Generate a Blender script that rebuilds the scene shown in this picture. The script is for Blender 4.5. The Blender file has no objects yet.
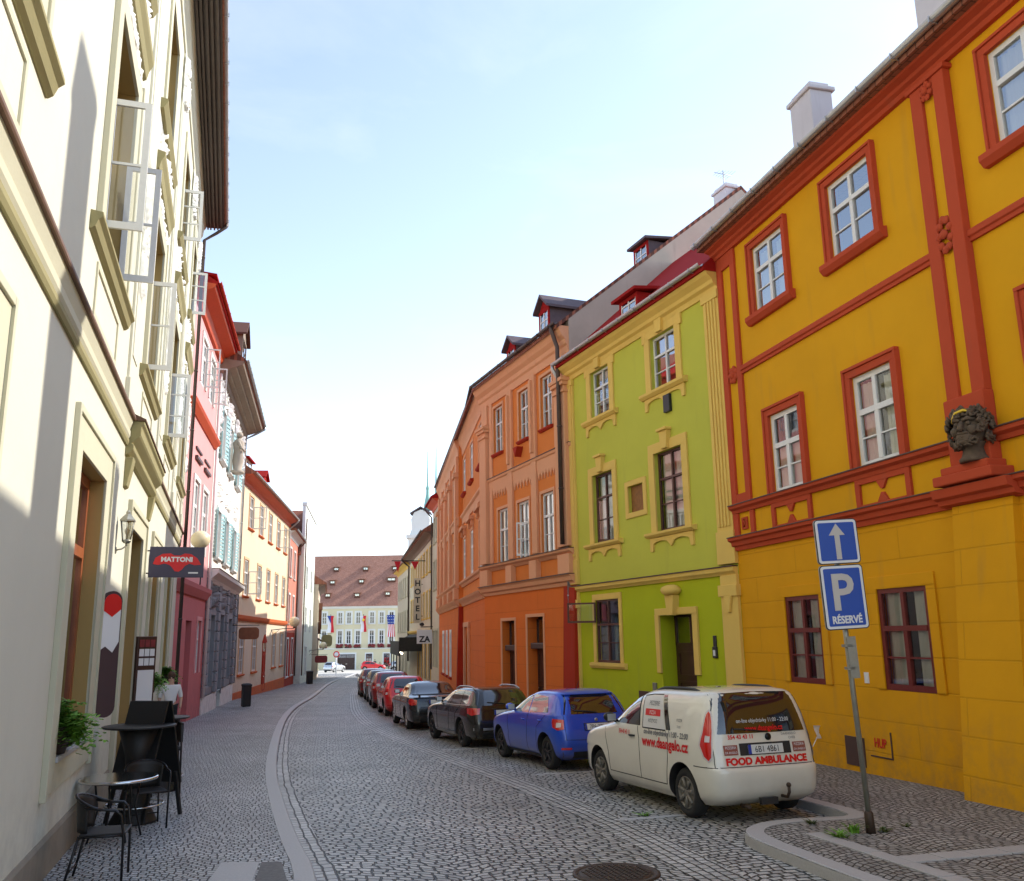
import bpy, bmesh, math, random
from math import sin, cos, tan, atan2, pi, radians, sqrt
from mathutils import Vector, Matrix
R_ = random.Random(7)
C = bpy.context.scene.collection
SC = bpy.context.scene

# ---------------------------------------------------------------- camera, world, sun, exposure
EYE = 2.15
cam = bpy.data.cameras.new('camera'); camo = bpy.data.objects.new('camera', cam); C.objects.link(camo)
cam.sensor_width = 36.0; cam.lens = 891.5*36/1024; cam.clip_end = 2000; cam.clip_start = 0.05
camo.matrix_world = Matrix.Translation((0, 0, EYE)) @ Matrix.Rotation(radians(90+12.39), 4, 'X') @ Matrix.Rotation(radians(-0.869), 4, 'Z')
SC.camera = camo
SUN_AZ, SUN_EL = 66.0, 35.0           # bearing to the right of the view direction, elevation
w = bpy.data.worlds.new("World"); SC.world = w; w.use_nodes = True
nt = w.node_tree; nt.nodes.clear()
sky = nt.nodes.new('ShaderNodeTexSky'); sky.sky_type = 'NISHITA'; sky.sun_disc = False
sky.sun_elevation = radians(SUN_EL); sky.sun_rotation = radians(SUN_AZ)
sky.altitude = 400; sky.air_density = 1.0; sky.dust_density = .5; sky.ozone_density = 1.0
bg = nt.nodes.new('ShaderNodeBackground'); bg.inputs[1].default_value = 0.15
wo = nt.nodes.new('ShaderNodeOutputWorld')
hz = nt.nodes.new('ShaderNodeHueSaturation'); hz.inputs['Saturation'].default_value = .78   # summer haze
nt.links.new(sky.outputs[0], hz.inputs['Color']); tcw = nt.nodes.new('ShaderNodeTexCoord'); mpw = nt.nodes.new('ShaderNodeMapping'); mpw.inputs['Scale'].default_value = (1.6, 1.0, 4.0)
cl = nt.nodes.new('ShaderNodeTexNoise'); cl.inputs['Scale'].default_value = 2.1; cl.inputs['Detail'].default_value = 9; cl.inputs['Roughness'].default_value = .58; cl.inputs['Distortion'].default_value = .5
crw = nt.nodes.new('ShaderNodeValToRGB'); crw.color_ramp.elements[0].position = .54; crw.color_ramp.elements[1].position = .78; crw.color_ramp.elements[1].color = (.16, .16, .16, 1)   # thin high cloud
mxw = nt.nodes.new('ShaderNodeMix'); mxw.data_type = 'RGBA'; mxw.inputs['B'].default_value = (3.9, 4.0, 4.2, 1)
nt.links.new(tcw.outputs['Generated'], mpw.inputs['Vector']); nt.links.new(mpw.outputs[0], cl.inputs['Vector']); nt.links.new(cl.outputs['Fac'], crw.inputs[0]); nt.links.new(crw.outputs[0], mxw.inputs['Factor'])
nt.links.new(hz.outputs[0], mxw.inputs['A']); nt.links.new(mxw.outputs['Result'], bg.inputs[0]); nt.links.new(bg.outputs[0], wo.inputs[0])
sl = bpy.data.lights.new('sun', 'SUN'); sl.energy = 2.15; sl.angle = radians(0.5); sl.color = (1, .94, .84)
so = bpy.data.objects.new('sun', sl); C.objects.link(so)
sd = Vector((sin(radians(SUN_AZ))*cos(radians(SUN_EL)), cos(radians(SUN_AZ))*cos(radians(SUN_EL)), sin(radians(SUN_EL))))
so.rotation_euler = sd.to_track_quat('Z', 'Y').to_euler(); so.location = (20, 20, 60)
SC.view_settings.view_transform = 'Standard'; SC.view_settings.look = 'None'
SC.view_settings.exposure = 1.30; SC.view_settings.gamma = 1.0; SC.view_settings.use_curve_mapping = False
SC.cycles.max_bounces = 6; SC.cycles.transparent_max_bounces = 12
SC.cycles.caustics_reflective = False; SC.cycles.caustics_refractive = False

SLOPE = -0.02
def gz(Y): return SLOPE*Y

# ---------------------------------------------------------------- materials
def mat(name):
    m = bpy.data.materials.new(name); m.use_nodes = True
    n = m.node_tree.nodes; b = n['Principled BSDF']
    return m, n, m.node_tree.links, b
def simple(name, col, rough=.5, metal=0, spec=.5, coat=0, emit=None, es=1, noise=0, nscale=8):
    m, n, l, b = mat(name)
    b.inputs['Base Color'].default_value = (*col, 1); b.inputs['Roughness'].default_value = rough
    b.inputs['Metallic'].default_value = metal; b.inputs['Specular IOR Level'].default_value = spec
    b.inputs['Coat Weight'].default_value = coat; b.inputs['Coat Roughness'].default_value = .04
    if emit: b.inputs['Emission Color'].default_value = (*emit, 1); b.inputs['Emission Strength'].default_value = es
    if noise:
        tc = n.new('ShaderNodeTexCoord'); t = n.new('ShaderNodeTexNoise'); t.inputs['Scale'].default_value = nscale; t.inputs['Detail'].default_value = 6
        l.new(tc.outputs['Object'], t.inputs['Vector'])
        mx = n.new('ShaderNodeMix'); mx.data_type = 'RGBA'
        mx.inputs['A'].default_value = (*[c*(1-noise) for c in col], 1); mx.inputs['B'].default_value = (*[min(1, c*(1+noise)) for c in col], 1)
        l.new(t.outputs['Fac'], mx.inputs['Factor']); l.new(mx.outputs['Result'], b.inputs['Base Color'])
        bp = n.new('ShaderNodeBump'); bp.inputs['Strength'].default_value = .15; bp.inputs['Distance'].default_value = .01
        l.new(t.outputs['Fac'], bp.inputs['Height']); l.new(bp.outputs[0], b.inputs['Normal'])
    return m
def plaster(name, col, var=.10, dirt=.35, course=None, stain=(.25, .2, .15)):
    """painted render: blotchy tint, fine grain, weather stains; course=(w,h) cuts shallow ashlar joints"""
    m, n, l, b = mat(name); b.inputs['Roughness'].default_value = .88; b.inputs['Specular IOR Level'].default_value = .25
    tc = n.new('ShaderNodeTexCoord')
    t1 = n.new('ShaderNodeTexNoise'); t1.inputs['Scale'].default_value = .55; t1.inputs['Detail'].default_value = 8; t1.inputs['Roughness'].default_value = .62
    l.new(tc.outputs['Object'], t1.inputs['Vector'])
    mp = n.new('ShaderNodeMapping'); mp.inputs['Scale'].default_value = (1.3, 1.3, .16); l.new(tc.outputs['Object'], mp.inputs['Vector'])
    t2 = n.new('ShaderNodeTexNoise'); t2.inputs['Scale'].default_value = 2.2; t2.inputs['Detail'].default_value = 7; l.new(mp.outputs[0], t2.inputs['Vector'])
    mx = n.new('ShaderNodeMix'); mx.data_type = 'RGBA'
    mx.inputs['A'].default_value = (*[max(0, c*(1-var*1.6)) for c in col], 1); mx.inputs['B'].default_value = (*[min(1, c*(1+var*1.2)) for c in col], 1)
    l.new(t1.outputs['Fac'], mx.inputs['Factor'])
    rp = n.new('ShaderNodeValToRGB'); rp.color_ramp.elements[0].position = .60; rp.color_ramp.elements[1].position = .80
    rp.color_ramp.elements[1].color = (dirt, dirt, dirt, 1); l.new(t2.outputs['Fac'], rp.inputs[0])
    mx2 = n.new('ShaderNodeMix'); mx2.data_type = 'RGBA'; mx2.inputs['B'].default_value = (*[c*.5+s*.3 for c, s in zip(col, stain)], 1)
    l.new(rp.outputs[0], mx2.inputs['Factor']); l.new(mx.outputs['Result'], mx2.inputs['A']); l.new(mx2.outputs['Result'], b.inputs['Base Color'])
    sz = n.new('ShaderNodeSeparateXYZ'); l.new(tc.outputs['Object'], sz.inputs[0])
    gd_ = n.new('ShaderNodeMapRange'); gd_.inputs['From Min'].default_value = 1.5; gd_.inputs['From Max'].default_value = .1; l.new(sz.outputs['Z'], gd_.inputs['Value'])
    tg = n.new('ShaderNodeTexNoise'); tg.inputs['Scale'].default_value = 3.2; tg.inputs['Detail'].default_value = 8; tg.inputs['Roughness'].default_value = .7; l.new(tc.outputs['Object'], tg.inputs['Vector'])
    rg = n.new('ShaderNodeValToRGB'); rg.color_ramp.elements[0].position = .42; rg.color_ramp.elements[1].position = .62; l.new(tg.outputs['Fac'], rg.inputs[0])
    mg = n.new('ShaderNodeMath'); mg.operation = 'MULTIPLY'; l.new(gd_.outputs[0], mg.inputs[0]); l.new(rg.outputs[0], mg.inputs[1])
    mg2 = n.new('ShaderNodeMath'); mg2.operation = 'MULTIPLY'; mg2.inputs[1].default_value = .55; l.new(mg.outputs[0], mg2.inputs[0])
    mxg = n.new('ShaderNodeMix'); mxg.data_type = 'RGBA'; mxg.inputs['B'].default_value = (*[c*.45+.05 for c in col], 1)
    l.new(mg2.outputs[0], mxg.inputs['Factor']); l.new(mx2.outputs['Result'], mxg.inputs['A']); l.new(mxg.outputs['Result'], b.inputs['Base Color']); mx2 = mxg
    t3 = n.new('ShaderNodeTexNoise'); t3.inputs['Scale'].default_value = 45; t3.inputs['Detail'].default_value = 5; l.new(tc.outputs['Object'], t3.inputs['Vector'])
    bp = n.new('ShaderNodeBump'); bp.inputs['Strength'].default_value = .22; bp.inputs['Distance'].default_value = .006
    l.new(t3.outputs['Fac'], bp.inputs['Height'])
    t4 = n.new('ShaderNodeTexNoise'); t4.inputs['Scale'].default_value = 1.7; t4.inputs['Detail'].default_value = 3; l.new(tc.outputs['Object'], t4.inputs['Vector'])
    b4 = n.new('ShaderNodeBump'); b4.inputs['Strength'].default_value = .3; b4.inputs['Distance'].default_value = .03
    l.new(t4.outputs['Fac'], b4.inputs['Height']); l.new(bp.outputs[0], b4.inputs['Normal'])
    last = b4
    if course:
        sx = n.new('ShaderNodeSeparateXYZ'); l.new(tc.outputs['Object'], sx.inputs[0])
        cx = n.new('ShaderNodeCombineXYZ'); l.new(sx.outputs['X'], cx.inputs['X']); l.new(sx.outputs['Z'], cx.inputs['Y'])
        br = n.new('ShaderNodeTexBrick'); br.inputs['Scale'].default_value = 1; br.inputs['Brick Width'].default_value = course[0]; br.inputs['Row Height'].default_value = course[1]
        br.inputs['Mortar Size'].default_value = .014; br.inputs['Mortar Smooth'].default_value = .35
        l.new(cx.outputs[0], br.inputs['Vector'])
        b5 = n.new('ShaderNodeBump'); b5.invert = True; b5.inputs['Strength'].default_value = .55; b5.inputs['Distance'].default_value = .02
        l.new(br.outputs['Fac'], b5.inputs['Height']); l.new(last.outputs[0], b5.inputs['Normal']); last = b5
        mx3 = n.new('ShaderNodeMix'); mx3.data_type = 'RGBA'; mx3.inputs['B'].default_value = (*[c*.62 for c in col], 1)
        ml = n.new('ShaderNodeMath'); ml.operation = 'MULTIPLY'; ml.inputs[1].default_value = .30
        l.new(br.outputs['Fac'], ml.inputs[0]); l.new(ml.outputs[0], mx3.inputs['Factor']); l.new(mx2.outputs['Result'], mx3.inputs['A']); l.new(mx3.outputs['Result'], b.inputs['Base Color'])
    l.new(last.outputs[0], b.inputs['Normal'])
    return m
def tiles(name, c1, c2, scale=1):
    m, n, l, b = mat(name); b.inputs['Roughness'].default_value = .8
    tc = n.new('ShaderNodeTexCoord'); uv = n.new('ShaderNodeUVMap')
    br = n.new('ShaderNodeTexBrick'); br.inputs['Scale'].default_value = scale; br.inputs['Brick Width'].default_value = .2; br.inputs['Row Height'].default_value = .17
    br.inputs['Mortar Size'].default_value = .012; br.inputs['Mortar Smooth'].default_value = .5
    br.inputs['Color1'].default_value = (*c1, 1); br.inputs['Color2'].default_value = (*c2, 1); br.inputs['Mortar'].default_value = (*[c*.35 for c in c1], 1)
    l.new(uv.outputs[0], br.inputs['Vector'])
    t = n.new('ShaderNodeTexNoise'); t.inputs['Scale'].default_value = 1.3; t.inputs['Detail'].default_value = 6; l.new(uv.outputs[0], t.inputs['Vector'])
    mx = n.new('ShaderNodeMix'); mx.data_type = 'RGBA'; mx.blend_type = 'MULTIPLY'; mx.inputs['Factor'].default_value = .6
    l.new(br.outputs['Color'], mx.inputs['A']); l.new(t.outputs['Color'], mx.inputs['B'])
    cr = n.new('ShaderNodeValToRGB'); cr.color_ramp.elements[0].color = (.55, .55, .55, 1); cr.color_ramp.elements[1].color = (1.25, 1.2, 1.15, 1)
    l.new(t.outputs['Fac'], cr.inputs[0]); l.new(cr.outputs[0], mx.inputs['B']); l.new(mx.outputs['Result'], b.inputs['Base Color'])
    bp = n.new('ShaderNodeBump'); bp.inputs['Strength'].default_value = .8; bp.inputs['Distance'].default_value = .03; bp.invert = True
    l.new(br.outputs['Fac'], bp.inputs['Height']); l.new(bp.outputs[0], b.inputs['Normal'])
    return m
def setts(name, c1, c2, joint, bw, rh, arc=0, arcw=2.4, rough=.5, mort=.016, wob=.05, patch=.25):
    """stone setts laid in rows; arc bends the rows into segmental fans"""
    m, n, l, b = mat(name); b.inputs['Specular IOR Level'].default_value = .5
    uv = n.new('ShaderNodeUVMap')
    nz = n.new('ShaderNodeTexNoise'); nz.inputs['Scale'].default_value = 3.0; nz.inputs['Detail'].default_value = 4; l.new(uv.outputs[0], nz.inputs['Vector'])
    sb = n.new('ShaderNodeVectorMath'); sb.operation = 'SUBTRACT'; sb.inputs[1].default_value = (.5, .5, .5); l.new(nz.outputs['Color'], sb.inputs[0])
    scl = n.new('ShaderNodeVectorMath'); scl.operation = 'SCALE'; scl.inputs['Scale'].default_value = wob*3; l.new(sb.outputs[0], scl.inputs[0])
    ad = n.new('ShaderNodeVectorMath'); l.new(uv.outputs[0], ad.inputs[0]); l.new(scl.outputs[0], ad.inputs[1])
    vec = ad.outputs[0]
    if arc:
        sx = n.new('ShaderNodeSeparateXYZ'); l.new(vec, sx.inputs[0])
        pp = n.new('ShaderNodeMath'); pp.operation = 'PINGPONG'; pp.inputs[1].default_value = arcw/2; l.new(sx.outputs['X'], pp.inputs[0])
        sq = n.new('ShaderNodeMath'); sq.operation = 'POWER'; sq.inputs[1].default_value = 2; l.new(pp.outputs[0], sq.inputs[0])
        mu = n.new('ShaderNodeMath'); mu.operation = 'MULTIPLY_ADD'; mu.inputs[1].default_value = arc; l.new(sq.outputs[0], mu.inputs[0]); l.new(sx.outputs['Y'], mu.inputs[2])
        cx = n.new('ShaderNodeCombineXYZ'); l.new(sx.outputs['X'], cx.inputs['X']); l.new(mu.outputs[0], cx.inputs['Y']); vec = cx.outputs[0]
    br = n.new('ShaderNodeTexBrick'); br.inputs['Scale'].default_value = 1; br.inputs['Brick Width'].default_value = bw; br.inputs['Row Height'].default_value = rh
    br.inputs['Mortar Size'].default_value = mort; br.inputs['Mortar Smooth'].default_value = .6; br.inputs['Bias'].default_value = 0
    br.inputs['Color1'].default_value = (*c1, 1); br.inputs['Color2'].default_value = (*c2, 1); br.inputs['Mortar'].default_value = (*joint, 1)
    br.squash = .8; br.squash_frequency = 3
    l.new(vec, br.inputs['Vector'])
    t = n.new('ShaderNodeTexNoise'); t.inputs['Scale'].default_value = .45; t.inputs['Detail'].default_value = 8; t.inputs['Roughness'].default_value = .65; l.new(uv.outputs[0], t.inputs['Vector'])
    cr = n.new('ShaderNodeValToRGB'); cr.color_ramp.elements[0].position = .3; cr.color_ramp.elements[1].position = .7
    cr.color_ramp.elements[0].color = (1-patch, 1-patch, 1-patch*1.1, 1); cr.color_ramp.elements[1].color = (1+patch*.6, 1+patch*.6, 1+patch*.6, 1); l.new(t.outputs['Fac'], cr.inputs[0])
    mx = n.new('ShaderNodeMix'); mx.data_type = 'RGBA'; mx.blend_type = 'MULTIPLY'; mx.inputs['Factor'].default_value = 1
    l.new(br.outputs['Color'], mx.inputs['A']); l.new(cr.outputs[0], mx.inputs['B']); l.new(mx.outputs['Result'], b.inputs['Base Color'])
    g = n.new('ShaderNodeTexNoise'); g.inputs['Scale'].default_value = 38; g.inputs['Detail'].default_value = 4; l.new(uv.outputs[0], g.inputs['Vector'])
    rr = n.new('ShaderNodeMapRange'); rr.inputs['To Min'].default_value = rough-.12; rr.inputs['To Max'].default_value = rough+.2; l.new(g.outputs['Fac'], rr.inputs['Value']); l.new(rr.outputs[0], b.inputs['Roughness'])
    b1 = n.new('ShaderNodeBump'); b1.inputs['Strength'].default_value = .35; b1.inputs['Distance'].default_value = .008; l.new(g.outputs['Fac'], b1.inputs['Height'])
    # each stone sits a little high or low
    b2 = n.new('ShaderNodeBump'); b2.inputs['Strength'].default_value = .5; b2.inputs['Distance'].default_value = .02
    bw_ = n.new('ShaderNodeRGBToBW'); l.new(br.outputs['Color'], bw_.inputs[0]); l.new(bw_.outputs[0], b2.inputs['Height']); l.new(b1.outputs[0], b2.inputs['Normal'])
    b3 = n.new('ShaderNodeBump'); b3.invert = True; b3.inputs['Strength'].default_value = 1; b3.inputs['Distance'].default_value = .03
    l.new(br.outputs['Fac'], b3.inputs['Height']); l.new(b2.outputs[0], b3.inputs['Normal']); l.new(b3.outputs[0], b.inputs['Normal'])
    return m
def glass_mat(name, base=.2, tint=(.9, .93, .92), rough=.01, wav=.0015):
    m = bpy.data.materials.new(name); m.use_nodes = True; n = m.node_tree.nodes; l = m.node_tree.links; n.clear()
    o = n.new('ShaderNodeOutputMaterial'); mx = n.new('ShaderNodeMixShader')
    tr = n.new('ShaderNodeBsdfTransparent'); tr.inputs[0].default_value = (*tint, 1)
    gl = n.new('ShaderNodeBsdfGlossy'); gl.inputs['Roughness'].default_value = rough; gl.inputs[0].default_value = (.95, .97, 1, 1)
    fr = n.new('ShaderNodeFresnel'); fr.inputs[0].default_value = 1.5
    ma = n.new('ShaderNodeMath'); ma.operation = 'MULTIPLY_ADD'; ma.inputs[1].default_value = 1.2; ma.inputs[2].default_value = base; ma.use_clamp = True
    l.new(fr.outputs[0], ma.inputs[0]); l.new(ma.outputs[0], mx.inputs[0])
    tc = n.new('ShaderNodeTexCoord'); t = n.new('ShaderNodeTexNoise'); t.inputs['Scale'].default_value = 1.7; t.inputs['Detail'].default_value = 1
    l.new(tc.outputs['Object'], t.inputs['Vector']); bp = n.new('ShaderNodeBump'); bp.inputs['Strength'].default_value = 1; bp.inputs['Distance'].default_value = wav
    l.new(t.outputs['Fac'], bp.inputs['Height']); l.new(bp.outputs[0], gl.inputs['Normal'])
    l.new(tr.outputs[0], mx.inputs[1]); l.new(gl.outputs[0], mx.inputs[2]); l.new(mx.outputs[0], o.inputs[0])
    return m
def cloth(name, col):
    m = bpy.data.materials.new(name); m.use_nodes = True; n = m.node_tree.nodes; l = m.node_tree.links
    b = n['Principled BSDF']; b.inputs['Base Color'].default_value = (*col, 1); b.inputs['Roughness'].default_value = .95
    return m

M = {}
def cobj(k, v): M[k] = v
cobj('yellow', plaster('ochre_render', (.76, .365, .006), .10, .35))
cobj('yellow_low', plaster('ochre_ashlar', (.76, .35, .005), .12, .45, course=(3.1, .52)))
cobj('yred', plaster('brick_red_trim', (.52, .075, .028), .14, .4))
cobj('green', plaster('lime_render', (.58, .57, .075), .09, .35))
cobj('green_low', plaster('lime_render_low', (.47, .52, .014), .10, .45))
cobj('gtrim', plaster('straw_trim', (.82, .56, .14), .08, .25))
cobj('orange', plaster('orange_render', (.76, .235, .05), .1, .3))
cobj('orange_low', plaster('orange_ashlar', (.78, .185, .03), .1, .3, course=(2.4, .6)))
cobj('otrim', plaster('salmon_trim', (.80, .40, .215), .08, .3))
cobj('ored', plaster('dark_red_base', (.42, .035, .012), .08, .3))
cobj('cream', plaster('cream_render', (.68, .66, .54), .05, .12, stain=(.3, .28, .2)))
cobj('cream_trim', plaster('cream_mould', (.60, .57, .42), .06, .2, stain=(.3, .28, .2)))
cobj('olive', plaster('olive_shade_mould', (.34, .30, .15), .12, .4))  # shade on the palace mouldings put into the colour; also an olive board
cobj('plinth', plaster('stone_plinth', (.30, .26, .20), .2, .6))
cobj('pink', plaster('pink_render', (.76, .38, .37), .07, .2))
cobj('pink_d', plaster('rose_base', (.56, .17, .17), .08, .25))
cobj('white', plaster('white_render', (.80, .80, .76), .05, .2))
cobj('slate_r', plaster('grey_rusticated', (.30, .31, .33), .3, .6, course=(.7, .42), stain=(.03, .03, .03)))
cobj('peach', plaster('peach_render', (.80, .66, .46), .06, .2))
cobj('peach_l', plaster('peach_low', (.74, .62, .48), .06, .25))
cobj('rtrim', plaster('vermilion_trim', (.62, .14, .04), .08, .2))
cobj('peach_t', plaster('peach_window_band', (.74, .50, .30), .06, .2))
cobj('salmon', plaster('salmon_render', (.68, .24, .17), .08, .25))
cobj('minty', plaster('pale_mint_render', (.78, .82, .72), .05, .2))
cobj('beige', plaster('beige_render', (.62, .50, .38), .08, .25))
cobj('hotelw', plaster('ivory_render', (.66, .60, .46), .08, .25))
cobj('hallw', plaster('hall_render', (.74, .66, .44), .05, .15))
cobj('gable', plaster('grey_cement_render', (.52, .45, .37), .2, .7))
cobj('chim', plaster('whitewash', (.66, .64, .66), .12, .5))
cobj('stone', simple('dark_carved_stone', (.125, .085, .055), .9, noise=.5, nscale=14))
cobj('gold', simple('gilding', (.75, .5, .05), .35, .6))
cobj('tile', tiles('clay_tiles', (.36, .13, .075), (.28, .09, .05)))
cobj('tile_o', tiles('orange_clay_tiles', (.50, .20, .10), (.40, .14, .07)))
cobj('redroof', simple('red_sheet_roof', (.34, .018, .016), .85, spec=.08, noise=.2))
cobj('slate', simple('purple_slate', (.11, .075, .085), .7, noise=.3))
cobj('eaves_o', simple('vermilion_eaves', (.62, .085, .02), .6, noise=.12))
cobj('eaves_b', simple('brown_boards', (.16, .085, .05), .7, noise=.4, nscale=5))
cobj('eaves_t', simple('taupe_boards', (.27, .20, .14), .7, noise=.25, nscale=4))
cobj('zinc', simple('zinc_gutter', (.50, .50, .50), .42, .75, noise=.2, nscale=4))
cobj('dzinc', simple('dark_copper_pipe', (.10, .07, .06), .5, .5))
cobj('wframe', simple('white_paint', (.80, .79, .76), .45, noise=.06, nscale=20))
cobj('brownframe', simple('brown_paint', (.10, .035, .025), .45, noise=.2, nscale=20))
cobj('redframe', simple('oxblood_paint', (.15, .016, .012), .4, noise=.2, nscale=20))
cobj('teal', simple('teal_shutter_paint', (.36, .58, .60), .5, noise=.1))
cobj('wood', simple('varnished_wood', (.30, .085, .03), .4, noise=.3, nscale=6))
cobj('dwood', simple('dark_door_wood', (.055, .022, .016), .4, noise=.3, nscale=6))
cobj('metalcap', simple('dark_sheet_flashing', (.10, .055, .045), .5, .3))
cobj('glass', glass_mat('window_glass', .30))
cobj('glass_l', glass_mat('window_glass_grazing', .10))
cobj('glass_s', glass_mat('sunny_window_glass', .20, wav=.002)); cobj('glass_m', glass_mat('mid_window_glass', .05, wav=.001))
cobj('sashglass', glass_mat('open_sash_glass', .10, (.93, .95, .95)))
cobj('curtain', cloth('white_curtain', (.75, .73, .68)))
cobj('blind', cloth('grey_blind', (.42, .45, .42)))
cobj('redcurt', cloth('rust_curtain', (.32, .10, .07)))
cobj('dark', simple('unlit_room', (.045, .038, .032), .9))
cobj('black', simple('black_plastic', (.012, .012, .013), .5))
cobj('blackm', simple('black_metal', (.018, .017, .018), .35, .4))
cobj('rattan', simple('dark_woven_rattan', (.016, .014, .013), .55, noise=.6, nscale=90))
cobj('chrome', simple('chrome', (.7, .7, .7), .15, 1))
cobj('granite', simple('pale_granite', (.44, .43, .42), .6, noise=.22, nscale=60))
cobj('granite_d', simple('dark_granite_setts', (.13, .125, .12), .7, noise=.5, nscale=25))
cobj('road', setts('granite_setts', (.58, .56, .53), (.36, .35, .335), (.04, .042, .038), .15, .112, arc=.33, arcw=2.4, rough=.46, mort=.016, wob=.055, patch=.3))
cobj('mosaic', setts('small_setts', (.54, .54, .535), (.36, .36, .36), (.05, .047, .045), .095, .088, arc=.8, arcw=1.1, rough=.5, mort=.009, wob=.035))
cobj('mosaic_r', setts('small_setts_brown', (.42, .405, .38), (.25, .24, .225), (.045, .04, .035), .105, .095, arc=.7, arcw=1.2, rough=.6, mort=.01, wob=.04))
cobj('square', simple('pale_square_paving', (.62, .58, .50), .7, noise=.12, nscale=2))  # granite of a paler tone than the road setts
cobj('ground', simple('ground', (.20, .19, .18), .9, noise=.2, nscale=.5))
cobj('iron', simple('cast_iron', (.075, .05, .035), .6, .5, noise=.4, nscale=40))
cobj('galv', simple('galvanised_steel', (.33, .32, .27), .45, .7, noise=.2, nscale=12))
cobj('signblue', simple('sign_blue', (.012, .075, .42), .35))
cobj('signwhite', simple('sign_white', (.80, .80, .80), .35))
cobj('signnavy', simple('navy_sign_face', (.055, .045, .085), .4))
cobj('signred', simple('red_sign_ink', (.70, .01, .012), .4))
cobj('ink', simple('black_ink', (.02, .02, .022), .5))
cobj('inkgrey', simple('grey_ink', (.14, .14, .15), .5))
cobj('globe', simple('opal_globe', (.85, .72, .48), .25, emit=(1, .85, .6), es=.0))
cobj('leaf', simple('fern_leaf', (.16, .34, .03), .6, noise=.5, nscale=12))
cobj('leaf_d', simple('dark_leaf', (.075, .105, .025), .6, noise=.5, nscale=12))
cobj('terracotta', simple('dark_pot', (.05, .03, .022), .7))
cobj('verdigris', simple('verdigris', (.25, .48, .42), .6))
cobj('flagw', cloth('flag_white', (.8, .8, .8))); cobj('flagr', cloth('flag_red', (.6, .02, .03))); cobj('flagb', cloth('flag_blue', (.03, .06, .28)))
cobj('geran', simple('geranium_red', (.25, .035, .035), .8, noise=.5, nscale=12))
cobj('skin', simple('skin', (.55, .33, .24), .6)); cobj('hair', simple('hair', (.07, .03, .015), .7))
cobj('shirt', cloth('white_shirt', (.78, .76, .76))); cobj('trouser', cloth('black_trousers', (.02, .02, .022)))
cobj('bulb', simple('lit_bulb', (1, .9, .7), .4, emit=(1, .85, .6), es=4))

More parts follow.
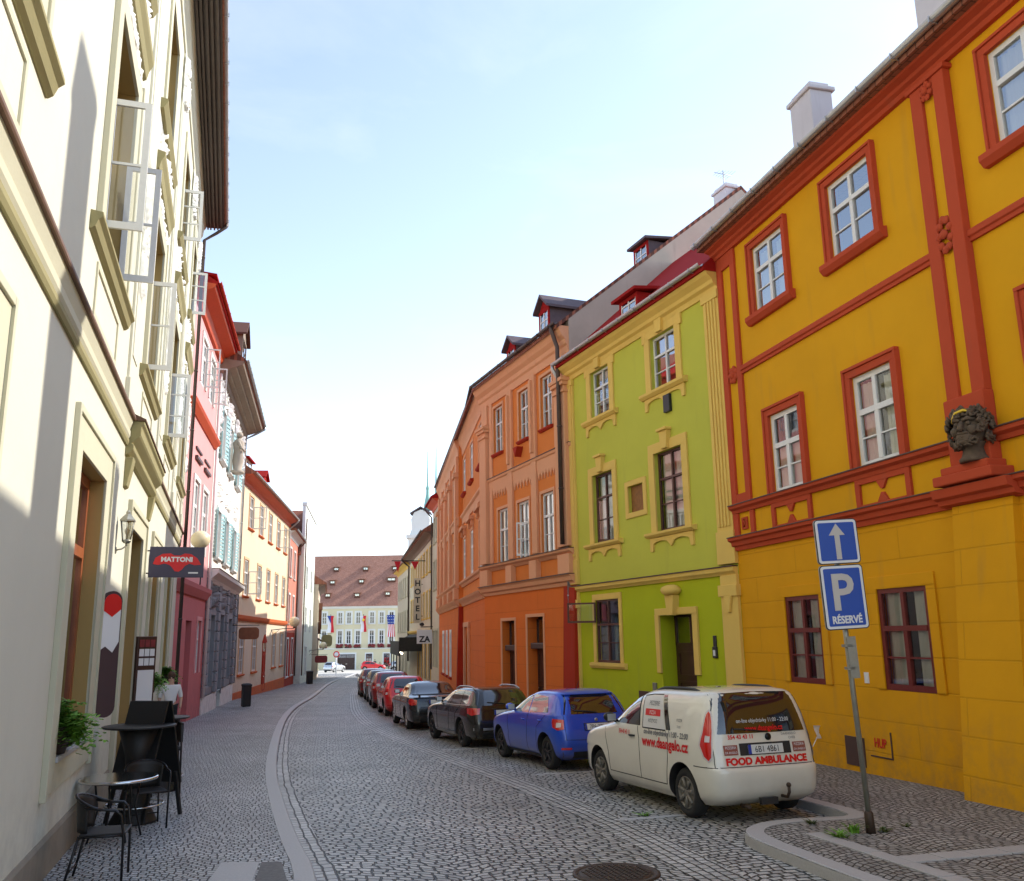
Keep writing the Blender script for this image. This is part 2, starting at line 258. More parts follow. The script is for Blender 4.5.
# ---------------------------------------------------------------- mesh helpers
class MB:
    def __init__(s): s.v = []; s.f = []; s.mi = []; s.sm = []; s.uv = {}
    def add(s, vs, fs, m=0, smooth=False):
        o = len(s.v); s.v += [tuple(v) for v in vs]
        for f in fs: s.f.append([i+o for i in f]); s.mi.append(m); s.sm.append(smooth)
        return o
    def quad(s, a, b, c, d, m=0): s.add([a, b, c, d], [(0, 1, 2, 3)], m)
    def box(s, x0, x1, y0, y1, z0, z1, m=0):
        if x0 > x1: x0, x1 = x1, x0
        if y0 > y1: y0, y1 = y1, y0
        if z0 > z1: z0, z1 = z1, z0
        s.add([(x0, y0, z0), (x1, y0, z0), (x1, y1, z0), (x0, y1, z0), (x0, y0, z1), (x1, y0, z1), (x1, y1, z1), (x0, y1, z1)],
              [(0, 3, 2, 1), (4, 5, 6, 7), (0, 1, 5, 4), (1, 2, 6, 5), (2, 3, 7, 6), (3, 0, 4, 7)], m)
    def prism(s, poly, x0, x1, m=0, axis='x', smooth=False):
        """poly in (y,z) extruded along x (axis 'x'), or (x,z) along y (axis 'y'), or (x,y) along z"""
        n = len(poly)
        def P(p, t): return (t, p[0], p[1]) if axis == 'x' else ((p[0], t, p[1]) if axis == 'y' else (p[0], p[1], t))
        vs = [P(p, x0) for p in poly]+[P(p, x1) for p in poly]
        s.add(vs, [tuple(range(n)), tuple(range(2*n-1, n-1, -1))], m)
        o = len(s.v)-2*n
        for i in range(n): s.f.append([o+i, o+(i+1) % n, o+n+(i+1) % n, o+n+i]); s.mi.append(m); s.sm.append(smooth)
    def tube(s, pts, r, n=8, m=0, caps=True, smooth=True):
        pts = [Vector(p) for p in pts]; rings = []; up = None
        rs = r if isinstance(r, (list, tuple)) else [r]*len(pts)
        for i, p in enumerate(pts):
            d = (pts[min(i+1, len(pts)-1)]-pts[max(i-1, 0)]).normalized()
            if up is None: up = Vector((0, 0, 1)) if abs(d.z) < .9 else Vector((1, 0, 0))
            a = d.cross(up)
            if a.length < 1e-5: a = d.orthogonal()
            a.normalize(); b = a.cross(d).normalized(); up = b
            rings.append([p+a*rs[i]*cos(2*pi*k/n)+b*rs[i]*sin(2*pi*k/n) for k in range(n)])
        o = len(s.v)
        for rg in rings: s.v += [tuple(v) for v in rg]
        for i in range(len(pts)-1):
            for k in range(n):
                s.f.append([o+i*n+k, o+i*n+(k+1) % n, o+(i+1)*n+(k+1) % n, o+(i+1)*n+k]); s.mi.append(m); s.sm.append(smooth)
        if caps:
            s.f.append([o+k for k in range(n)][::-1]); s.mi.append(m); s.sm.append(False)
            s.f.append([o+(len(pts)-1)*n+k for k in range(n)]); s.mi.append(m); s.sm.append(False)
    def lathe(s, prof, n=24, c=(0, 0, 0), axis='z', m=0, smooth=True):
        o = len(s.v)
        for (r, h) in prof:
            for k in range(n):
                a = 2*pi*k/n; q = (r*cos(a), r*sin(a), h) if axis == 'z' else ((r*cos(a), h, r*sin(a)) if axis == 'y' else (h, r*cos(a), r*sin(a)))
                s.v.append((q[0]+c[0], q[1]+c[1], q[2]+c[2]))
        for i in range(len(prof)-1):
            for k in range(n):
                s.f.append([o+i*n+k, o+i*n+(k+1) % n, o+(i+1)*n+(k+1) % n, o+(i+1)*n+k]); s.mi.append(m); s.sm.append(smooth)
        for i, rv in ((0, True), (len(prof)-1, False)):
            if prof[i][0] > 1e-4:
                f = [o+i*n+k for k in range(n)]; s.f.append(f[::-1] if rv else f); s.mi.append(m); s.sm.append(False)
    def grid(s, rows, m=0, smooth=True):
        o = len(s.v); nx = len(rows[0])
        for r in rows: s.v += [tuple(p) for p in r]
        for i in range(len(rows)-1):
            for j in range(nx-1): s.f.append([o+i*nx+j, o+i*nx+j+1, o+(i+1)*nx+j+1, o+(i+1)*nx+j]); s.mi.append(m); s.sm.append(smooth)
    def blob(s, c, r, n=10, jit=.15, rnd=R_, m=0, sq=(1, 1, 1)):
        rows = []
        ph = rnd.random()*6
        for i in range(n+1):
            t = pi*i/n; row = []
            for k in range(n*2+1):
                a = 2*pi*(k % (n*2))/(n*2)
                rr = r*(1+jit*(sin(3*a+ph+2*t)*.5+sin(5*t+ph*2+a)*.5))
                row.append((c[0]+rr*sin(t)*cos(a)*sq[0], c[1]+rr*sin(t)*sin(a)*sq[1], c[2]+rr*cos(t)*sq[2]))
            rows.append(row)
        s.grid(rows, m)
    def build(s, name, mats, parent=None, merge=True, bevel=0, recalc=True, loc=None):
        me = bpy.data.meshes.new(name); me.from_pydata(s.v, [], s.f)
        if not isinstance(mats, (list, tuple)): mats = [mats]
        for m in mats: me.materials.append(m)
        me.polygons.foreach_set('material_index', s.mi); me.polygons.foreach_set('use_smooth', s.sm)
        if merge or recalc:
            bm = bmesh.new(); bm.from_mesh(me)
            if merge: bmesh.ops.remove_doubles(bm, verts=bm.verts, dist=1e-5)
            if recalc: bmesh.ops.recalc_face_normals(bm, faces=bm.faces)
            bm.to_mesh(me); bm.free()
        o = bpy.data.objects.new(name, me); C.objects.link(o)
        if parent: o.parent = parent
        if loc: o.location = loc
        if bevel:
            bv = o.modifiers.new('bevel', 'BEVEL'); bv.width = bevel; bv.segments = 2; bv.limit_method = 'ANGLE'; bv.angle_limit = radians(40)
        return o
def tag(o, label=None, cat=None, group=None, kind=None):
    if label: o['label'] = label
    if cat: o['category'] = cat
    if group: o['group'] = group
    if kind: o['kind'] = kind
    return o
def empty(name, loc, rz=0, rot=None):
    o = bpy.data.objects.new(name, None); C.objects.link(o); o.location = loc; o.rotation_euler = rot or (0, 0, rz); o.empty_display_size = .2
    return o
_dg = None
def text_data(body, size, align='CENTER', extrude=.002, sx=1.0, bold=0):
    cu = bpy.data.curves.new('lettering', 'FONT'); cu.body = body; cu.size = size; cu.align_x = align; cu.extrude = extrude; cu.offset = bold
    cu.resolution_u = 3
    o = bpy.data.objects.new('lettering', cu); C.objects.link(o)
    bpy.context.view_layer.update()
    me = bpy.data.meshes.new_from_object(o.evaluated_get(bpy.context.evaluated_depsgraph_get()))
    bpy.data.objects.remove(o); bpy.data.curves.remove(cu)
    if sx != 1:
        for v in me.vertices: v.co.x *= sx
    return me
def lettering(body, size, m, parent, loc, rot, extrude=.003, sx=1.0, bold=0, align='CENTER', mapper=None, name='lettering'):
    me = text_data(body, size, align, extrude, sx, bold); me.materials.append(m)
    if mapper:
        for v in me.vertices: v.co = mapper(v.co)
    o = bpy.data.objects.new(name, me); C.objects.link(o); o.parent = parent
    if not mapper: o.location = loc; o.rotation_euler = rot
    return o

# ---------------------------------------------------------------- ground lines in plan
def dvec(b): b = radians(b); return Vector((sin(b), cos(b)))
L0 = Vector((-5.453, 11.869)); LB = -17.4
P0 = L0+dvec(LB)*17.2; PB = -12.0
C0 = P0+dvec(PB)*20.2; CB = -6.9
R0 = C0+dvec(CB)*20.6; RB = -8.8
Y0 = Vector((5.530, 17.629)); YB = -14.3
G0 = Y0+dvec(YB)*2.3; GB = -21.9
A0 = Vector((2.133, 26.806)); AB = -22.2
B0 = A0+dvec(AB)*8.68; BB = -8.35
K0 = B0+dvec(BB)*24.65+Vector((-cos(radians(BB)), sin(radians(BB))))*.2; KB = -10.4

KERB_L = [(2.2, -6), (.6, -1), (-1.0, 5.4), (-1.99, 9.57), (-2.52, 11.05), (-3.4, 13.86), (-4.6, 17.91), (-6.3, 24.8), (-8.3, 33.5), (-9.9, 42), (-11.0, 50), (-13.0, 62), (-15.4, 76), (-17.6, 92), (-20, 112), (-22, 128)]
KERB_R = [(4.9, 3.0), (4.0, 6.0), (3.35, 8.0), (3.02, 9.1), (2.85, 9.8), (2.66, 10.5), (2.60, 11.0), (2.72, 11.4), (3.0, 11.72), (3.4, 11.9), (3.9, 11.98), (4.22, 12.05), (4.2, 12.5), (4.03, 13.1), (3.3, 16.1), (2.62, 18.9), (.75, 23.5), (-1.4, 29.2), (-3.1, 35.3), (-4.4, 41), (-5.5, 47), (-7.7, 58), (-10, 70), (-13.5, 90), (-17.5, 112), (-20, 128)]
def smooth_line(pts, k=2):
    for _ in range(k):
        q = [pts[0]]
        for a, b in zip(pts, pts[1:]):
            q += [(a[0]*.75+b[0]*.25, a[1]*.75+b[1]*.25), (a[0]*.25+b[0]*.75, a[1]*.25+b[1]*.75)]
        pts = q+[pts[-1]]
    return pts
KL = smooth_line(KERB_L); KR = smooth_line(KERB_R)
def at_y(line, y):
    for a, b in zip(line, line[1:]):
        if a[1] <= y <= b[1] and b[1] > a[1]: t = (y-a[1])/(b[1]-a[1]); return a[0]+(b[0]-a[0])*t
    return line[-1][0] if y > line[-1][1] else line[0][0]
def sheet(name, rows, m, kind='structure', dz=0):
    """rows of (x,y) points -> strip with metric UVs"""
    me = bpy.data.meshes.new(name); vs = []; fs = []; nx = len(rows[0])
    for r in rows: vs += [(p[0], p[1], gz(p[1])+dz) for p in r]
    for i in range(len(rows)-1):
        for j in range(nx-1): fs.append((i*nx+j, i*nx+j+1, (i+1)*nx+j+1, (i+1)*nx+j))
    me.from_pydata(vs, [], fs); uvl = me.uv_layers.new(name='UVMap')
    me.materials.append(m)
    # rows follow the street: x measured from the left kerb line, y from distance along
    for lp in me.loops:
        v = me.vertices[lp.vertex_index].co
        uvl.data[lp.index].uv = (v.x-at_y(KL, v.y)*.85, v.y*1.02)
    o = bpy.data.objects.new(name, me); C.objects.link(o)
    bm = bmesh.new(); bm.from_mesh(me); bmesh.ops.recalc_face_normals(bm, faces=bm.faces)
    if sum(f.normal.z for f in bm.faces) < 0: bmesh.ops.reverse_faces(bm, faces=bm.faces)
    bm.to_mesh(me); bm.free()
    return tag(o, kind=kind)
def lin(a, b, n): return [a+(b-a)*i/n for i in range(n+1)]
gr = sheet('ground', [[(x, y) for x in (-500, -60, 60, 500)] for y in (-300, -20, 200, 900)], M['ground'], dz=-.02)
ys = lin(-8, 124, 66)
sheet('road', [[(x, y) for x in lin(at_y(KL, y)-.05, max(at_y(KR, y)+.6, at_y(KL, y)+3) if y > 13.5 else max(at_y(KL, y)+3, 5.5), 6)] for y in ys], M['road'], dz=0)
sheet('square', [[(x, y) for x in lin(-60, 20, 4)] for y in (122, 150, 176)], M['square'], dz=.004)
# left pavement between house fronts and kerb
def wall_l(y):
    for p, b, s in ((R0, RB, 99), (C0, CB, 0), (P0, PB, 0), (L0, LB, 0)):
        if y >= p.y or p is L0: d = dvec(b); return p.x+(y-p.y)*d.x/d.y
sheet('sidewalk_left', [[(x, y) for x in lin(wall_l(y)-.6, at_y(KL, y)-.21, 4)] for y in lin(-8, 124, 88)], M['mosaic'], dz=.085)
def kerb(name, line, side, wd, h, m):
    n = len(line); rows = []
    for i in range(n):
        a = Vector(line[max(i-1, 0)]); b = Vector(line[min(i+1, n-1)]); d = (b-a).normalized(); nr = Vector((-d.y, d.x))*side
        p = Vector(line[i]); q = p+nr*wd; z = gz(p.y)
        e = p+nr*.02
        rows.append([(p.x, p.y, z-.1), (p.x, p.y, z+h-.02), (e.x, e.y, z+h), (q.x, q.y, gz(q.y)+h), (q.x, q.y, gz(q.y)-.1)])
    mb = MB(); mb.grid(rows, smooth=False); return tag(mb.build(name, m), kind='structure')
kerb('kerb', KL, 1, .21, .09, M['granite'])
# right pavement polygon: kerb line against the house fronts
kr_in = [(p[0], p[1]) for p in KR]
rows = []
def wall_r(y):
    for p, b in ((K0, KB), (B0, BB), (A0, AB), (G0, GB)):
        if y >= p.y: d = dvec(b); return p.x+(y-p.y)*d.x/d.y
    d = dvec(YB); return Y0.x+(y-Y0.y)*d.x/d.y
bmr = [(p[0], p[1]) for p in KR]
me = bpy.data.meshes.new('sidewalk'); bm = bmesh.new()
outer = [(wall_r(y)+.5, y) for y in lin(124, 3.0, 80)]
vs = [bm.verts.new((x, y, gz(y)+.11)) for x, y in bmr]+[bm.verts.new((x, y, gz(y)+.11)) for x, y in outer]
f = bm.faces.new(vs); bmesh.ops.triangulate(bm, faces=[f]); bmesh.ops.recalc_face_normals(bm, faces=bm.faces)
if sum(q.normal.z for q in bm.faces) < 0: bmesh.ops.reverse_faces(bm, faces=bm.faces)
uvl = bm.loops.layers.uv.new('UVMap')
for q in bm.faces:
    for lp in q.loops: lp[uvl].uv = (lp.vert.co.x*.97+lp.vert.co.y*.25, lp.vert.co.y*.97-lp.vert.co.x*.25)
bm.to_mesh(me); bm.free(); me.materials.append(M['mosaic_r'])
o = bpy.data.objects.new('sidewalk_right', me); C.objects.link(o); tag(o, kind='structure')
kerb('kerb', KR, -1, .22, .118, M['granite'])
def slab(pts, name, m, dz):
    mb = MB(); n = len(pts)
    mb.add([(x, y, gz(y)+dz-.06) for x, y in pts]+[(x, y, gz(y)+dz) for x, y in pts], [tuple(range(n)), tuple(range(2*n-1, n-1, -1))]+[(i, (i+1) % n, n+(i+1) % n, n+i) for i in range(n)])
    return tag(mb.build(name, m, bevel=.006), kind='structure')
def ribbon(a, b, wd, k, dz, m=None):
    a = Vector(a); b = Vector(b); d = (b-a)/k; nr = Vector((-d.y, d.x)).normalized()*wd
    for i in range(k):
        p = a+d*(i+.01); q = a+d*(i+.99)
        slab([tuple(p), tuple(q), tuple(q+nr), tuple(p+nr)], 'paving_slab', m or M['granite'], dz+.002*(i % 2))
ribbon((3.28, 10.95), (3.98, 8.3), .20, 5, .122)
ribbon((3.86, 9.42), (5.4, 9.86), .27, 4, .124)
slab([(-3.10, 10.02), (-2.70, 10.02), (-2.30, 8.0), (-2.78, 8.0)], 'paving_slab', M['granite'], .094)
slab([(-2.68, 10.02), (-2.47, 10.02), (-1.82, 8.0), (-2.28, 8.0)], 'paving_slab', M['granite_d'], .092)
for a, b in (((.35, 17.3), (1.6, 17.75)), ((-1.75, 22.0), (-.4, 22.5)), ((1.35, 12.6), (2.6, 13.0))):
    a = Vector(a); b = Vector(b); nr = Vector((-.08, .22))*.5
    slab([tuple(a), tuple(b), tuple(b+nr), tuple(a+nr)], 'parking_line', M['granite'], .006)
# straight courses of setts beside the kerb and along the parking lane
cobj('rows', setts('straight_setts', (.58, .565, .54), (.40, .39, .375), (.05, .047, .042), .17, .115, rough=.46, mort=.013, wob=.03, patch=.3))
def course(name, line, w_, off=0.0):
    me = bpy.data.meshes.new(name); vs = []; uv = []; t = 0; n = len(line)
    for i, p in enumerate(line):
        a = Vector(line[max(i-1, 0)]); b = Vector(line[min(i+1, n-1)]); d = (b-a).normalized(); nr = Vector((d.y, -d.x)); p = Vector(p)
        if i: t += (p-Vector(line[i-1])).length
        for k in (off, off+w_): q = p+nr*k; vs.append((q.x, q.y, gz(q.y)+.004)); uv.append((t, k))
    fs = [(2*i, 2*i+1, 2*i+3, 2*i+2) for i in range(n-1)]; me.from_pydata(vs, [], fs); ul = me.uv_layers.new(name='UVMap')
    for lp in me.loops: ul.data[lp.index].uv = uv[lp.vertex_index]
    me.materials.append(M['rows']); o = bpy.data.objects.new(name, me); C.objects.link(o)
    if me.polygons[0].normal.z < 0: me.flip_normals()
    return tag(o, kind='structure')
course('road_kerb_course', KL, .25)
course('road_lane_course', smooth_line([(2.2, 7.2), (1.55, 10.2), (.95, 12.6), (-.1, 15.9), (-1.75, 20.4), (-3.65, 25.8), (-5.1, 30.5), (-6.6, 37), (-8.1, 45), (-9.9, 55), (-12, 68)]), .5)
# manhole cover in the road
mb = MB(); mb.lathe([(.44, -.03), (.44, .012), (.40, .012), (.395, .006), (.36, .006), (.355, .014), (0, .014)], 40)
for i in range(-5, 6):
    for j in range(-5, 6):
        if (i*i+j*j)*.0036 < .11: mb.box(i*.06-.02, i*.06+.02, j*.06-.02, j*.06+.02, .012, .022)
o = mb.build('manhole_cover', M['iron'], loc=(.98, 9.66, gz(9.66)+.004)); o.rotation_euler = (-.02, 0, .3)
tag(o, 'round rusty iron manhole cover set in the grey road setts', 'manhole')

# ---------------------------------------------------------------- houses
class B:
    """a house: x runs along the front (u metres from the near corner), y points out to the street, z is world height"""
    def __init__(s, name, label, p, bearing, side, zb, group=None, cat='house'):
        s.sg = 1 if side == 'R' else -1; s.z0 = zb
        s.e = empty(name, (p[0], p[1], zb), radians((90 if side == 'R' else 270)-bearing)); tag(s.e, label, cat, group)
    def X(s, u): return s.sg*u
    def bx(s, mb, u0, u1, y0, y1, z0, z1, m=0): mb.box(s.X(u0), s.X(u1), y0, y1, z0-s.z0, z1-s.z0, m)
    def pr(s, mb, poly, u0, u1, m=0):
        mb.prism([(y, z-s.z0) for y, z in poly], min(s.X(u0), s.X(u1)), max(s.X(u0), s.X(u1)), m)
    def fpr(s, mb, poly, y0, y1, m=0): mb.prism([(s.X(u), z-s.z0) for u, z in poly], y0, y1, m, axis='y')
    def P(s, u, y, z): return (s.X(u), y, z-s.z0)
    def world(s, u, y, z): 
        a = s.e.rotation_euler.z; x = s.X(u); return Vector((s.e.location.x+x*cos(a)-y*sin(a), s.e.location.y+x*sin(a)+y*cos(a), z))
    def wall(s, mats, u0, u1, z0, z1, holes, depth=.22, y=0, back=None, name='wall', m2=None):
        """front with real openings and reveals; back = house depth closes the shell"""
        xs = sorted({u0, u1} | {min(max(v, u0), u1) for h in holes for v in h[:2]}); zs = sorted({z0, z1} | {min(max(v, z0), z1) for h in holes for v in h[2:4]})
        mb = MB()
        def inside(a, b):
            return any(h[0] < a < h[1] and h[2] < b < h[3] for h in holes)
        for i in range(len(xs)-1):
            for j in range(len(zs)-1):
                if not inside((xs[i]+xs[i+1])/2, (zs[j]+zs[j+1])/2):
                    mb.quad(s.P(xs[i], y, zs[j]), s.P(xs[i+1], y, zs[j]), s.P(xs[i+1], y, zs[j+1]), s.P(xs[i], y, zs[j+1]))
        for h in holes:
            a, b, c, d = h[:4]
            if d <= z0 or c >= z1: continue
            c = max(c, z0); d = min(d, z1); dp = h[4] if len(h) > 4 else depth
            for q in (((a, c), (a, d)), ((b, c), (b, d)), ((a, c), (b, c)), ((a, d), (b, d))):
                (ua, za), (ub, zb_) = q
                mb.quad(s.P(ua, y, za), s.P(ub, y, zb_), s.P(ub, y-dp, zb_), s.P(ua, y-dp, za), m2 or 0)
        if back:
            for u in (u0, u1): mb.quad(s.P(u, y, z0), s.P(u, y, z1), s.P(u, -back, z1), s.P(u, -back, z0))
            mb.quad(s.P(u0, -back, z0), s.P(u1, -back, z0), s.P(u1, -back, z1), s.P(u0, -back, z1))
        return mb.build(name, mats, s.e)
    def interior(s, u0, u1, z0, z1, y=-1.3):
        mb = MB(); s.bx(mb, u0+.1, u1-.1, y-.02, y, z0, z1); mb.build('dark_backing', M['dark'], s.e)  # dark sheet behind the panes; its colour stands in for unlit rooms
    def window(s, u0, u1, z0, z1, fm='wframe', inset=.13, cols=2, tr=.36, mun=(0, 1), ft=.07, sur=None, sill=None, curt=None, glass='glass', open_=None, y=0, ears=0, key=None):
        mb = MB(); yy = y-inset
        cs = [s.P(u0+.01, yy, z0+.01), s.P(u1-.01, yy, z0+.01), s.P(u1-.01, yy, z1-.01), s.P(u0+.01, yy, z1-.01)]
        mb.quad(*(cs[::-1] if s.sg > 0 else cs))          # pane faces the street
        wo_ = mb.build('window', M[glass], s.e, merge=False, recalc=False)
        f = MB(); d0, d1 = yy-.03, yy+.035
        s.bx(f, u0, u0+ft, d0, d1, z0, z1); s.bx(f, u1-ft, u1, d0, d1, z0, z1); s.bx(f, u0+ft, u1-ft, d0, d1, z0, z0+ft*1.15); s.bx(f, u0+ft, u1-ft, d0, d1, z1-ft, z1)
        zt = z1-(z1-z0)*tr if tr else z1-ft
        if tr: s.bx(f, u0+ft, u1-ft, d0+.003, d1+.012, zt-ft*.5, zt+ft*.5)
        for c in range(1, cols):
            uc = u0+(u1-u0)*c/cols
            s.bx(f, uc-ft*.55, uc+ft*.55, d0+.005, d1+.006, z0+ft*1.1, zt-ft*.4)
            if tr: s.bx(f, uc-ft*.45, uc+ft*.45, d0+.005, d1+.004, zt+ft*.4, z1-ft)
        for (lo, hi, k) in ((zt+ft*.5, z1-ft, mun[0]), (z0+ft*1.15, zt-ft*.5, mun[1])):
            for i in range(1, k+1):
                zz = lo+(hi-lo)*i/(k+1); s.bx(f, u0+ft*.9, u1-ft*.9, d0+.015, d1-.008, zz-.014, zz+.014)
        f.build('frame', M[fm], wo_)
        if curt:
            c = MB(); k, frac = curt[0], curt[1]
            parts = [(u0+.05, u1-.05)] if k != 'curtain2' else [(u0+.04, u0+(u1-u0)*.40), (u1-(u1-u0)*.40, u1-.04)]
            for (a, b) in parts:
                nseg = max(8, int((b-a)*26)); ph = R_.random()*6
                rows = [[s.P(a+(b-a)*i/nseg, yy-.085-.025*sin(i*1.9+ph)-.012*sin(i*.7), z) for i in range(nseg+1)] for z in ((z1-.04, z1-(z1-z0)*frac) if k == 'blind' else (z0+.02, z0+(z1-z0)*frac))]
                c.grid(rows)
            c.build('curtain', M[curt[2] if len(curt) > 2 else 'curtain'], wo_, recalc=False)
        if sur:
            sw, sm, sp = sur[:3]; q = MB(); yb = y-.002
            s.bx(q, u0-sw, u0, yb, y+sp, z0, z1); s.bx(q, u1, u1+sw, yb, y+sp, z0, z1); s.bx(q, u0-sw, u1+sw, yb, y+sp, z1, z1+sw)
            if len(sur) > 3:   # a second raised fillet round the outside
                e = sur[3]
                s.bx(q, u0-sw-e, u0-sw, yb, y+sp+.03, z0, z1+sw); s.bx(q, u1+sw, u1+sw+e, yb, y+sp+.03, z0, z1+sw); s.bx(q, u0-sw-e, u1+sw+e, yb, y+sp+.033, z1+sw, z1+sw+e)
            if ears:
                for u in (u0-sw, u1+sw): s.bx(q, u-.09, u+.09, yb, y+sp+.01, z1+sw-.32, z1+sw+.10)
            q.build('surround', M[sm], wo_, bevel=.008)
            if key:
                uc = (u0+u1)/2; kq = MB()
                s.fpr(kq, [(uc-.13, z1+.02), (uc+.13, z1+.02), (uc+.19, z1+sw+.22), (uc-.19, z1+sw+.22)], yb, y+sp+.09); s.bx(kq, uc-.23, uc+.23, yb, y+sp+.15, z1+sw+.22, z1+sw+.29)
                kq.build('keystone', M[sm], wo_, bevel=.01)
        if sill:
            ex, h, pj, sm = sill; q = MB()
            s.pr(q, [(y-inset+.03, z0), (y-.001, z0), (y+pj, z0-.02), (y+pj, z0-h*.55), (y+pj*.55, z0-h), (y-.001, z0-h), (y-.001, z0-.03), (y-inset+.03, z0-.03)], u0-ex, u1+ex)
            q.build('sill', M[sm], wo_)
        if open_: s.sash(wo_, fm, *open_)
        return wo_
    def sash(s, parent, fm, u, z0, z1, wd, ang, y=0, bars=2, ft=.05, cols=1):
        """a casement leaf swung out from hinge u by ang degrees (0 = flat along +u)"""
        f = MB(); g = MB()
        a = radians(ang); du, dy = cos(a), sin(a)
        def Q(t, n, z): return s.P(u+t*du-n*dy, y+t*dy+n*du, z)
        def bar(t0, t1, za, zb, th=.018):
            f.add([Q(t0, -th, za), Q(t1, -th, za), Q(t1, th, za), Q(t0, th, za), Q(t0, -th, zb), Q(t1, -th, zb), Q(t1, th, zb), Q(t0, th, zb)],
                  [(0, 3, 2, 1), (4, 5, 6, 7), (0, 1, 5, 4), (1, 2, 6, 5), (2, 3, 7, 6), (3, 0, 4, 7)])
        bar(0, ft, z0, z1); bar(wd-ft, wd, z0, z1); bar(ft, wd-ft, z0, z0+ft*1.2); bar(ft, wd-ft, z1-ft, z1)
        for i in range(1, bars+1): zz = z0+(z1-z0)*i/(bars+1); bar(ft, wd-ft, zz-.016, zz+.016, .012)
        fo = f.build('sash', M[fm], parent)
        g.quad(Q(ft*.5, 0, z0+.02), Q(wd-ft*.5, 0, z0+.02), Q(wd-ft*.5, 0, z1-.02), Q(ft*.5, 0, z1-.02)); g.build('pane', M['sashglass'], parent, merge=False, recalc=False)
    def band(s, name, mt, u0, u1, prof, bevel=0):
        """moulding with profile [(y,z)...] closed against the wall"""
        q = MB(); z = [p[1] for p in prof]
        s.pr(q, [(-.002, prof[0][1])]+list(prof)+[(-.002, prof[-1][1])], u0, u1); return q.build(name, M[mt], s.e, bevel=bevel)
    def roof(s, mt, u0, u1, ze, eave, rise, depth, th=.12, name='roof', gable=True):
        """pitched roof, ridge along the front; eave line (y=eave,z=ze)"""
        q = MB(); h = depth/2
        k = rise/(h+eave)
        for sgn in (1, -1):
            y0, y1 = (eave, -h) if sgn == 1 else (-depth-eave, -h)
            n = 1
            q.quad(s.P(u0, y0, ze), s.P(u1, y0, ze), s.P(u1, y1, ze+rise), s.P(u0, y1, ze+rise))
        o = s.pr(q, [(eave, ze-th), (eave-.01, ze-.004), (-h, ze+rise-.004), (-depth-eave+.01, ze-.004), (-depth-eave, ze-th)], u0+.001, u1-.001)
        ob = q.build(name, M[mt], s.e, merge=False)
        me = ob.data; uv = me.uv_layers.new(name='UVMap'); L_ = sqrt(1+k*k)
        for lp in me.loops:
            v = me.vertices[lp.vertex_index].co; uv.data[lp.index].uv = (v.x, v.y*L_)
        return ob
    def tube(s, name, mt, pts, r, n=8): 
        q = MB(); q.tube([s.P(*p) for p in pts], r, n); return q.build(name, M[mt], s.e)
    def gutter(s, u0, u1, y, z, r=.075, mt='zinc'):
        q = MB(); n = 8; rows = []
        prof = [(y+r*cos(a), z+r*sin(a)) for a in [pi+pi*i/n for i in range(n+1)]]
        prof2 = [(y+(r-.008)*cos(a), z+(r-.008)*sin(a)) for a in [2*pi-pi*i/n for i in range(n+1)]]
        s.pr(q, prof+prof2, u0, u1); g = q.build('gutter', M[mt], s.e)
        k = MB()
        u = u0+.4
        while u < u1: k.prism([(a, b-s.z0) for a, b in [(y-r, z-r-.012), (y+r+.012, z-r-.012), (y+r+.012, z+.01), (y+r, z+.01), (y+r, z-r), (y-r, z-r)]], s.X(u)-.012, s.X(u)+.012); u += .9
        k.build('gutter_bracket', M[mt], g)
    def downpipe(s, u, y, ztop, zbot, yg, mt='zinc', r=.055, shoe=0):
        pts = [(u, yg, ztop-.05), (u, yg, ztop-.18), (u, (yg*.55+y*.45), ztop-.45), (u, y, ztop-.75), (u, y, zbot)]
        if shoe: pts += [(u, y+.12, zbot-.12)]
        q = MB(); q.tube([s.P(*p) for p in pts], r, 10)
        z = ztop-1.4
        while z > zbot: q.lathe([(r+.012, 0), (r+.012, .05)], 10, s.P(u, y, z)); z -= 2.0
        q.build('downpipe', M[mt], s.e)
    def chimney(s, parent, u, y, z0, z1, a, b, mt='chim'):
        q = MB(); s.bx(q, u-a/2, u+a/2, y-b/2, y+b/2, z0, z1-.22); s.bx(q, u-a/2-.06, u+a/2+.06, y-b/2-.06, y+b/2+.06, z1-.22, z1-.12); s.bx(q, u-a/2+.03, u+a/2-.03, y-b/2+.03, y+b/2-.03, z1-.12, z1)
        ch = q.build('chimney', M[mt], parent, bevel=.02)
    def dormer(s, roof, u, yf, zb, wd, h, back, style='gable', cheek='slate', face='redroof', fm='wframe', top='slate', rise=.45):
        """dormer with front face at y=yf standing on z=zb"""
        q = MB(); w2 = wd/2
        s.bx(q, u-w2, u+w2, yf-back, yf-.02, zb-.3, zb+h)
        d = q.build('dormer', M[cheek], roof)
        t = MB(); e = .16
        if style == 'gable':
            s.fpr(t, [(u-w2-e, zb+h-.06), (u, zb+h+rise), (u+w2+e, zb+h-.06), (u+w2+e, zb+h+.03), (u, zb+h+rise+.10), (u-w2-e, zb+h+.03)], yf-back-.2, yf+.18)
            g = MB(); s.fpr(g, [(u-w2, zb+h-.03), (u+w2, zb+h-.03), (u, zb+h+rise-.03)], yf-.05, yf+.0); g.build('gable_board', M[face], d)
        else:
            s.pr(t, [(yf+.2, zb+h), (yf+.2, zb+h+.09), (yf-back-.3, zb+h+rise+.09), (yf-back-.3, zb+h+rise)], u-w2-e, u+w2+e)
        t.build('dormer_roof', M[top], d)
        f = MB(); x0, x1 = u-w2+.1, u+w2-.1
        for a, b, c, e_ in ((u-w2, x0, zb, zb+h), (x1, u+w2, zb, zb+h), (x0, x1, zb, zb+.1), (x0, x1, zb+h-.12, zb+h)): s.bx(f, a, b, yf-.03, yf+.02, c, e_)
        f.build('dormer_front', M[face], d)
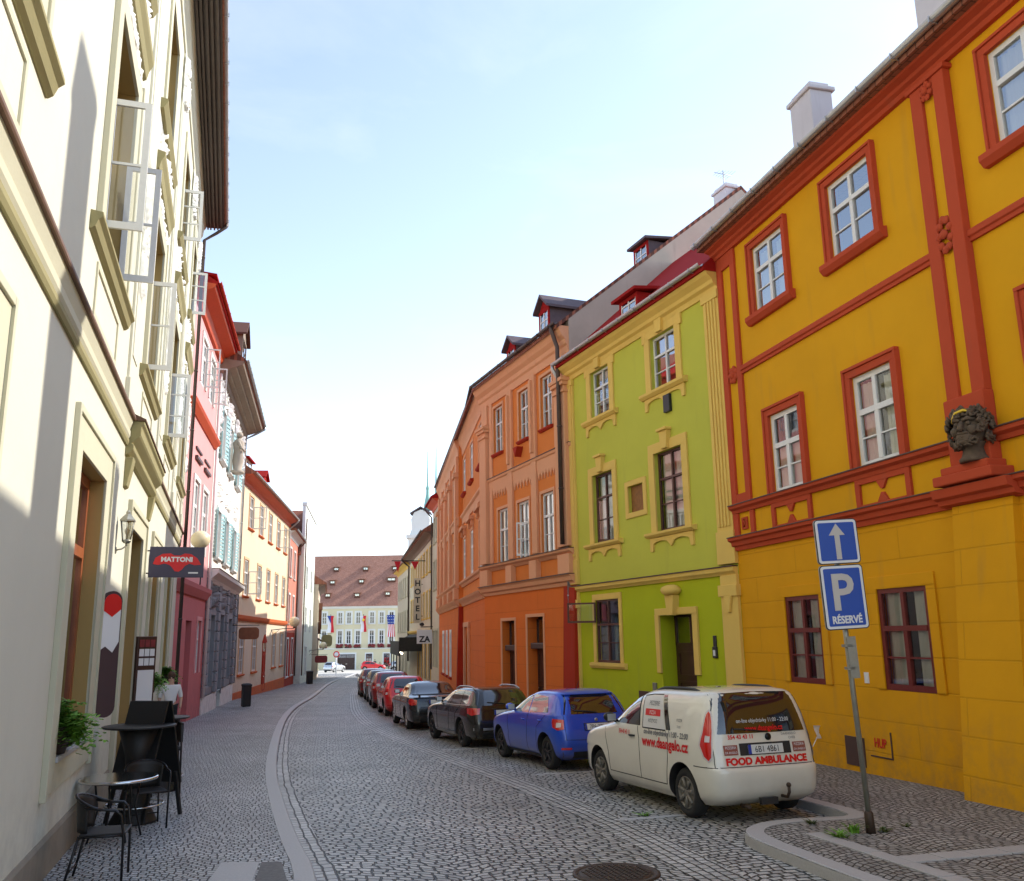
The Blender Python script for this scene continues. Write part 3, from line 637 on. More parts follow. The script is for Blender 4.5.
        g = MB(); s.bx(g, x0, x1, yf-.018, yf-.008, zb+.1, zb+h-.12); g.build('pane', M['glass'], d)
        f = MB(); s.bx(f, u-.03, u+.03, yf-.006, yf+.012, zb+.1, zb+h-.12); s.bx(f, x0, x1, yf-.005, yf+.01, zb+h*.55, zb+h*.55+.04); s.bx(f, x0, x0+.05, yf-.004, yf+.011, zb+.1, zb+h-.12); s.bx(f, x1-.05, x1, yf-.004, yf+.011, zb+.1, zb+h-.12)
        f.build('dormer_window', M[fm], d)
        return d
    def door(s, u0, u1, z0, z1, y, mt, tr=.22, panels=2, leafs=1):
        q = MB(); zt = z1-(z1-z0)*tr if tr else z1
        s.bx(q, u0, u1, y-.06, y, z0, zt)
        d = q.build('door', M[mt], s.e)
        p = MB(); n = panels
        for l_ in range(leafs):
            a = u0+(u1-u0)*l_/leafs; b = u0+(u1-u0)*(l_+1)/leafs
            for i in range(n):
                za = z0+.15+(zt-z0-.2)*i/n; zb = z0+.05+(zt-z0-.2)*(i+1)/n; m = .13
                for k in ((a+m, b-m, za, za+.05), (a+m, b-m, zb-.05, zb), (a+m, a+m+.05, za+.05, zb-.05), (b-m-.05, b-m, za+.05, zb-.05)): s.bx(p, k[0], k[1], y-.005, y+.025, k[2], k[3])
        p.build('door_panel', M[mt], d)
        h = MB(); h.tube([s.P(u1-.12, y, z0+1.02), s.P(u1-.12, y+.06, z0+1.02), s.P(u1-.24, y+.06, z0+1.02)], .012); s.bx(h, (u0+u1)/2-.14, (u0+u1)/2+.14, y+.001, y+.02, z0+.98, z0+1.04); h.build('handle', M['chrome'], d)
        if tr:
            g = MB(); s.bx(g, u0+.05, u1-.05, y-.03, y-.02, zt+.05, z1-.04); g.build('fanlight', M['glass'], d)
            f = MB()
            for k in ((u0, u0+.06, zt, z1), (u1-.06, u1, zt, z1), (u0, u1, zt, zt+.06), (u0, u1, z1-.05, z1), ((u0+u1)/2-.03, (u0+u1)/2+.03, zt, z1)): s.bx(f, k[0], k[1], y-.06, y+.01, k[2], k[3])
            f.build('door_frame', M[mt], d)
        return d

def rosette(b, name, mt, u, z, r, y, parent=None, sq=1.0, n=7):
    q = MB(); 
    for i in range(n):
        a = 2*pi*i/n; q.blob(b.P(u+r*.62*cos(a), y, z+r*.62*sin(a)*sq), r*.36, 5, .1, sq=(1, .55, 1))
    q.blob(b.P(u, y+.02, z), r*.42, 6, .05, sq=(1, .6, 1)); return q.build(name, M[mt], parent or b.e)
def relief(b, name, mt, u0, u1, z0, z1, y=0, seed=1, amp=.10, nu=26, nz=40):
    """stucco scrollwork modelled as a lumpy raised field"""
    rd = random.Random(seed); q = MB(); cs = [(rd.uniform(u0, u1), rd.uniform(z0, z1), rd.uniform(.06, .17), rd.random()*6) for _ in range(26)]
    rows = []
    for j in range(nz+1):
        z = z0+(z1-z0)*j/nz; row = []
        for i in range(nu+1):
            u = u0+(u1-u0)*i/nu; h = 0
            for (cu, cz, r, ph) in cs:
                d = sqrt((u-cu)**2+(z-cz)**2); h = max(h, amp*max(0, 1-(d/r-.55)**2*5)*(.7+.3*sin(4*atan2(z-cz, u-cu)+ph)), amp*1.2*max(0, 1-d/(r*.35)))
            ed = min(i, nu-i, j, nz-j)
            row.append(b.P(u, y+(h if ed > 0 else -.01), z))
        rows.append(row)
    q.grid(rows); return q.build(name, M[mt], b.e, merge=False, recalc=False)

# ================================================================ RIGHT: ochre house
yb = B('yellow_house', 'ochre yellow house with brick-red mouldings and dark stone bust, nearest on the sunless side', Y0, YB, 'R', -.35)
UY0, UY1 = -16.2, 2.3
top = [(-.56, .70), (-3.42, -2.15), (-7.47, -6.22), (-10.2, -8.95), (-13.2, -11.95)]
mid = [(-.60, .51), (-3.44, -2.33), (-7.45, -6.36), (-10.2, -9.1), (-13.2, -12.1)]
low = [(-.73, .48), (-3.66, -2.43), (-8.2, -6.9), (-11.6, -10.3)]
yb.wall([M['yellow']], UY0, UY1, 4.05, 10.95, [(a, b, 8.89, 10.39) for a, b in top]+[(a, b, 4.91, 6.56) for a, b in mid], back=9)
yb.wall([M['yellow_low']], UY0, UY1, -.6, 4.05, [(a, b, 1.20, 2.84) for a, b in low], back=9)
for i, (a, b) in enumerate(top):
    yb.window(a, b, 8.89, 10.39, tr=.36, mun=(0, 1), ft=.085, sur=(.12, 'yred', .07, .05), sill=(.26, .2, .16, 'yred'), inset=.05,
              curt=[('curtain2', .9, 'blind'), None, ('curtain2', .95), None, ('blind', .5, 'blind')][i], open_=[(b-.08, 8.98, 9.83, .52, 205, -.1, 1), None, None, None, None][i])
for i, (a, b) in enumerate(mid):
    yb.window(a, b, 4.91, 6.56, tr=.40, mun=(0, 1), ft=.10, sur=(.13, 'yred', .07, .06), inset=.05, glass='glass_m', curt=[('curtain', .62), ('curtain2', .92), ('blind', .4, 'blind'), ('curtain', .5), ('curtain2', .9)][i])
    c = (a+b)/2; q = MB(); h = .72
    for k in ((c-h, c+h, 4.20, 4.28), (c-h, c+h, 4.64, 4.735), (c-h, c-h+.12, 4.28, 4.64), (c+h-.12, c+h, 4.28, 4.64)): yb.bx(q, k[0], k[1], 0-.002, .05, k[2], k[3])
    for sg in (1, -1):
        zz = 4.28 if sg == 1 else 4.64
        yb.fpr(q, [(c-.14, zz), (c+.14, zz), (c+.03, zz+sg*.15), (c-.03, zz+sg*.15)], -.002, .048)
    q.build('panel', M['yred'], yb.e, bevel=.006)
for i, (a, b) in enumerate(low):
    yb.window(a, b, 1.20, 2.84, fm='redframe', tr=.40, mun=(0, 1), ft=.085, sur=(.20, 'yellow_low', .035), sill=None, inset=.03, glass='glass_m', curt=[('curtain2', .97), ('curtain2', .97), ('curtain', .5), ('blind', .6)][i])
yb.interior(UY0, UY1, -.2, 10.8)
yb.band('cornice', 'yred', UY0, UY1, [(.09, 10.78), (.12, 10.85), (.19, 10.88), (.21, 10.93), (.32, 10.97), (.36, 11.02), (.45, 11.05), (.47, 11.10)])
yb.band('string_course', 'yred', UY0, 1.46, [(.05, 7.77), (.05, 7.83), (.08, 7.85), (.08, 7.93), (.05, 7.96)])
yb.band('sill_band', 'yred', UY0, 2.3, [(.06, 4.735), (.08, 4.80), (.15, 4.84), (.16, 4.90)])
yb.band('sill_flashing', 'metalcap', UY0, 2.3, [(.18, 4.903), (.18, 4.922)])
yb.band('belt_cornice', 'yred', UY0, 2.3, [(.06, 3.92), (.08, 4.0), (.13, 4.02), (.15, 4.10), (.22, 4.13), (.23, 4.19)])
yb.band('belt_flashing', 'metalcap', UY0, 2.3, [(.25, 4.193), (.25, 4.21)])
q = MB()
for a, b in ((2.08, 2.3), (1.46, 1.66)): yb.bx(q, a, b, -.002, .06, 4.925, 10.78)
yb.bx(q, 1.66, 2.08, -.002, .058, 4.925, 5.15); yb.bx(q, 1.66, 2.08, -.002, .058, 10.45, 10.78)
for a, b in ((2.08, 2.3), (1.40, 1.56)): yb.bx(q, a, b, -.002, .055, 4.215, 4.73)
q.build('pilaster', M['yred'], yb.e, bevel=.008)
rosette(yb, 'medallion', 'yred', 1.87, 7.86, .22, .03)
q = MB()
for k in ((1.72, 1.96, 4.36, 4.40), (1.72, 1.96, 4.58, 4.62), (1.72, 1.76, 4.40, 4.58), (1.92, 1.96, 4.40, 4.58)): yb.bx(q, k[0], k[1], -.002, .035, k[2], k[3])
q.tube([yb.P(1.76, .02, 4.40), yb.P(1.92, .02, 4.58)], .022, 5); q.tube([yb.P(1.92, .021, 4.40), yb.P(1.76, .021, 4.58)], .022, 5)
q.build('cross_ornament', M['yred'], yb.e)
for pu in (-5.10, -14.6):
    q = MB()
    for a, b in ((pu-.38, pu-.13), (pu+.13, pu+.38)): yb.bx(q, a, b, -.002, .14, 5.5, 10.78)
    yb.bx(q, pu-.13, pu+.13, -.002, .13, 10.40, 10.775)
    yb.bx(q, pu-.44, pu+.44, -.002, .18, 10.66, 10.74)
    q.build('pilaster', M['yred'], yb.e, bevel=.012)
    q = MB(); yb.bx(q, pu-.13, pu+.13, -.002, .08, 5.5, 10.40); q.build('pilaster_field', M['yellow'], yb.e)
    rosette(yb, 'scroll_ornament', 'yred', pu, 8.05, .19, .13, sq=2.1, n=9); rosette(yb, 'scroll_ornament', 'yred', pu, 10.50, .15, .15, sq=1.3)
    q = MB(); yb.bx(q, pu-.58, pu+.58, -.002, .40, 4.214, 4.36); yb.bx(q, pu-.46, pu+.46, -.002, .34, 4.36, 4.48); yb.bx(q, pu-.40, pu+.40, -.002, .20, 4.48, 5.5)
    q.build('bust_pedestal', M['yred'], yb.e, bevel=.02)
    q = MB(); yb.pr(q, [(-.01, -.6), (.52, -.6), (.10, 3.93), (-.01, 3.93)], pu-.58, pu+.58); q.build('buttress', M['yellow_low'], yb.e)
    q = MB(); yb.pr(q, [(.06, 3.93), (.20, 3.96), (.22, 4.03), (.30, 4.06), (.33, 4.185), (.0, 4.185)], pu-.74, pu+.74); q.build('belt_cornice', M['yred'], yb.e)
yr = yb.roof('tile', UY0, UY1+.05, 11.12, .50, 3.0, 9.0)
yb.gutter(UY0, UY1+.1, .56, 11.16, .085)
yb.chimney(yr, -.05, -1.3, 11.3, 14.0, .80, .55); yb.chimney(yr, -4.65, -1.2, 11.2, 16.9, 1.1, .9); 
q = MB(); yb.bx(q, -1.68, -1.14, -.005, .02, -.12, .36); q.build('cellar_hatch', M['metalcap'], yb.e, bevel=.004)
q = MB()
for k in ((-2.42, -1.84, .09, .112), (-2.42, -2.395, .112, .52)): yb.bx(q, k[0], k[1], 0, .015, k[2], k[3])
q.build('gas_hatch', M['metalcap'], yb.e)
t_ = lettering('HUP', .22, M['signred'], yb.e, yb.P(-2.12, .012, .25), (pi/2, 0, pi), sx=.75)
q = MB(); yb.bx(q, -1.98, -1.86, .001, .012, 1.28, 1.46); q.build('sticker', M['signwhite'], yb.e)

# carved bust on the pedestal
bust = MB(); wp = yb.world(-5.27, .26, 4.47); rd = random.Random(3)
bust.lathe([(.20, 0), (.21, .04), (.17, .08), (.15, .14), (.14, .2), (.2, .27)], 18)
bust.blob((0, .03, .47), .245, 20, .05, rd, sq=(.95, .85, 1.2))                         # skull and cheeks
bust.blob((0, .20, .335), .105, 12, .08, rd, sq=(1.15, .8, .8)); bust.blob((0, .215, .275), .075, 10, .1, rd, sq=(1.2, .8, .8))   # jaw, chin
bust.tube([(0, .235, .56), (0, .28, .50), (0, .305, .445), (0, .27, .425)], [.03, .035, .048, .03], 8)   # nose
bust.tube([(-.11, .21, .385), (-.05, .265, .395), (0, .275, .385), (.05, .265, .395), (.11, .21, .385)], [.015, .022, .02, .022, .015], 6); bust.tube([(-.08, .235, .345), (0, .27, .34), (.08, .235, .345)], [.014, .022, .014], 6)
for sx in (-1, 1):
    bust.tube([(sx*.02, .255, .575), (sx*.09, .25, .60), (sx*.16, .19, .575)], [.022, .032, .02], 7)   # brows
    bust.blob((sx*.085, .225, .53), .034, 8, 0, rd); bust.blob((sx*.12, .20, .43), .075, 10, .1, rd)
for k in range(240):                                                                    # locks of hair and beard
    a = rd.uniform(0, 2*pi); t = rd.uniform(-1.0, 1.35)
    if abs(a-pi/2) < .85 and -.62 < t < .62: continue
    r0 = .235*cos(t*.95)+.055; c_ = Vector((r0*cos(a)*1.02, .02+r0*sin(a)*.92, .47+.27*sin(t)*1.08))
    tw = rd.uniform(-1, 1); tg_ = Vector((-sin(a), cos(a), 0)); n_ = Vector((cos(a), sin(a), .35*sin(t))).normalized()
    pts = [c_+tg_*(.045*cos(q_*1.5+tw*3))+Vector((0, 0, .045*sin(q_*1.5+tw*3)))+n_*(.012*q_) for q_ in range(4)]
    bust.tube([tuple(p) for p in pts], [.026, .030, .026, .012], 6)
bo = bust.build('stone_bust', M['stone'], loc=wp); bo.rotation_euler = (0, 0, yb.e.rotation_euler.z+.35); bo.scale = (1.0, 1.0, 1.0)
tag(bo, 'dark carved stone head with curly mane and gilt band on the red pedestal', 'sculpture')
gb = MB(); gb.tube([(-.15, .19, .69), (-.05, .26, .715), (.06, .265, .69), (.13, .235, .62), (.15, .22, .56)], [.018, .026, .024, .018, .01], 8); gb.build('gilt_band', M['gold'], bo)

# ================================================================ lime green house
g = B('green_house', 'lime green house with straw trim and red roof between the orange and ochre houses', G0, GB, 'R', -.45)
UG1 = 8.42
gh = [(5.60, 6.79, 8.49, 9.93), (2.0, 3.25, 8.43, 9.89)]; gm = [(5.62, 6.88, 4.77, 6.78), (1.98, 3.31, 4.72, 6.76)]
nic = (3.94, 4.77, 5.39, 6.12); gl_ = (5.55, 6.97, 1.39, 3.14); gd = (1.9, 3.42, -.6, 2.62, .48)
g.wall([M['green']], .003, UG1, 3.5, 10.65, gh+gm+[nic+(.10,)], back=8)
g.wall([M['green_low']], .003, UG1, -.7, 3.5, [gl_, gd], back=8)
g.interior(0, UG1, -.3, 10.4, -1.6)
g.window(*gh[0], tr=.36, mun=(0, 1), ft=.06, sur=(.26, 'gtrim', .05), ears=1, key=1, sill=(.46, .16, .16, 'gtrim'), curt=('curtain2', .8, 'redcurt'), open_=(6.75, 8.55, 9.3, .55, 200, -.12, 1))
g.window(*gh[1], tr=.36, mun=(0, 1), ft=.06, sur=(.26, 'gtrim', .05), ears=1, key=1, sill=(.46, .16, .16, 'gtrim'), curt=('curtain', .97, 'redcurt'))
g.window(*gm[0], fm='brownframe', tr=.34, mun=(0, 1), ft=.055, glass='glass_m', sur=(.24, 'gtrim', .05), key=1, sill=(.46, .14, .16, 'gtrim'), curt=('curtain', .97), open_=(6.84, 4.83, 6.06, .58, 195, -.10, 1))
g.window(*gm[1], fm='brownframe', tr=.34, mun=(0, 1), ft=.055, glass='glass_m', sur=(.26, 'gtrim', .05), key=1, sill=(.46, .14, .16, 'gtrim'), curt=('curtain', .97))
g.window(*gl_, fm='brownframe', tr=.40, mun=(0, 1), ft=.06, sur=(.16, 'gtrim', .04), sill=(.34, .16, .10, 'gtrim'), inset=.05, curt=('curtain2', .6), open_=(6.93, 2.50, 3.08, .9, 40, .03, 0))
for (a, b, c, d) in gh+gm:   # scalloped aprons under the sills
    q = MB(); zz = c-.15; u0, u1 = a-.34, b+.34; w_ = u1-u0; pts = [(u0, zz), (u1, zz), (u1, zz-.34), (u1-.12, zz-.34), (u1-.16, zz-.16)]
    for i in range(1, 10):
        t = i/10; pts.append((u1-.16-(w_/2-.26)*t, zz-.14+.05*sin(pi*t)))
    pts += [((u0+u1)/2+.10, zz-.18), ((u0+u1)/2, zz-.27), ((u0+u1)/2-.10, zz-.18)]
    for i in range(1, 10):
        t = i/10; pts.append(((u0+u1)/2-.10-(w_/2-.26)*t, zz-.14+.05*sin(pi*t)))
    pts += [(u0+.16, zz-.16), (u0+.12, zz-.34), (u0, zz-.34)]
    g.fpr(q, pts, -.002, .055); q.build('apron', M['gtrim'], g.e)
q = MB(); a, b, c, d = nic
for k in ((a-.16, a, c-.14, d+.14), (b, b+.16, c-.14, d+.14), (a, b, c-.14, c), (a, b, d, d+.14)): g.bx(q, k[0], k[1], -.002, .035, k[2], k[3])
q.build('niche_frame', M['gtrim'], g.e, bevel=.008)
q = MB(); g.bx(q, a, b, -.12, -.09, c, d); q.build('niche_panel', simple('brown_painting', (.28, .12, .03), .7, noise=.5, nscale=9), g.e)
# lesenes
for a, b in ((.006, .62), (7.98, 8.42)):
    q = MB(); g.bx(q, a, b, -.002, .07, 3.66, 10.2)
    n = 4
    for i in range(n): uu = a+.06+(b-a-.12)*(i+.5)/n; g.bx(q, uu-.035, uu+.035, .07-.001, .105, 4.5, 9.9)
    g.bx(q, a-.03, b+.03, -.002, .12, 9.9, 10.1); g.bx(q, a-.03, b+.03, -.002, .10, 3.66, 4.4)
    g.bx(q, a, b, -.002, .08, -.6, 3.42); g.bx(q, a-.04, b+.04, -.002, .13, 2.95, 3.2)
    g.fpr(q, [((a+b)/2-.14, 2.95), ((a+b)/2+.14, 2.95), ((a+b)/2+.05, 2.6), ((a+b)/2-.05, 2.6)], .079, .14)
    q.build('lesene', M['gtrim'], g.e, bevel=.008)
g.band('string_course', 'gtrim', .02, UG1, [(.05, 3.42), (.08, 3.46), (.13, 3.50), (.14, 3.59)])
g.band('string_flashing', 'metalcap', .02, UG1, [(.17, 3.595), (.17, 3.618)])
g.band('cornice', 'gtrim', .02, UG1, [(.05, 10.10), (.08, 10.22), (.16, 10.27), (.18, 10.36), (.30, 10.46), (.36, 10.54), (.38, 10.62)])
q = MB()
for k in ((1.69, 1.9, -.6, 2.62), (3.42, 3.60, 1.2, 2.62), (1.69, 3.60, 2.62, 2.78)): g.bx(q, k[0], k[1], -.002, .06, max(k[2], 1.2), k[3])
q.build('door_surround', M['gtrim'], g.e, bevel=.01)
q = MB(); c = 2.68; g.fpr(q, [(c-.12, 2.60), (c+.12, 2.60), (c+.2, 3.08), (c-.2, 3.08)], -.002, .18)
q.blob(g.P(c, .10, 3.20), .28, 10, .05, sq=(1.25, .8, .5)); q.build('console', M['gtrim'], g.e)
g.door(1.93, 3.39, -.45, 2.60, -.40, 'dwood', tr=.24, panels=3)
q = MB(); g.bx(q, .98, 1.14, 0, .05, 1.60, 1.85); g.bx(q, 1.0, 1.12, 0, .03, 1.85, 2.1); q.build('house_number', M['ink'], g.e, bevel=.01)
q = MB(); g.bx(q, 1.02, 1.10, .051, .056, 1.65, 1.78); q.build('number_plate', M['signwhite'], g.e)
q = MB(); g.bx(q, .72, 1.12, -.01, .012, .42, .78)
for i in range(7): g.bx(q, .74, 1.10, .012, .024, .45+i*.045, .47+i*.045)
q.build('vent_grille', M['green_low'], g.e)
q = MB(); g.bx(q, 3.72, 3.88, 0, .05, .55, .95); q.build('intercom', M['galv'], g.e, bevel=.01)
q = MB(); g.bx(q, 4.1, 4.65, -.01, .02, .1, .72); q.build('meter_hatch', M['metalcap'], g.e, bevel=.006)
q = MB(); g.bx(q, 2.33, 2.62, 0, .09, 7.70, 8.16); q.build('vent_box', M['ink'], g.e, bevel=.01)
grf = g.roof('redroof', 0, UG1+.02, 10.66, .42, 4.05, 8.0)
g.gutter(.02, UG1+.1, .48, 10.70, .08); g.downpipe(8.52, .10, 10.72, .9, .48, 'zinc', .06)
g.dormer(grf, 4.55, -.15, 11.1, 1.05, .50, 1.6, 'shed', 'redroof', 'redroof', 'wframe', 'redroof', .25)
pass

# ================================================================ orange corner house
a_ = B('orange_house', 'tall orange house with salmon pilasters and gabled dormers, bending with the street', A0, AB, 'R', -.6)
UA0, UA1 = .62, 8.68; ZA = 11.6
au = [(2.05, 2.98), (4.05, 4.95), (6.55, 7.5)]; am = [(2.1, 3.12), (4.15, 5.2), (6.08, 7.13)]
ad = [(3.16, 4.5, -.8, 2.78, .40), (5.62, 6.85, -.8, 2.70, .34)]
a_.wall([M['orange']], UA0, UA1, 3.85, ZA, [(p, q_, 9.0, 10.82) for p, q_ in au]+[(p, q_, 4.77, 6.80) for p, q_ in am])
a_.wall([M['orange_low']], UA0, UA1, -.9, 3.85, ad)
a_.interior(UA0, UA1, -.4, 11.3, -1.6)
for i, (p, q_) in enumerate(au): a_.window(p, q_, 9.0, 10.82, tr=.36, mun=(0, 1), ft=.07, sill=(.05, .12, .12, 'ored'), inset=.12, sur=(.10, 'otrim', .03), curt=('curtain', .6))
for i, (p, q_) in enumerate(am): a_.window(p, q_, 4.77, 6.80, tr=.38, mun=(0, 1), ft=.08, inset=.10, sur=(.10, 'otrim', .03), curt=('curtain', .97), open_=(p+.05, 4.85, 6.0, .5, 60, -.05, 1) if i == 1 else None)
a_.door(3.2, 4.46, -.55, 2.72, -.33, 'dwood', tr=.3, panels=2); a_.door(5.66, 6.81, -.55, 2.66, -.27, 'dwood', tr=.34, panels=2)
for (p, q_, z0, z1, d) in ad:
    q = MB(); 
    for k in ((p-.10, p, -.7, z1), (q_, q_+.10, -.7, z1), (p-.10, q_+.10, z1, z1+.10)): a_.bx(q, k[0], k[1], -.002, .03, k[2], k[3])
    q.build('door_surround', M['otrim'], a_.e, bevel=.006)
    q = MB(); a_.bx(q, p+.1, q_-.1, -.25, -.05, z1-1.05, z1-.85); q.build('awning_box', M['metalcap'], a_.e, bevel=.03)
def pilaster(b, u0, u1, z0, z1, mt, y=.12, cap=True):
    q = MB(); b.bx(q, u0, u1, -.002, y, z0, z1)
    if cap:
        b.bx(q, u0-.05, u1+.05, -.002, y+.06, z1-.55, z1-.47); b.bx(q, u0-.08, u1+.08, -.002, y+.10, z1-.32, z1-.2); b.bx(q, u0-.12, u1+.12, -.002, y+.15, z1-.2, z1-.08)
    q.build('pilaster', M[mt], b.e, bevel=.015)
pilaster(a_, .75, 1.5, 4.85, 10.3, 'otrim', .2); pilaster(a_, 7.95, 8.64, 4.85, 10.3, 'otrim', .2)
pilaster(a_, .8, 1.45, 10.3, 11.1, 'otrim', .12, False); pilaster(a_, 8.0, 8.6, 10.3, 11.1, 'otrim', .12, False)
for u in (3.55, 5.72): pilaster(a_, u-.22, u+.22, 4.85, 11.1, 'otrim', .10, False); pilaster(a_, u-.07, u+.07, 8.3, 10.9, 'otrim', .2, False)
for u in (1.55, 7.6): pilaster(a_, u, u+.28, 4.85, 11.1, 'otrim', .07, False)
for p, q_ in ((.75, 1.5), (3.3, 3.8), (5.5, 5.95), (7.9, 8.66)):
    q = MB(); a_.bx(q, p-.04, q_+.04, -.002, .2, 4.0, 4.62); q.build('pedestal', M['otrim'], a_.e, bevel=.012)
a_.band('belt_cornice', 'otrim', UA0, UA1, [(.05, 3.66), (.08, 3.76), (.16, 3.80), (.20, 3.92), (.26, 3.98)]); a_.band('belt_flashing', 'metalcap', UA0, UA1, [(.29, 3.985), (.29, 4.01)])
a_.band('sill_band', 'otrim', UA0, UA1, [(.05, 4.56), (.12, 4.64), (.22, 4.70), (.24, 4.765)]); a_.band('sill_flashing', 'metalcap', UA0, UA1, [(.27, 4.77), (.27, 4.79)])
a_.band('frieze', 'otrim', UA0, UA1, [(.05, 7.62), (.06, 7.96), (.11, 8.0), (.12, 8.08)]); a_.band('frieze_flashing', 'metalcap', UA0, UA1, [(.15, 8.083), (.15, 8.10)])
for (p, q_) in ((1.85, 3.3), (3.82, 5.48), (5.96, 7.55)):
    n = 6; s_ = (q_-p)/n; q = MB(); pts = [(p, 7.63)]
    for i in range(n):
        c = p+s_*(i+.5); pts += [(c-s_*.46, 7.56), (c-s_*.36, 7.48), (c-s_*.12, 7.40), (c, 7.28), (c+s_*.12, 7.40), (c+s_*.36, 7.48), (c+s_*.46, 7.56)]
    a_.fpr(q, pts+[(q_, 7.63)], -.002, .05); q.build('tooth_frieze', M['otrim'], a_.e)
a_.band('cornice', 'otrim', UA0, UA1+.2, [(.06, 11.05), (.08, 11.3), (.14, 11.36), (.16, 11.5), (.28, 11.62), (.36, 11.80), (.42, 11.92)])
q = MB(); a_.fpr(q, [(4.6, 8.75), (5.0, 8.75), (4.8, 8.4)], .0, .25); q.build('console', M['ored'], a_.e)
q = MB(); a_.pr(q, [(-.01, -.9), (.24, -.9), (.10, 3.62), (-.01, 3.62)], .56, 1.35); q.build('corner_buttress', M['ored'], a_.e)
# second wing past the bend
bw = B('orange_wing', 'orange wing with arched door and tall shuttered windows, farther past the bend', B0, BB, 'R', -.8)
bm_ = [(.45, 1.65), (4.0, 5.2), (7.6, 8.8)]; UB = 24.6
cw = [(11.6, 12.8), (15.4, 16.6), (18.8, 20.0), (22.2, 23.4)]
bd = (6.2, 7.9, -1.2, 2.35, .5)
bw.wall([M['orange']], 0, 9.3, 3.75, ZA, [(p, q_, 4.86, 6.78) for p, q_ in bm_]+[(p, q_, 9.0, 10.7) for p, q_ in bm_])
bw.wall([M['orange_low']], 0, 9.3, -1.4, 3.75, [bd])
bw.wall([M['orange']], 9.3, UB, 3.75, ZA, [(p, q_, 4.86, 6.9) for p, q_ in cw]+[(p, q_, 9.0, 10.7) for p, q_ in cw], y=.2)
bw.wall([M['orange_low']], 9.3, UB, -1.4, 3.75, [(p, q_, .1, 2.55) for p, q_ in ((14, 15.2), (16.7, 18), (19.6, 21))], y=.2)
q = MB(); bw.pr(q, [(-.01, -1.4), (.36, -1.4), (.21, 3.6), (-.01, 3.6)], 9.22, 9.55); q.build('corner_buttress', M['ored'], bw.e)
q = MB(); bw.bx(q, 9.285, 9.3, -.1, .19, 3.6, ZA); bw.bx(q, UB, UB+.02, -7, .19, -1.4, ZA); q.build('return_wall', M['orange'], bw.e)
bw.interior(0, UB, -1, 11.3, -1.4)
for p, q_ in bm_: bw.window(p, q_, 4.86, 6.78, tr=.38, ft=.12, inset=.04, sur=(.12, 'otrim', .04), curt=('curtain', .97)); bw.window(p, q_, 9.0, 10.7, ft=.1, inset=.05, sill=(.1, .14, .16, 'ored'), sur=(.12, 'otrim', .03), curt=('curtain', .9))
for p, q_ in cw: bw.window(p, q_, 4.86, 6.9, ft=.1, inset=.05, y=.2, sur=(.12, 'otrim', .04), curt=('curtain', .97)); bw.window(p, q_, 9.0, 10.7, ft=.1, inset=.05, y=.2, sur=(.12, 'otrim', .04), curt=('curtain', .9))
for p, q_ in ((14, 15.2), (16.7, 18), (19.6, 21)): bw.window(p, q_, .1, 2.55, ft=.2, inset=.0, y=.2, sill=(.1, .14, .14, 'ored'), curt=('curtain', .99))
for p, q_ in bm_:
    q = MB(); bw.bx(q, p-.25, q_+.25, -.002, .24, 7.16, 7.32); bw.bx(q, p-.15, p+.05, -.002, .14, 6.9, 7.16); bw.bx(q, q_-.05, q_+.15, -.002, .14, 6.9, 7.16); q.build('window_hood', M['otrim'], bw.e, bevel=.01)
for u in (9.6, 13.6, 17.4, 20.9, 23.7):
    q = MB(); bw.bx(q, u, u+.8, .19, .37, 4.7, 10.3); bw.bx(q, u-.1, u+.9, .19, .47, 10.0, 10.2); bw.bx(q, u-.06, u+.86, .19, .43, 3.95, 4.5); bw.bx(q, u, u+.8, .19, .32, 10.3, 11.1); q.build('pilaster', M['otrim'], bw.e, bevel=.015)
for u0, u1, y in ((0, 9.3, 0), (9.3, UB, .2)):
    for nm, pf in (('belt_cornice', [(.05, 3.6), (.1, 3.7), (.22, 3.84), (.26, 3.92)]), ('sill_band', [(.06, 4.5), (.12, 4.6), (.2, 4.66), (.22, 4.74)]), ('frieze', [(.05, 7.55), (.06, 7.85), (.14, 7.92), (.14, 8.0)]), ('cornice', [(.06, 11.05), (.1, 11.36), (.18, 11.5), (.3, 11.62), (.38, 11.8), (.44, 11.92)])):
        bw.band(nm, 'otrim', u0, u1, [((p*.6 if nm == 'cornice' else p)+y, z) for p, z in pf])
q = MB(); pts = [(6.2, -1.2), (6.2, 1.5)]+[(7.05-.85*cos(pi*i/12), 1.5+.85*sin(pi*i/12)) for i in range(1, 12)]+[(7.9, 1.5), (7.9, -1.2)]
bw.fpr(q, pts, -.45, -.38); dd = q.build('door', M['dwood'], bw.e)
q = MB()
for i in range(1, 5): bw.bx(q, 6.2+.34*i-.015, 6.2+.34*i+.015, -.38, -.36, -1.0, 1.6)
q.build('door_panel', M['dwood'], dd)
q = MB()   # spandrels that round the opening
for sg in (-1, 1):
    c = 7.05; arc = [(c+sg*.85*cos(pi/2*i/10), 1.5+.85*sin(pi/2*i/10)) for i in range(11)]
    bw.fpr(q, arc+[(c+sg*.85, 2.35)], -.4, -.003)
q.build('arch_spandrel', M['orange_low'], bw.e)
q = MB()
for (p, q_, z0, z1) in ((5.85, 6.15, -1.2, 2.6), (7.95, 8.25, -1.2, 2.6), (5.75, 8.35, 2.6, 2.82)): bw.bx(q, p, q_, -.002, .1, z0, z1)
q.build('door_surround', M['otrim'], bw.e, bevel=.01)
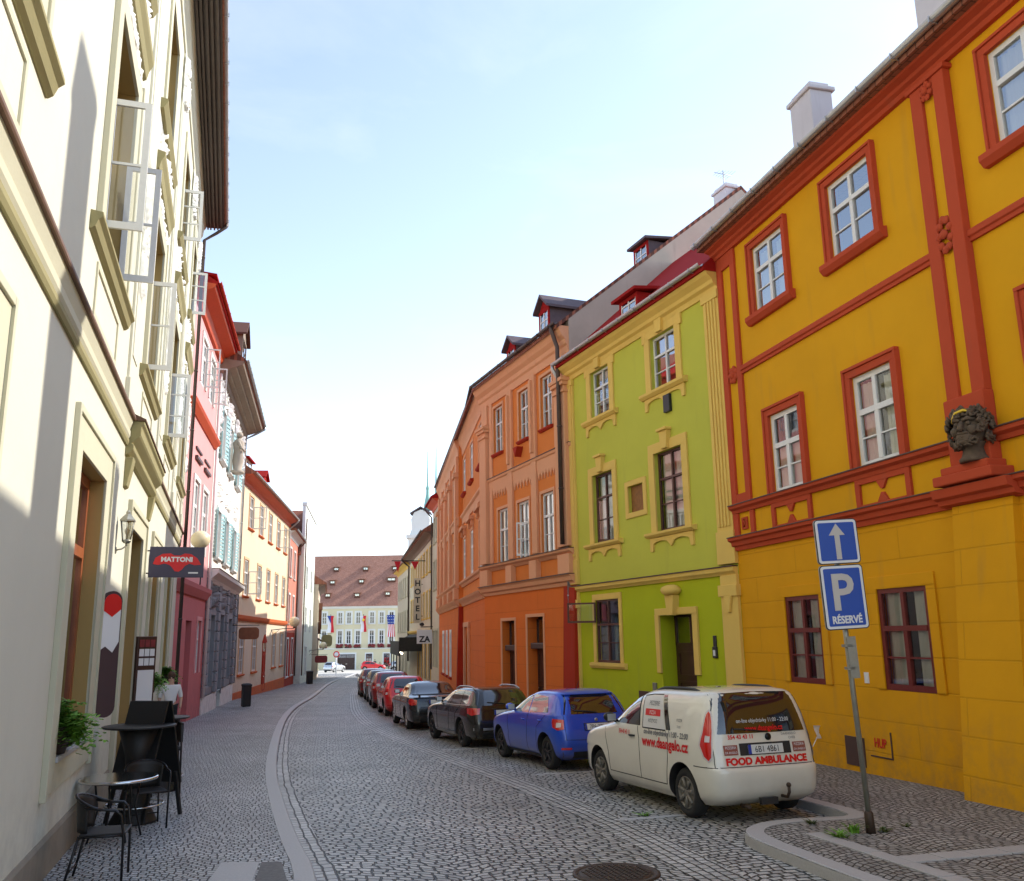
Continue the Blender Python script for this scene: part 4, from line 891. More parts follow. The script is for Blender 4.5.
# one roof over both wings of the orange house, grey rendered firewall over the green roof
def wedge_roof():
    q = MB(); ze, rise, k = 11.95, 6.3, 7.2
    def W(b, u, y, z): return tuple(a_.e.matrix_world.inverted() @ b.world(u, y, z))
    bpy.context.view_layer.update()
    e0, e1, e2 = W(a_, UA0-.02, .45, ze), W(a_, UA1+.05, .45, ze), W(bw, UB+.05, .46, ze)
    r0, r1, r2 = W(a_, UA0-.02, -k, ze+rise), W(a_, UA1, -k-.7, ze+rise), W(bw, UB+.2, -k, ze+rise)
    f0, f1, f2 = W(a_, UA0-.02, -2*k, ze), W(a_, UA1, -2*k-1.5, ze), W(bw, UB+.2, -2*k, ze)
    dn = lambda p: (p[0], p[1], p[2]-.14)
    q.add([e0, e1, e2, r0, r1, r2, f0, f1, f2]+[dn(p) for p in (e0, e1, e2, r0, r1, r2, f0, f1, f2)],
          [(0, 1, 4, 3), (1, 2, 5, 4), (3, 4, 7, 6), (4, 5, 8, 7), (9, 12, 13, 10), (10, 13, 14, 11), (12, 15, 16, 13), (13, 16, 17, 14), (0, 9, 10, 1), (1, 10, 11, 2), (0, 3, 12, 9), (3, 6, 15, 12), (2, 11, 14, 5), (5, 14, 17, 8)])
    ob = q.build('roof', M['tile'], a_.e, merge=False); uv = ob.data.uv_layers.new(name='UVMap')
    for lp in ob.data.loops: v = ob.data.vertices[lp.vertex_index].co; uv.data[lp.index].uv = (v.x, v.y*1.38)
    gq = MB(); a_.pr(gq, [(.02, ZA-.6), (.02, ze+.24), (-k, ze+rise-.16), (-2*k, ze-.16), (-2*k, -.9), (-.3, -.9), (-.3, ZA-.6)], UA0-.02, UA0+.30); gq.build('firewall', M['gable'], a_.e)
    return ob
orf = wedge_roof()
def aerial(b, u, y, z, h):
    q = MB(); q.tube([b.P(u, y, z), b.P(u, y, z+h)], .018, 6)
    for k in range(6): q.tube([b.P(u-.35+.03*k, y-.3+.12*k, z+h-.15), b.P(u+.35-.03*k, y-.3+.12*k, z+h-.15)], .007, 4)
    q.tube([b.P(u, y-.35, z+h-.15), b.P(u, y+.4, z+h-.15)], .01, 5); q.build('aerial', M['galv'], b.e)
aerial(a_, 1.2, -6.9, 18.2, .9)
a_.gutter(UA0-.05, UA1, .52, 12.0, .08, 'dzinc'); bw.tube('gutter', 'dzinc', [(-.1, .50, 12.0), (3, .40, 12.0), (UB, .52, 12.0)], .07)
a_.downpipe(.92, .30, 12.02, 4.9, .5, 'ored' if False else 'dzinc', .07)
a_.dormer(orf, 2.75, -.1, 12.3, .85, .95, 2.4, 'gable', 'slate', 'redroof', 'wframe', 'slate', .45)
a_.dormer(orf, 6.2, -.25, 12.2, .85, .75, 2.0, 'gable', 'slate', 'redroof', 'wframe', 'slate', .4)
a_.dormer(orf, 1.9, -3.6, 14.9, 1.0, .95, 2.6, 'shed', 'slate', 'redroof', 'wframe', 'slate', .35)
a_.chimney(orf, 1.1, -6.9, 16.8, 18.35, .8, .6)
tag(bw.e)

# ================================================================ beyond: ivory houses and the hotel, town hall on the square, tower
def plain_house(name, label, p, b, side, zb, length, ztop, rise, depth, wm, rows, trim, roofm='tile', eave=.5, fm='wframe', curt=('curtain', .9), extra=None, sur=True, glass='glass', zlow=None, lowm=None, cornice=None, inset=.12, surm=None):
    h = B(name, label, p, b, side, zb); holes = []
    for (us, wd, z0, z1, st) in rows:
        for u in us: holes.append((u-wd/2, u+wd/2, z0, z1))
    zl = zlow if zlow is not None else zb-.6
    if lowm: h.wall([M[lowm]], 0, length, zb-.6, zl, holes, back=depth)
    h.wall([M[wm]], 0, length, zl, ztop, holes, back=depth)
    h.interior(0, length, zb, ztop-.3, -1.2)
    for (us, wd, z0, z1, st) in rows:
        for u in us:
            h.window(u-wd/2, u+wd/2, z0, z1, fm=st.get('fm', fm), tr=st.get('tr', .36), ft=st.get('ft', .08), inset=st.get('inset', inset), sur=(st.get('sw', .14), surm or trim, .045) if sur and st.get('sur', 1) else None, sill=st.get('sill', (.2, .12, .12, trim)), curt=st.get('curt', curt), glass=glass, mun=st.get('mun', (0, 1)))
    c = cornice or trim
    if c: h.band('cornice', c, 0, length, [(.05, ztop-.45), (.1, ztop-.3), (.22, ztop-.2), (eave*.75, ztop-.05), (eave*.85, ztop+.04)])
    r = h.roof(roofm, -.02, length+.02, ztop+.1, eave, rise, depth)
    return h, r
# ivory shop-house between orange wing and hotel
k_, kr = plain_house('ivory_house', 'narrow ivory house with red-edged roof wedged between orange wing and hotel', K0, KB, 'R', -1.2, 4.6, 11.3, 3.2, 9, 'hotelw',
    [([1.3, 3.3], 1.0, 8.6, 10.3, {}), ([1.3, 3.3], 1.0, 5.4, 7.3, {}), ([1.3, 3.3], 1.2, .2, 2.6, {'sill': None})], 'cream_trim', 'redroof', .6, cornice='eaves_o')
k_.downpipe(4.55, .1, 11.3, 0, .6, 'dzinc')
H0 = K0+dvec(KB)*4.62
h1, h1r = plain_house('hotel_building', 'ivory hotel with dark shop canopy and brown eaves, on the far right row', H0, KB, 'R', -1.4, 24.5, 9.6, 4.2, 11, 'hotelw',
    [([1.8, 4.6, 7.4, 10.2, 13, 15.8, 18.6, 21.4], 1.15, 6.9, 8.6, {}), ([1.8, 4.6, 7.4, 10.2, 13, 15.8, 18.6, 21.4], 1.15, 3.6, 5.5, {}), ([2.2, 5.6, 9, 12.4], 1.9, -.9, 1.7, {'sill': None, 'fm': 'brownframe', 'curt': None})], 'gtrim', 'tile', .75, cornice='eaves_b')
h1.band('string_course', 'gtrim', 0, 24.5, [(.08, 2.5), (.18, 2.62), (.2, 2.75)])
h1.gutter(0, 24.5, .8, 9.72, .08, 'dzinc'); h1.downpipe(24.2, .12, 9.7, 0, .8, 'dzinc', .08)
q = MB(); h1.pr(q, [(-.002, 2.45), (-.002, 2.28), (1.7, 1.35), (1.75, 1.0), (1.8, 1.0), (1.76, 1.42), (.05, 2.45)], 9.5, 24); h1.bx(q, 9.5, 24, 1.72, 1.82, .75, 1.9); h1.bx(q, 9.45, 9.52, 0, 1.8, 1.1, 2.2); cn = q.build('canopy', simple('dark_canopy_cloth', (.03, .03, .024), .8, noise=.3), h1.e)
q = MB()
for u in (9.7, 14.4, 19.1, 23.8): q.tube([h1.P(u, 1.72, 1.0), h1.P(u, 1.72, -1.8)], .05, 6)
q.build('canopy_post', M['blackm'], cn)
for u in (10.6, 13.2, 15.8, 18.4):
    q = MB(); q.blob(h1.P(u, 1.5, .95), .09, 6, 0); q.build('bulb', M['bulb'], cn)
H2 = H0+dvec(KB)*24.5
h2, h2r = plain_house('white_corner_house', 'pale corner house with tiled roof, last of the right row by the square', H2, KB-1, 'R', -2.2, 16, 9.4, 4.2, 10, 'hotelw',
    [([2, 5, 8, 11, 14], 1.1, 6.3, 8.2, {}), ([2, 5, 8, 11, 14], 1.1, 2.8, 4.8, {}), ([3, 7, 11], 1.8, -1.8, 1.2, {'sill': None})], 'cream_trim', 'tile', .7, cornice='gtrim')
# HOTEL sign, pizza board
hs = empty('hotel_sign', h1.world(8.6, .12, 3.3), h1.e.rotation_euler.z); tag(hs, 'tall vertical white sign board lettered HOTEL, hung out from the ivory hotel front', 'sign')
q = MB(); q.box(-.05, .05, .0, .60, 0, 3.5); hb = q.build('sign_board', M['hotelw'], hs)
q = MB(); 
for z in (.5, 3.0): q.box(-.02, .02, -.15, .0, z, z+.06)
q.build('bracket', M['blackm'], hs)
for i, ch in enumerate('HOTEL'): lettering(ch, .62, M['ink'], hs, (-.056, .30, 2.90-i*.66), (pi/2, 0, -pi/2), bold=.02)
ps = empty('pizza_sign', k_.world(3.9, .1, 1.75), k_.e.rotation_euler.z); tag(ps, 'white shop board with black ZA lettering projecting below the hotel sign', 'sign')
q = MB(); q.box(-.05, .05, 0, 1.05, 0, .95); q.build('sign_board', M['signwhite'], ps); lettering('ZA', .55, M['ink'], ps, (-.056, .52, .12), (pi/2, 0, -pi/2), bold=.02)
q = MB(); q.box(-.04, .04, -.05, .8, 1.1, 1.16); q.blob((0, .7, 1.3), .14, 6, .2, sq=(.5, 1.2, .8)); q.build('iron_bracket', M['blackm'], ps)
# pennant bracket
pn = empty('pennant', h1.world(6.2, .02, 8.0), h1.e.rotation_euler.z); tag(pn, 'red pennants on an iron arm high above the HOTEL sign', 'flag')
q = MB(); q.tube([(0, 0, 0), (0, 2.6, 0)], .04, 6); q.build('arm', M['blackm'], pn)
q = MB(); q.prism([(.5, -.05), (1.1, -.05), (.8, -.7)], -.02, .02); q.prism([(1.9, -.05), (2.4, -.05), (2.1, -.9)], -.02, .02); q.build('cloth', M['flagr'], pn)

# town hall facing down the street
FD = 168; FX = lambda px: (px-512)/891.5*FD*.977
HZ = lambda z150: 2.15+(z150-2.15)*FD/150
f0 = Vector((-9, FD)); F = B('town_hall', 'cream town hall closing the street, huge red tiled roof with small dormers and flags', f0, 90, 'L', gz(FD)-.1)
# local u runs to the left seen from here: x_world = -9 + u*dirx ; bearing 90 -> +x, so u negative goes left
F0, F1 = -38.0, 0.0
def fu(px): return (FX(px)+9)
cols_ = [320.9, 336.8, 345.6, 354.8, 368.7, 378.4, 388.3, 398.5, 407]
zu, zl_, zs = (6.0, 4.35), (3.2, 1.35), .45
fu_h = [(fu(p)-.42, fu(p)+.42, zu[1]+.5, zu[0]+.95) for p in cols_]; fl_h = [(fu(p)-.42, fu(p)+.42, zl_[1]-.1, zl_[0]+.45) for p in cols_]
fg = [(fu(334.5), fu(352.5), gz(FD)-.1, -.6, .6), (fu(363.3), fu(369.5), -2.5, -.55, .15), (fu(381), fu(387), -2.5, -.55, .15)]
F.wall([M['hallw']], F0, F1, gz(FD)-1, 8.1, fu_h+fl_h+fg, back=16)
F.interior(F0, F1, gz(FD), 7.8, -1.5)
for h_ in fu_h+fl_h: F.window(*h_, ft=.09, tr=.4, sur=(.24, 'white', .05), sill=(.25, .15, .15, 'white'), inset=.06, curt=None, glass='glass_m')
for p in cols_:
    q = MB(); rd = random.Random(int(p)); u = fu(p)
    for i in range(26): q.blob(F.P(u+rd.uniform(-.6, .6), .3+rd.uniform(-.1, .15), zl_[1]-.45+rd.uniform(-.25, .25)), rd.uniform(.1, .18), 4, .3, rd)
    fb = q.build('flower_box', M['geran'], F.e); 
    q = MB(); F.bx(q, u-.6, u+.6, .05, .4, zl_[1]-.85, zl_[1]-.65); q.build('planter', M['terracotta'], fb)
F.band('string_course', 'white', F0, F1, [(.1, .25), (.2, .38), (.22, .5)]); F.band('cornice', 'white', F0, F1, [(.1, 7.6), (.3, 7.8), (.5, 8.05)])
a, b = fu(334.5), fu(352.5)
q = MB()
for k in ((a-.25, a, gz(FD), -.6), (b, b+.25, gz(FD), -.6), (a-.25, b+.25, -.6, -.3)): F.bx(q, k[0], k[1], -.002, .12, k[2], k[3])
F_s = q.build('door_surround', M['white'], F.e)
F.door(a+.05, b-.05, gz(FD), -.62, -.5, 'dwood', tr=.25, panels=2, leafs=4)
for (p0, p1) in ((363.3, 369.5), (381, 387)): F.window(fu(p0), fu(p1), -2.5, -.55, fm='brownframe', ft=.1, sur=(.2, 'white', .04), inset=.05)
cobj('tile_hall', tiles('pale_hall_tiles', (.50, .25, .18), (.40, .18, .12)))  # lighter tile tones for the hall roof alone
Fr = F.roof('tile_hall', F0-.3, F1+.3, 8.15, .6, 9.9, 15.0)
def eyelid(px, py, wd):
    # position on the front roof slope
    for i in range(200):
        y = -.1-i*.035; z = 8.15+9.9*(.6-y)/(7.5+.6)
        d = FD-y
        if 640.5-(z-EYE)/d*905 <= py: break
    u = (px-512)/905*d+9
    F.dormer(Fr, u, y+.55, z-.25, wd, .55, 1.4, 'shed', 'tile', 'eaves_b', 'eaves_b', 'tile_o', .25)
for px, py, wd in ((333.5, 572, 1.0), (363, 572, 1.0), (392.5, 572, 1.0), (330, 585, 1.0), (359, 584.5, 1.0), (389, 583, 1.6), (325.7, 598, 1.0), (355, 598, 1.0), (385.5, 597, 1.0)): eyelid(px, py, wd)
# flags on poles from the town hall
def flag(px, z0, wd, hgt, label, kind):
    e = empty('flag', F.world(fu(px), .1, z0+hgt*.55), F.e.rotation_euler.z); tag(e, label, 'flag', 'flags on the town hall')
    q = MB(); q.tube([(0, 0, .2), (0, 1.6, 1.4)], .045, 6); q.lathe([(.07, 0), (.07, .1), (0, .14)], 8, (0, 1.6, 1.38)); q.build('pole', M['blackm'], e)
    def P(s, t): return (wd*(s-.5)+.10*sin(t*5+s*2), 1.5+.14*sin(s*7+t*2.5)+.05*sin(t*9), 1.25-hgt*t)
    def piece(s0, s1, t0, t1, m, nm='cloth', dz=0):
        r = MB(); r.grid([[tuple(Vector(P(s0+(s1-s0)*i/8, t0+(t1-t0)*j/12))+Vector((0, dz, 0))) for i in range(9)] for j in range(13)]); r.build(nm, M[m], e, recalc=False)
    # seen from the street local +x is to the left
    if kind == 'cz':
        piece(.5, 1, 0, 1, 'flagw'); piece(0, .5, 0, 1, 'flagr')
        r = MB(); r.add([tuple(Vector(P(.02, 0))+Vector((0, .05, .03))), tuple(Vector(P(.98, 0))+Vector((0, .05, .03))), tuple(Vector(P(.5, .42))+Vector((0, .08, 0)))], [(0, 1, 2)]); r.build('blue_wedge', M['flagb'], e, recalc=False)
    elif kind == 'city':
        piece(.5, 1, 0, 1, 'flagw'); piece(0, .5, 0, 1, 'flagr')
        r = MB(); r.blob((0, 1.75, .5), .28, 6, .1, sq=(.8, .15, 1)); r.build('crest', M['gold'], e)
    else:
        piece(0, 1, 0, .42, 'flagb')
        for i in range(8): piece(i/8, (i+1)/8, .42, 1, 'flagr' if i % 2 == 0 else 'flagw', 'stripe')
        r = MB(); rd = random.Random(4)
        for i in range(12): s_, t_2 = (i % 4+.5)/4, (i//4+.5)/3*.4; p = P(s_, t_2); r.blob((p[0], p[1]+.04, p[2]), .07, 4, 0, sq=(1, .3, 1))
        r.build('star', M['flagw'], e)
flag(329, 3.4, 1.15, 3.0, 'white and red flag with blue wedge, leftmost on the cream town hall', 'cz')
flag(361.7, 3.4, 1.0, 2.9, 'half white half red flag with small crest at middle of the cream town hall', 'city')
flag(389, 2.9, 1.35, 3.9, 'long draped flag, dark blue above red and white stripes, beside the hotel corner', 'us')
# tower and spires behind the right row
tp = Vector((-20.2, 196)); te = empty('church_tower', (tp.x-.1, tp.y, gz(tp.y)-4.0)); tag(te, 'pale baroque gable tower with thin green spires rising behind the right row', 'tower')
q = MB(); q.box(-2.6, 2.6, -2.2, 2.2, 0, 31.2); q.box(-3.0, 3.0, -2.6, 2.6, 31.2, 32.0); q.build('shaft', M['white'], te)
q = MB(); q.prism([(-2.4, 32), (2.4, 32), (1.9, 33.4), (2.1, 35.4), (1.4, 37.0), (0, 37.6), (-1.4, 37.0), (-2.1, 35.4), (-1.9, 33.4)], -1.6, 1.6, axis='y'); q.build('gable_front', M['white'], te, bevel=.05)
q = MB(); q.prism([(-2.3, 36.6), (0, 38.0), (2.3, 36.6), (2.3, 36.9), (0, 38.3), (-2.3, 36.9)], -1.9, 1.9, axis='y'); q.build('coping', M['slate'], te)
q = MB(); q.lathe([(.9, 37.6), (.75, 39.0), (.35, 41.2), (.3, 42.2), (.42, 42.6), (.2, 43.2), (.05, 51)], 10, (1.3, .5, 0)); q.lathe([(.35, 33), (.25, 42.5), (.05, 52)], 8, (3.2, .5, 0)); q.build('spire', M['verdigris'], te)

# ================================================================ LEFT: cream palace front
lb = B('cream_palace', 'tall cream stuccoed town palace with open white casements, nearest on the left', L0, LB, 'L', -.3)
UL0, UL1 = -16.0, 17.2; ZL = 16.2; PITCH = 5.45
cl = [(-2.4, -.62), (3.1, 4.75), (8.3, 9.9), (13.5, 15.0)]
lg = [(-2.50, -.44, 1.02, 4.20, .55), (3.0, 5.0, -.8, 4.0, .6), (7.6, 9.3, 1.1, 4.0, .45), (12.4, 14.0, 1.1, 4.0, .45), (-8.5, -6.5, 1.02, 4.20, .5)]
lm = [(p, q_, 6.72, 9.75, .45) for p, q_ in ((-2.4, -.55), (3.3, 5.05), (8.9, 10.6), (14.3, 15.9), (-8.2, -6.4))]
lt = [(p, q_, 11.75, 14.3, .4) for p, q_ in ((-2.4, -.55), (3.3, 5.05), (8.9, 10.6), (14.3, 15.9))]
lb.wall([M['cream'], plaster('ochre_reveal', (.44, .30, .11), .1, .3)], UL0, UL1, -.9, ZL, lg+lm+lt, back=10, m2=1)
lb.interior(UL0, UL1, -.3, 16, -2.2)
pl = MB(); lb.pr(pl, [(-.01, -.95), (.05, -.95), (.03, .24), (.01, .28), (-.01, .28)], UL0, 2.6); lb.pr(pl, [(-.01, -.95), (.05, -.95), (.03, -.02), (-.01, 0)], 5.4, UL1); pl.build('plinth', M['plinth'], lb.e)
for h_ in (lg[0], lg[2], lg[3], lg[4]):
    a, b, c, d = h_[:4]
    wv = lb.window(a, b, c, d, fm='wood', inset=.20, tr=.3, mun=(0, 0), ft=.13, glass='glass_l', curt=('curtain2', .9))
    q = MB()
    for k in ((a-.42, a, c-.32, d+.34), (b, b+.42, c-.32, d+.34), (a, b, d, d+.34), (a, b, c-.32, c-.06)): lb.bx(q, k[0], k[1], -.002, .035, k[2], k[3])
    for k in ((a-.50, a-.42, c-.36, d+.42), (b+.42, b+.50, c-.36, d+.42), (a-.42, b+.42, d+.34, d+.42)): lb.bx(q, k[0], k[1], -.002, .06, k[2], k[3])
    q.build('surround', M['cream_trim'], wv, bevel=.008)
    q = MB(); lb.bx(q, a+.0, b-.0, -.20, .06, c-.055, c+.0); q.build('sill', M['granite'], wv, bevel=.008)
a, b = 3.0, 5.0
q = MB()
for k in ((a-.45, a, -.5, 4.3), (b, b+.45, -.5, 4.3), (a, b, 4.0, 4.3)): lb.bx(q, k[0], k[1], -.002, .04, k[2], k[3])
for k in ((a-.56, a-.45, -.5, 4.4), (b+.45, b+.56, -.5, 4.4), (a-.45, b+.45, 4.3, 4.4)): lb.bx(q, k[0], k[1], -.002, .07, k[2], k[3])
q.build('door_surround', M['cream_trim'], lb.e, bevel=.008)
lb.door(a+.03, b-.03, -.35, 3.95, -.5, 'wood', tr=.28, panels=3, leafs=2)
for u0, u1 in ((UL0, 1.45), (6.05, UL1)):   # belt cornice
    lb.band('belt_moulding', 'olive', u0, u1, [(.03, 5.08), (.05, 5.12), (.05, 5.17)])
    lb.band('belt_cornice', 'cream_trim', u0, u1, [(.035, 5.172), (.06, 5.22), (.06, 5.30), (.05, 5.32), (.08, 5.42), (.09, 5.46)])
    lb.band('belt_flashing', 'eaves_b', u0, u1, [(.12, 5.463), (.13, 5.48), (.12, 5.53), (.02, 5.60)])
q = MB(); lb.pr(q, [(-.01, 4.93), (.05, 4.95), (.12, 5.02), (.12, 5.10), (.09, 5.12), (.19, 5.22), (.21, 5.25), (.21, 5.38), (.25, 5.42), (.25, 5.47), (-.01, 5.47)], 1.46, 6.04); q.build('door_entablature', M['olive'], lb.e, bevel=.012)
lb.band('entablature_cap', 'eaves_b', 1.44, 6.06, [(.27, 5.473), (.27, 5.50), (.04, 5.60)])
for u in (1.7, 5.8):
    q = MB(); lb.pr(q, [(-.002, 4.45), (.05, 4.48), (.09, 4.7), (.12, 4.92), (-.002, 4.92)], u-.16, u+.16); q.build('console', M['olive'], lb.e, bevel=.012)
for i, h_ in enumerate(lm):
    a, b, c, d = h_[:4]
    wv = lb.window(a, b, c, d, fm='wframe', inset=.30, ft=.08, tr=.36, mun=(0, 1), glass='glass_s', curt=('curtain2', .9) if i % 2 else None)
    q = MB()
    for k in ((a-.36, a, c, d+.3), (b, b+.36, c, d+.3), (a, b, d, d+.3)): lb.bx(q, k[0], k[1], -.002, .045, k[2], k[3])
    for k in ((a-.46, a-.36, c, d+.38), (b+.36, b+.46, c, d+.38)): lb.bx(q, k[0], k[1], -.002, .07, k[2], k[3])
    q.build('surround', M['cream_trim'], wv, bevel=.008)
    q = MB(); lb.pr(q, [(-.36, c), (.0, c), (.13, c-.02), (.135, c-.07), (.09, c-.11), (.06, c-.19), (.02, c-.22), (-.01, c-.22), (-.01, c-.05), (-.36, c-.05)], a-.78, b+.78); q.build('sill', M['olive'], wv, bevel=.005)
    q = MB(); lb.pr(q, [(-.01, d+.62), (.05, d+.66), (.08, d+.8), (.13, d+.9), (.14, d+.98), (-.01, d+1.02)], a-.6, b+.6); q.build('window_hood', M['olive'], wv, bevel=.008)
    relief(lb, 'relief', 'white', a-.4, b+.4, d+.36, d+.62, .0, 10+i, .05, 40, 12)
    relief(lb, 'relief', 'white', a-.5, b+.5, d+1.05, d+1.85, .0, 60+i, .09, 36, 24)
    q = MB()
    for k in ((a-.1, a-.04, 5.75, 6.4), (b+.04, b+.1, 5.75, 6.4), (a-.04, b+.04, 5.75, 5.81), (a-.04, b+.04, 6.34, 6.4)): lb.bx(q, k[0], k[1], -.002, .02, k[2], k[3])
    q.build('apron_panel', M['cream_trim'], wv)
for i, h_ in enumerate(lt):
    a, b, c, d = h_[:4]
    wv = lb.window(a, b, c, d, fm='wframe', inset=.30, ft=.08, tr=.36, glass='glass_s', curt=None)
    q = MB()
    for k in ((a-.30, a, c, d+.3), (b, b+.30, c, d+.3), (a, b, d, d+.3)): lb.bx(q, k[0], k[1], -.002, .045, k[2], k[3])
    q.build('surround', M['cream_trim'], wv, bevel=.008)
    q = MB(); lb.pr(q, [(-.34, c), (.0, c), (.12, c-.02), (.125, c-.08), (.06, c-.2), (-.01, c-.22), (-.01, c-.05), (-.34, c-.05)], a-.7, b+.7); q.build('sill', M['olive'], wv, bevel=.005)
# flat pilasters with stucco drops between the bays
for u in (1.4, 7.0, 12.4, 16.75):
    q = MB(); lb.bx(q, u-.45, u+.45, -.002, .04, 5.65, 15.4); lb.bx(q, u-.3, u+.3, .039, .055, 6.4, 14.6); lb.bx(q, u-.55, u+.55, -.002, .07, 5.65, 6.0); q.build('pilaster', M['cream'], lb.e, bevel=.008)
    relief(lb, 'stucco_drop', 'white', u-.3, u+.3, 7.4, 9.8, .055, int(u*10), .07, 20, 60); relief(lb, 'stucco_capital', 'white', u-.5, u+.5, 14.2, 15.3, .055, int(u*7), .10)
lb.band('cornice', 'cream', UL0, UL1, [(.04, 15.4), (.06, 15.6), (.12, 15.7), (.14, 15.9), (.20, 16.0), (.22, 16.1)])
q = MB(); lb.pr(q, [(.0, 16.1), (.22, 16.06), (.22, 16.03), (.80, 16.05), (.80, 16.16), (.0, 16.25)], UL0, UL1)
for k in (.24, .33, .45, .56, .68): lb.bx(q, UL0+.01, UL1-.01, k, k+.05, 15.96+.02*(k > .5), 16.07)
q.build('eaves_soffit', simple('dark_weathered_boards', (.085, .062, .05), .75, noise=.4, nscale=5), lb.e)
lr = lb.roof('tile', UL0, UL1, 16.2, .84, 5, 10)
lb.gutter(UL0, UL1+.05, .86, 16.22, .08, 'zinc')
lb.downpipe(16.95, .18, 16.2, .4, .86, 'dzinc', .055)
# open casements of the palace (hinged on the far jamb, swung out over the street)
for (u, z0, z1, wd, an, k) in ((-2.38, 6.88, 8.55, .47, 90, 1), (-.57, 6.95, 8.65, .45, 88, 1), (3.35, 6.85, 8.5, .46, 90, 1), (8.95, 6.85, 8.4, .50, 87, 2), (8.95, 11.85, 13.2, .52, 88, 2), (14.3, 11.85, 13.2, .5, 86, 2)):
    lb.sash(lb.e, 'wframe', u, z0, z1, wd, an, y=-.03, bars=k, ft=.075)

# pink house
UPW = 7.5
pk = B('pink_house', 'narrow pink house with orange-red eaves next to the cream palace', P0, PB, 'L', -.65)
pw = [(2.3, 3.6), (4.7, 6.1)]
pkd = (2.5, 3.9, -1, 2.85, .35)
pk.wall([M['pink']], 0, UPW, 3.9, 13.8, [(p, q_, 5.3, 7.7) for p, q_ in pw]+[(p, q_, 11.2, 12.9) for p, q_ in pw], back=9)
pk.wall([M['pink_d']], 0, UPW, -1.4, 3.9, [pkd, (5.2, 6.4, 1.0, 2.9)], back=9)
pk.interior(0, UPW, -.5, 13.6, -1.4)
for p, q_ in pw:
    pk.window(p, q_, 5.3, 7.7, inset=.06, ft=.12, sur=(.16, 'white', .05), glass='glass_l', curt=('curtain', .97)); pk.window(p, q_, 11.2, 12.9, inset=.06, ft=.12, sur=(.16, 'white', .05), glass='glass_l', curt=('curtain', .9), open_=(q_-.1, 11.3, 12.8, .5, 85, .0, 2))
    q = MB(); pk.bx(q, p-.1, q_+.1, -.002, .1, 8.4, 8.5); pk.bx(q, p-.1, q_+.1, -.002, .06, 8.75, 8.82); q.build('window_hood', M['metalcap'], pk.e)
pk.window(5.2, 6.4, 1.0, 2.9, inset=.1, glass='glass_l', sur=(.14, 'pink', .04))
pk.door(2.53, 3.87, -.6, 2.82, -.25, 'ored', tr=.2)
pk.band('belt_cornice', 'eaves_o', 0, UPW, [(.05, 9.75), (.2, 9.95), (.24, 10.05)]); pk.band('base_cornice', 'pink_d', 0, UPW, [(.06, 3.7), (.2, 3.95), (.22, 4.1)])
q = MB(); pk.pr(q, [(-.01, 13.4), (.1, 13.45), (.2, 13.7), (.6, 13.88), (.65, 14.0), (-.01, 14.08)], 0, UPW); q.build('eaves_soffit', M['eaves_o'], pk.e)
pkr = pk.roof('redroof', 0, UPW, 14.08, .70, 3.4, 9); pk.gutter(0, UPW, .75, 14.1, .07, 'ored')
pk.dormer(pkr, 3.6, .1, 14.5, 1.4, .9, 2.0, 'shed', 'redroof', 'redroof', 'wframe', 'redroof', .3)
pk.tube('downpipe', 'wframe', [(7.45, .1, 13), (7.45, .1, 0)], .06)
# white house with teal shutters and blackened rusticated base
W0 = P0+dvec(PB)*UPW; UW = 12.6
wh = B('white_house', 'white stuccoed house with teal shutters and sooty rusticated ground floor', W0, PB, 'L', -.8)
ww = [(1.9, 3.2), (5.2, 6.6), (9.0, 10.4)]
wh.wall([M['white']], 0, UW, 4.9, 13.3, [(p, q_, 5.6, 7.6) for p, q_ in ww]+[(p, q_, 9.8, 12.0) for p, q_ in ww], back=9)
wl_ = [(1.4, 3.0, .3, 3.2, .3), (5.0, 6.6, -1.3, 3.3, .4), (8.8, 10.4, .3, 3.2, .3)]
wh.wall([M['slate_r']], 0, UW, -.0, 4.9, wl_, back=9); wh.wall([M['white']], 0, UW, -1.5, -.0, [wl_[1]], back=9, y=.06)
wh.interior(0, UW, -.8, 13, -1.4)
for p, q_ in ww:
    for z0, z1 in ((5.6, 7.6), (9.8, 12.0)):
        wh.window(p, q_, z0, z1, inset=.08, ft=.1, sur=(.16, 'white', .06), sill=(.2, .14, .18, 'white'), glass='glass_l', curt=('curtain', .6))
        for uu, an in ((p-.02, 172), (q_+.02, 9)):
            s_ = MB(); aa = radians(an); u1 = uu+.62*cos(aa); y1 = .05+.62*sin(aa)
            n = 11
            def SP(t, z, th): return wh.P(uu+(u1-uu)*t-th*sin(aa), .05+(y1-.05)*t+th*cos(aa), z)
            for (t0, t1, za, zb) in ((0, .1, z0, z1), (.9, 1, z0, z1), (.1, .9, z0, z0+.1), (.1, .9, z1-.1, z1))+tuple((.1, .9, z0+.12+i*(z1-z0-.25)/n, z0+.12+(i+.62)*(z1-z0-.25)/n) for i in range(n)):
                s_.add([SP(t0, za, -.02), SP(t1, za, -.02), SP(t1, za, .02), SP(t0, za, .02), SP(t0, zb, -.02), SP(t1, zb, -.02), SP(t1, zb, .02), SP(t0, zb, .02)], [(0, 3, 2, 1), (4, 5, 6, 7), (0, 1, 5, 4), (1, 2, 6, 5), (2, 3, 7, 6), (3, 0, 4, 7)])
            s_.build('shutter', M['teal'], wh.e)
    relief(wh, 'relief', 'white', p-.2, q_+.2, 8.1, 8.9, .01, int(p*9), .10); relief(wh, 'relief', 'white', p-.3, q_+.3, 12.3, 13.0, .01, int(p*9)+3, .12)
for i, u in enumerate((.6, 4.2, 7.8, 11.6)): relief(wh, 'stucco_figure', 'chim', u-.4, u+.4, 10.6, 12.9, .05, 50+i, .16, 16, 40)
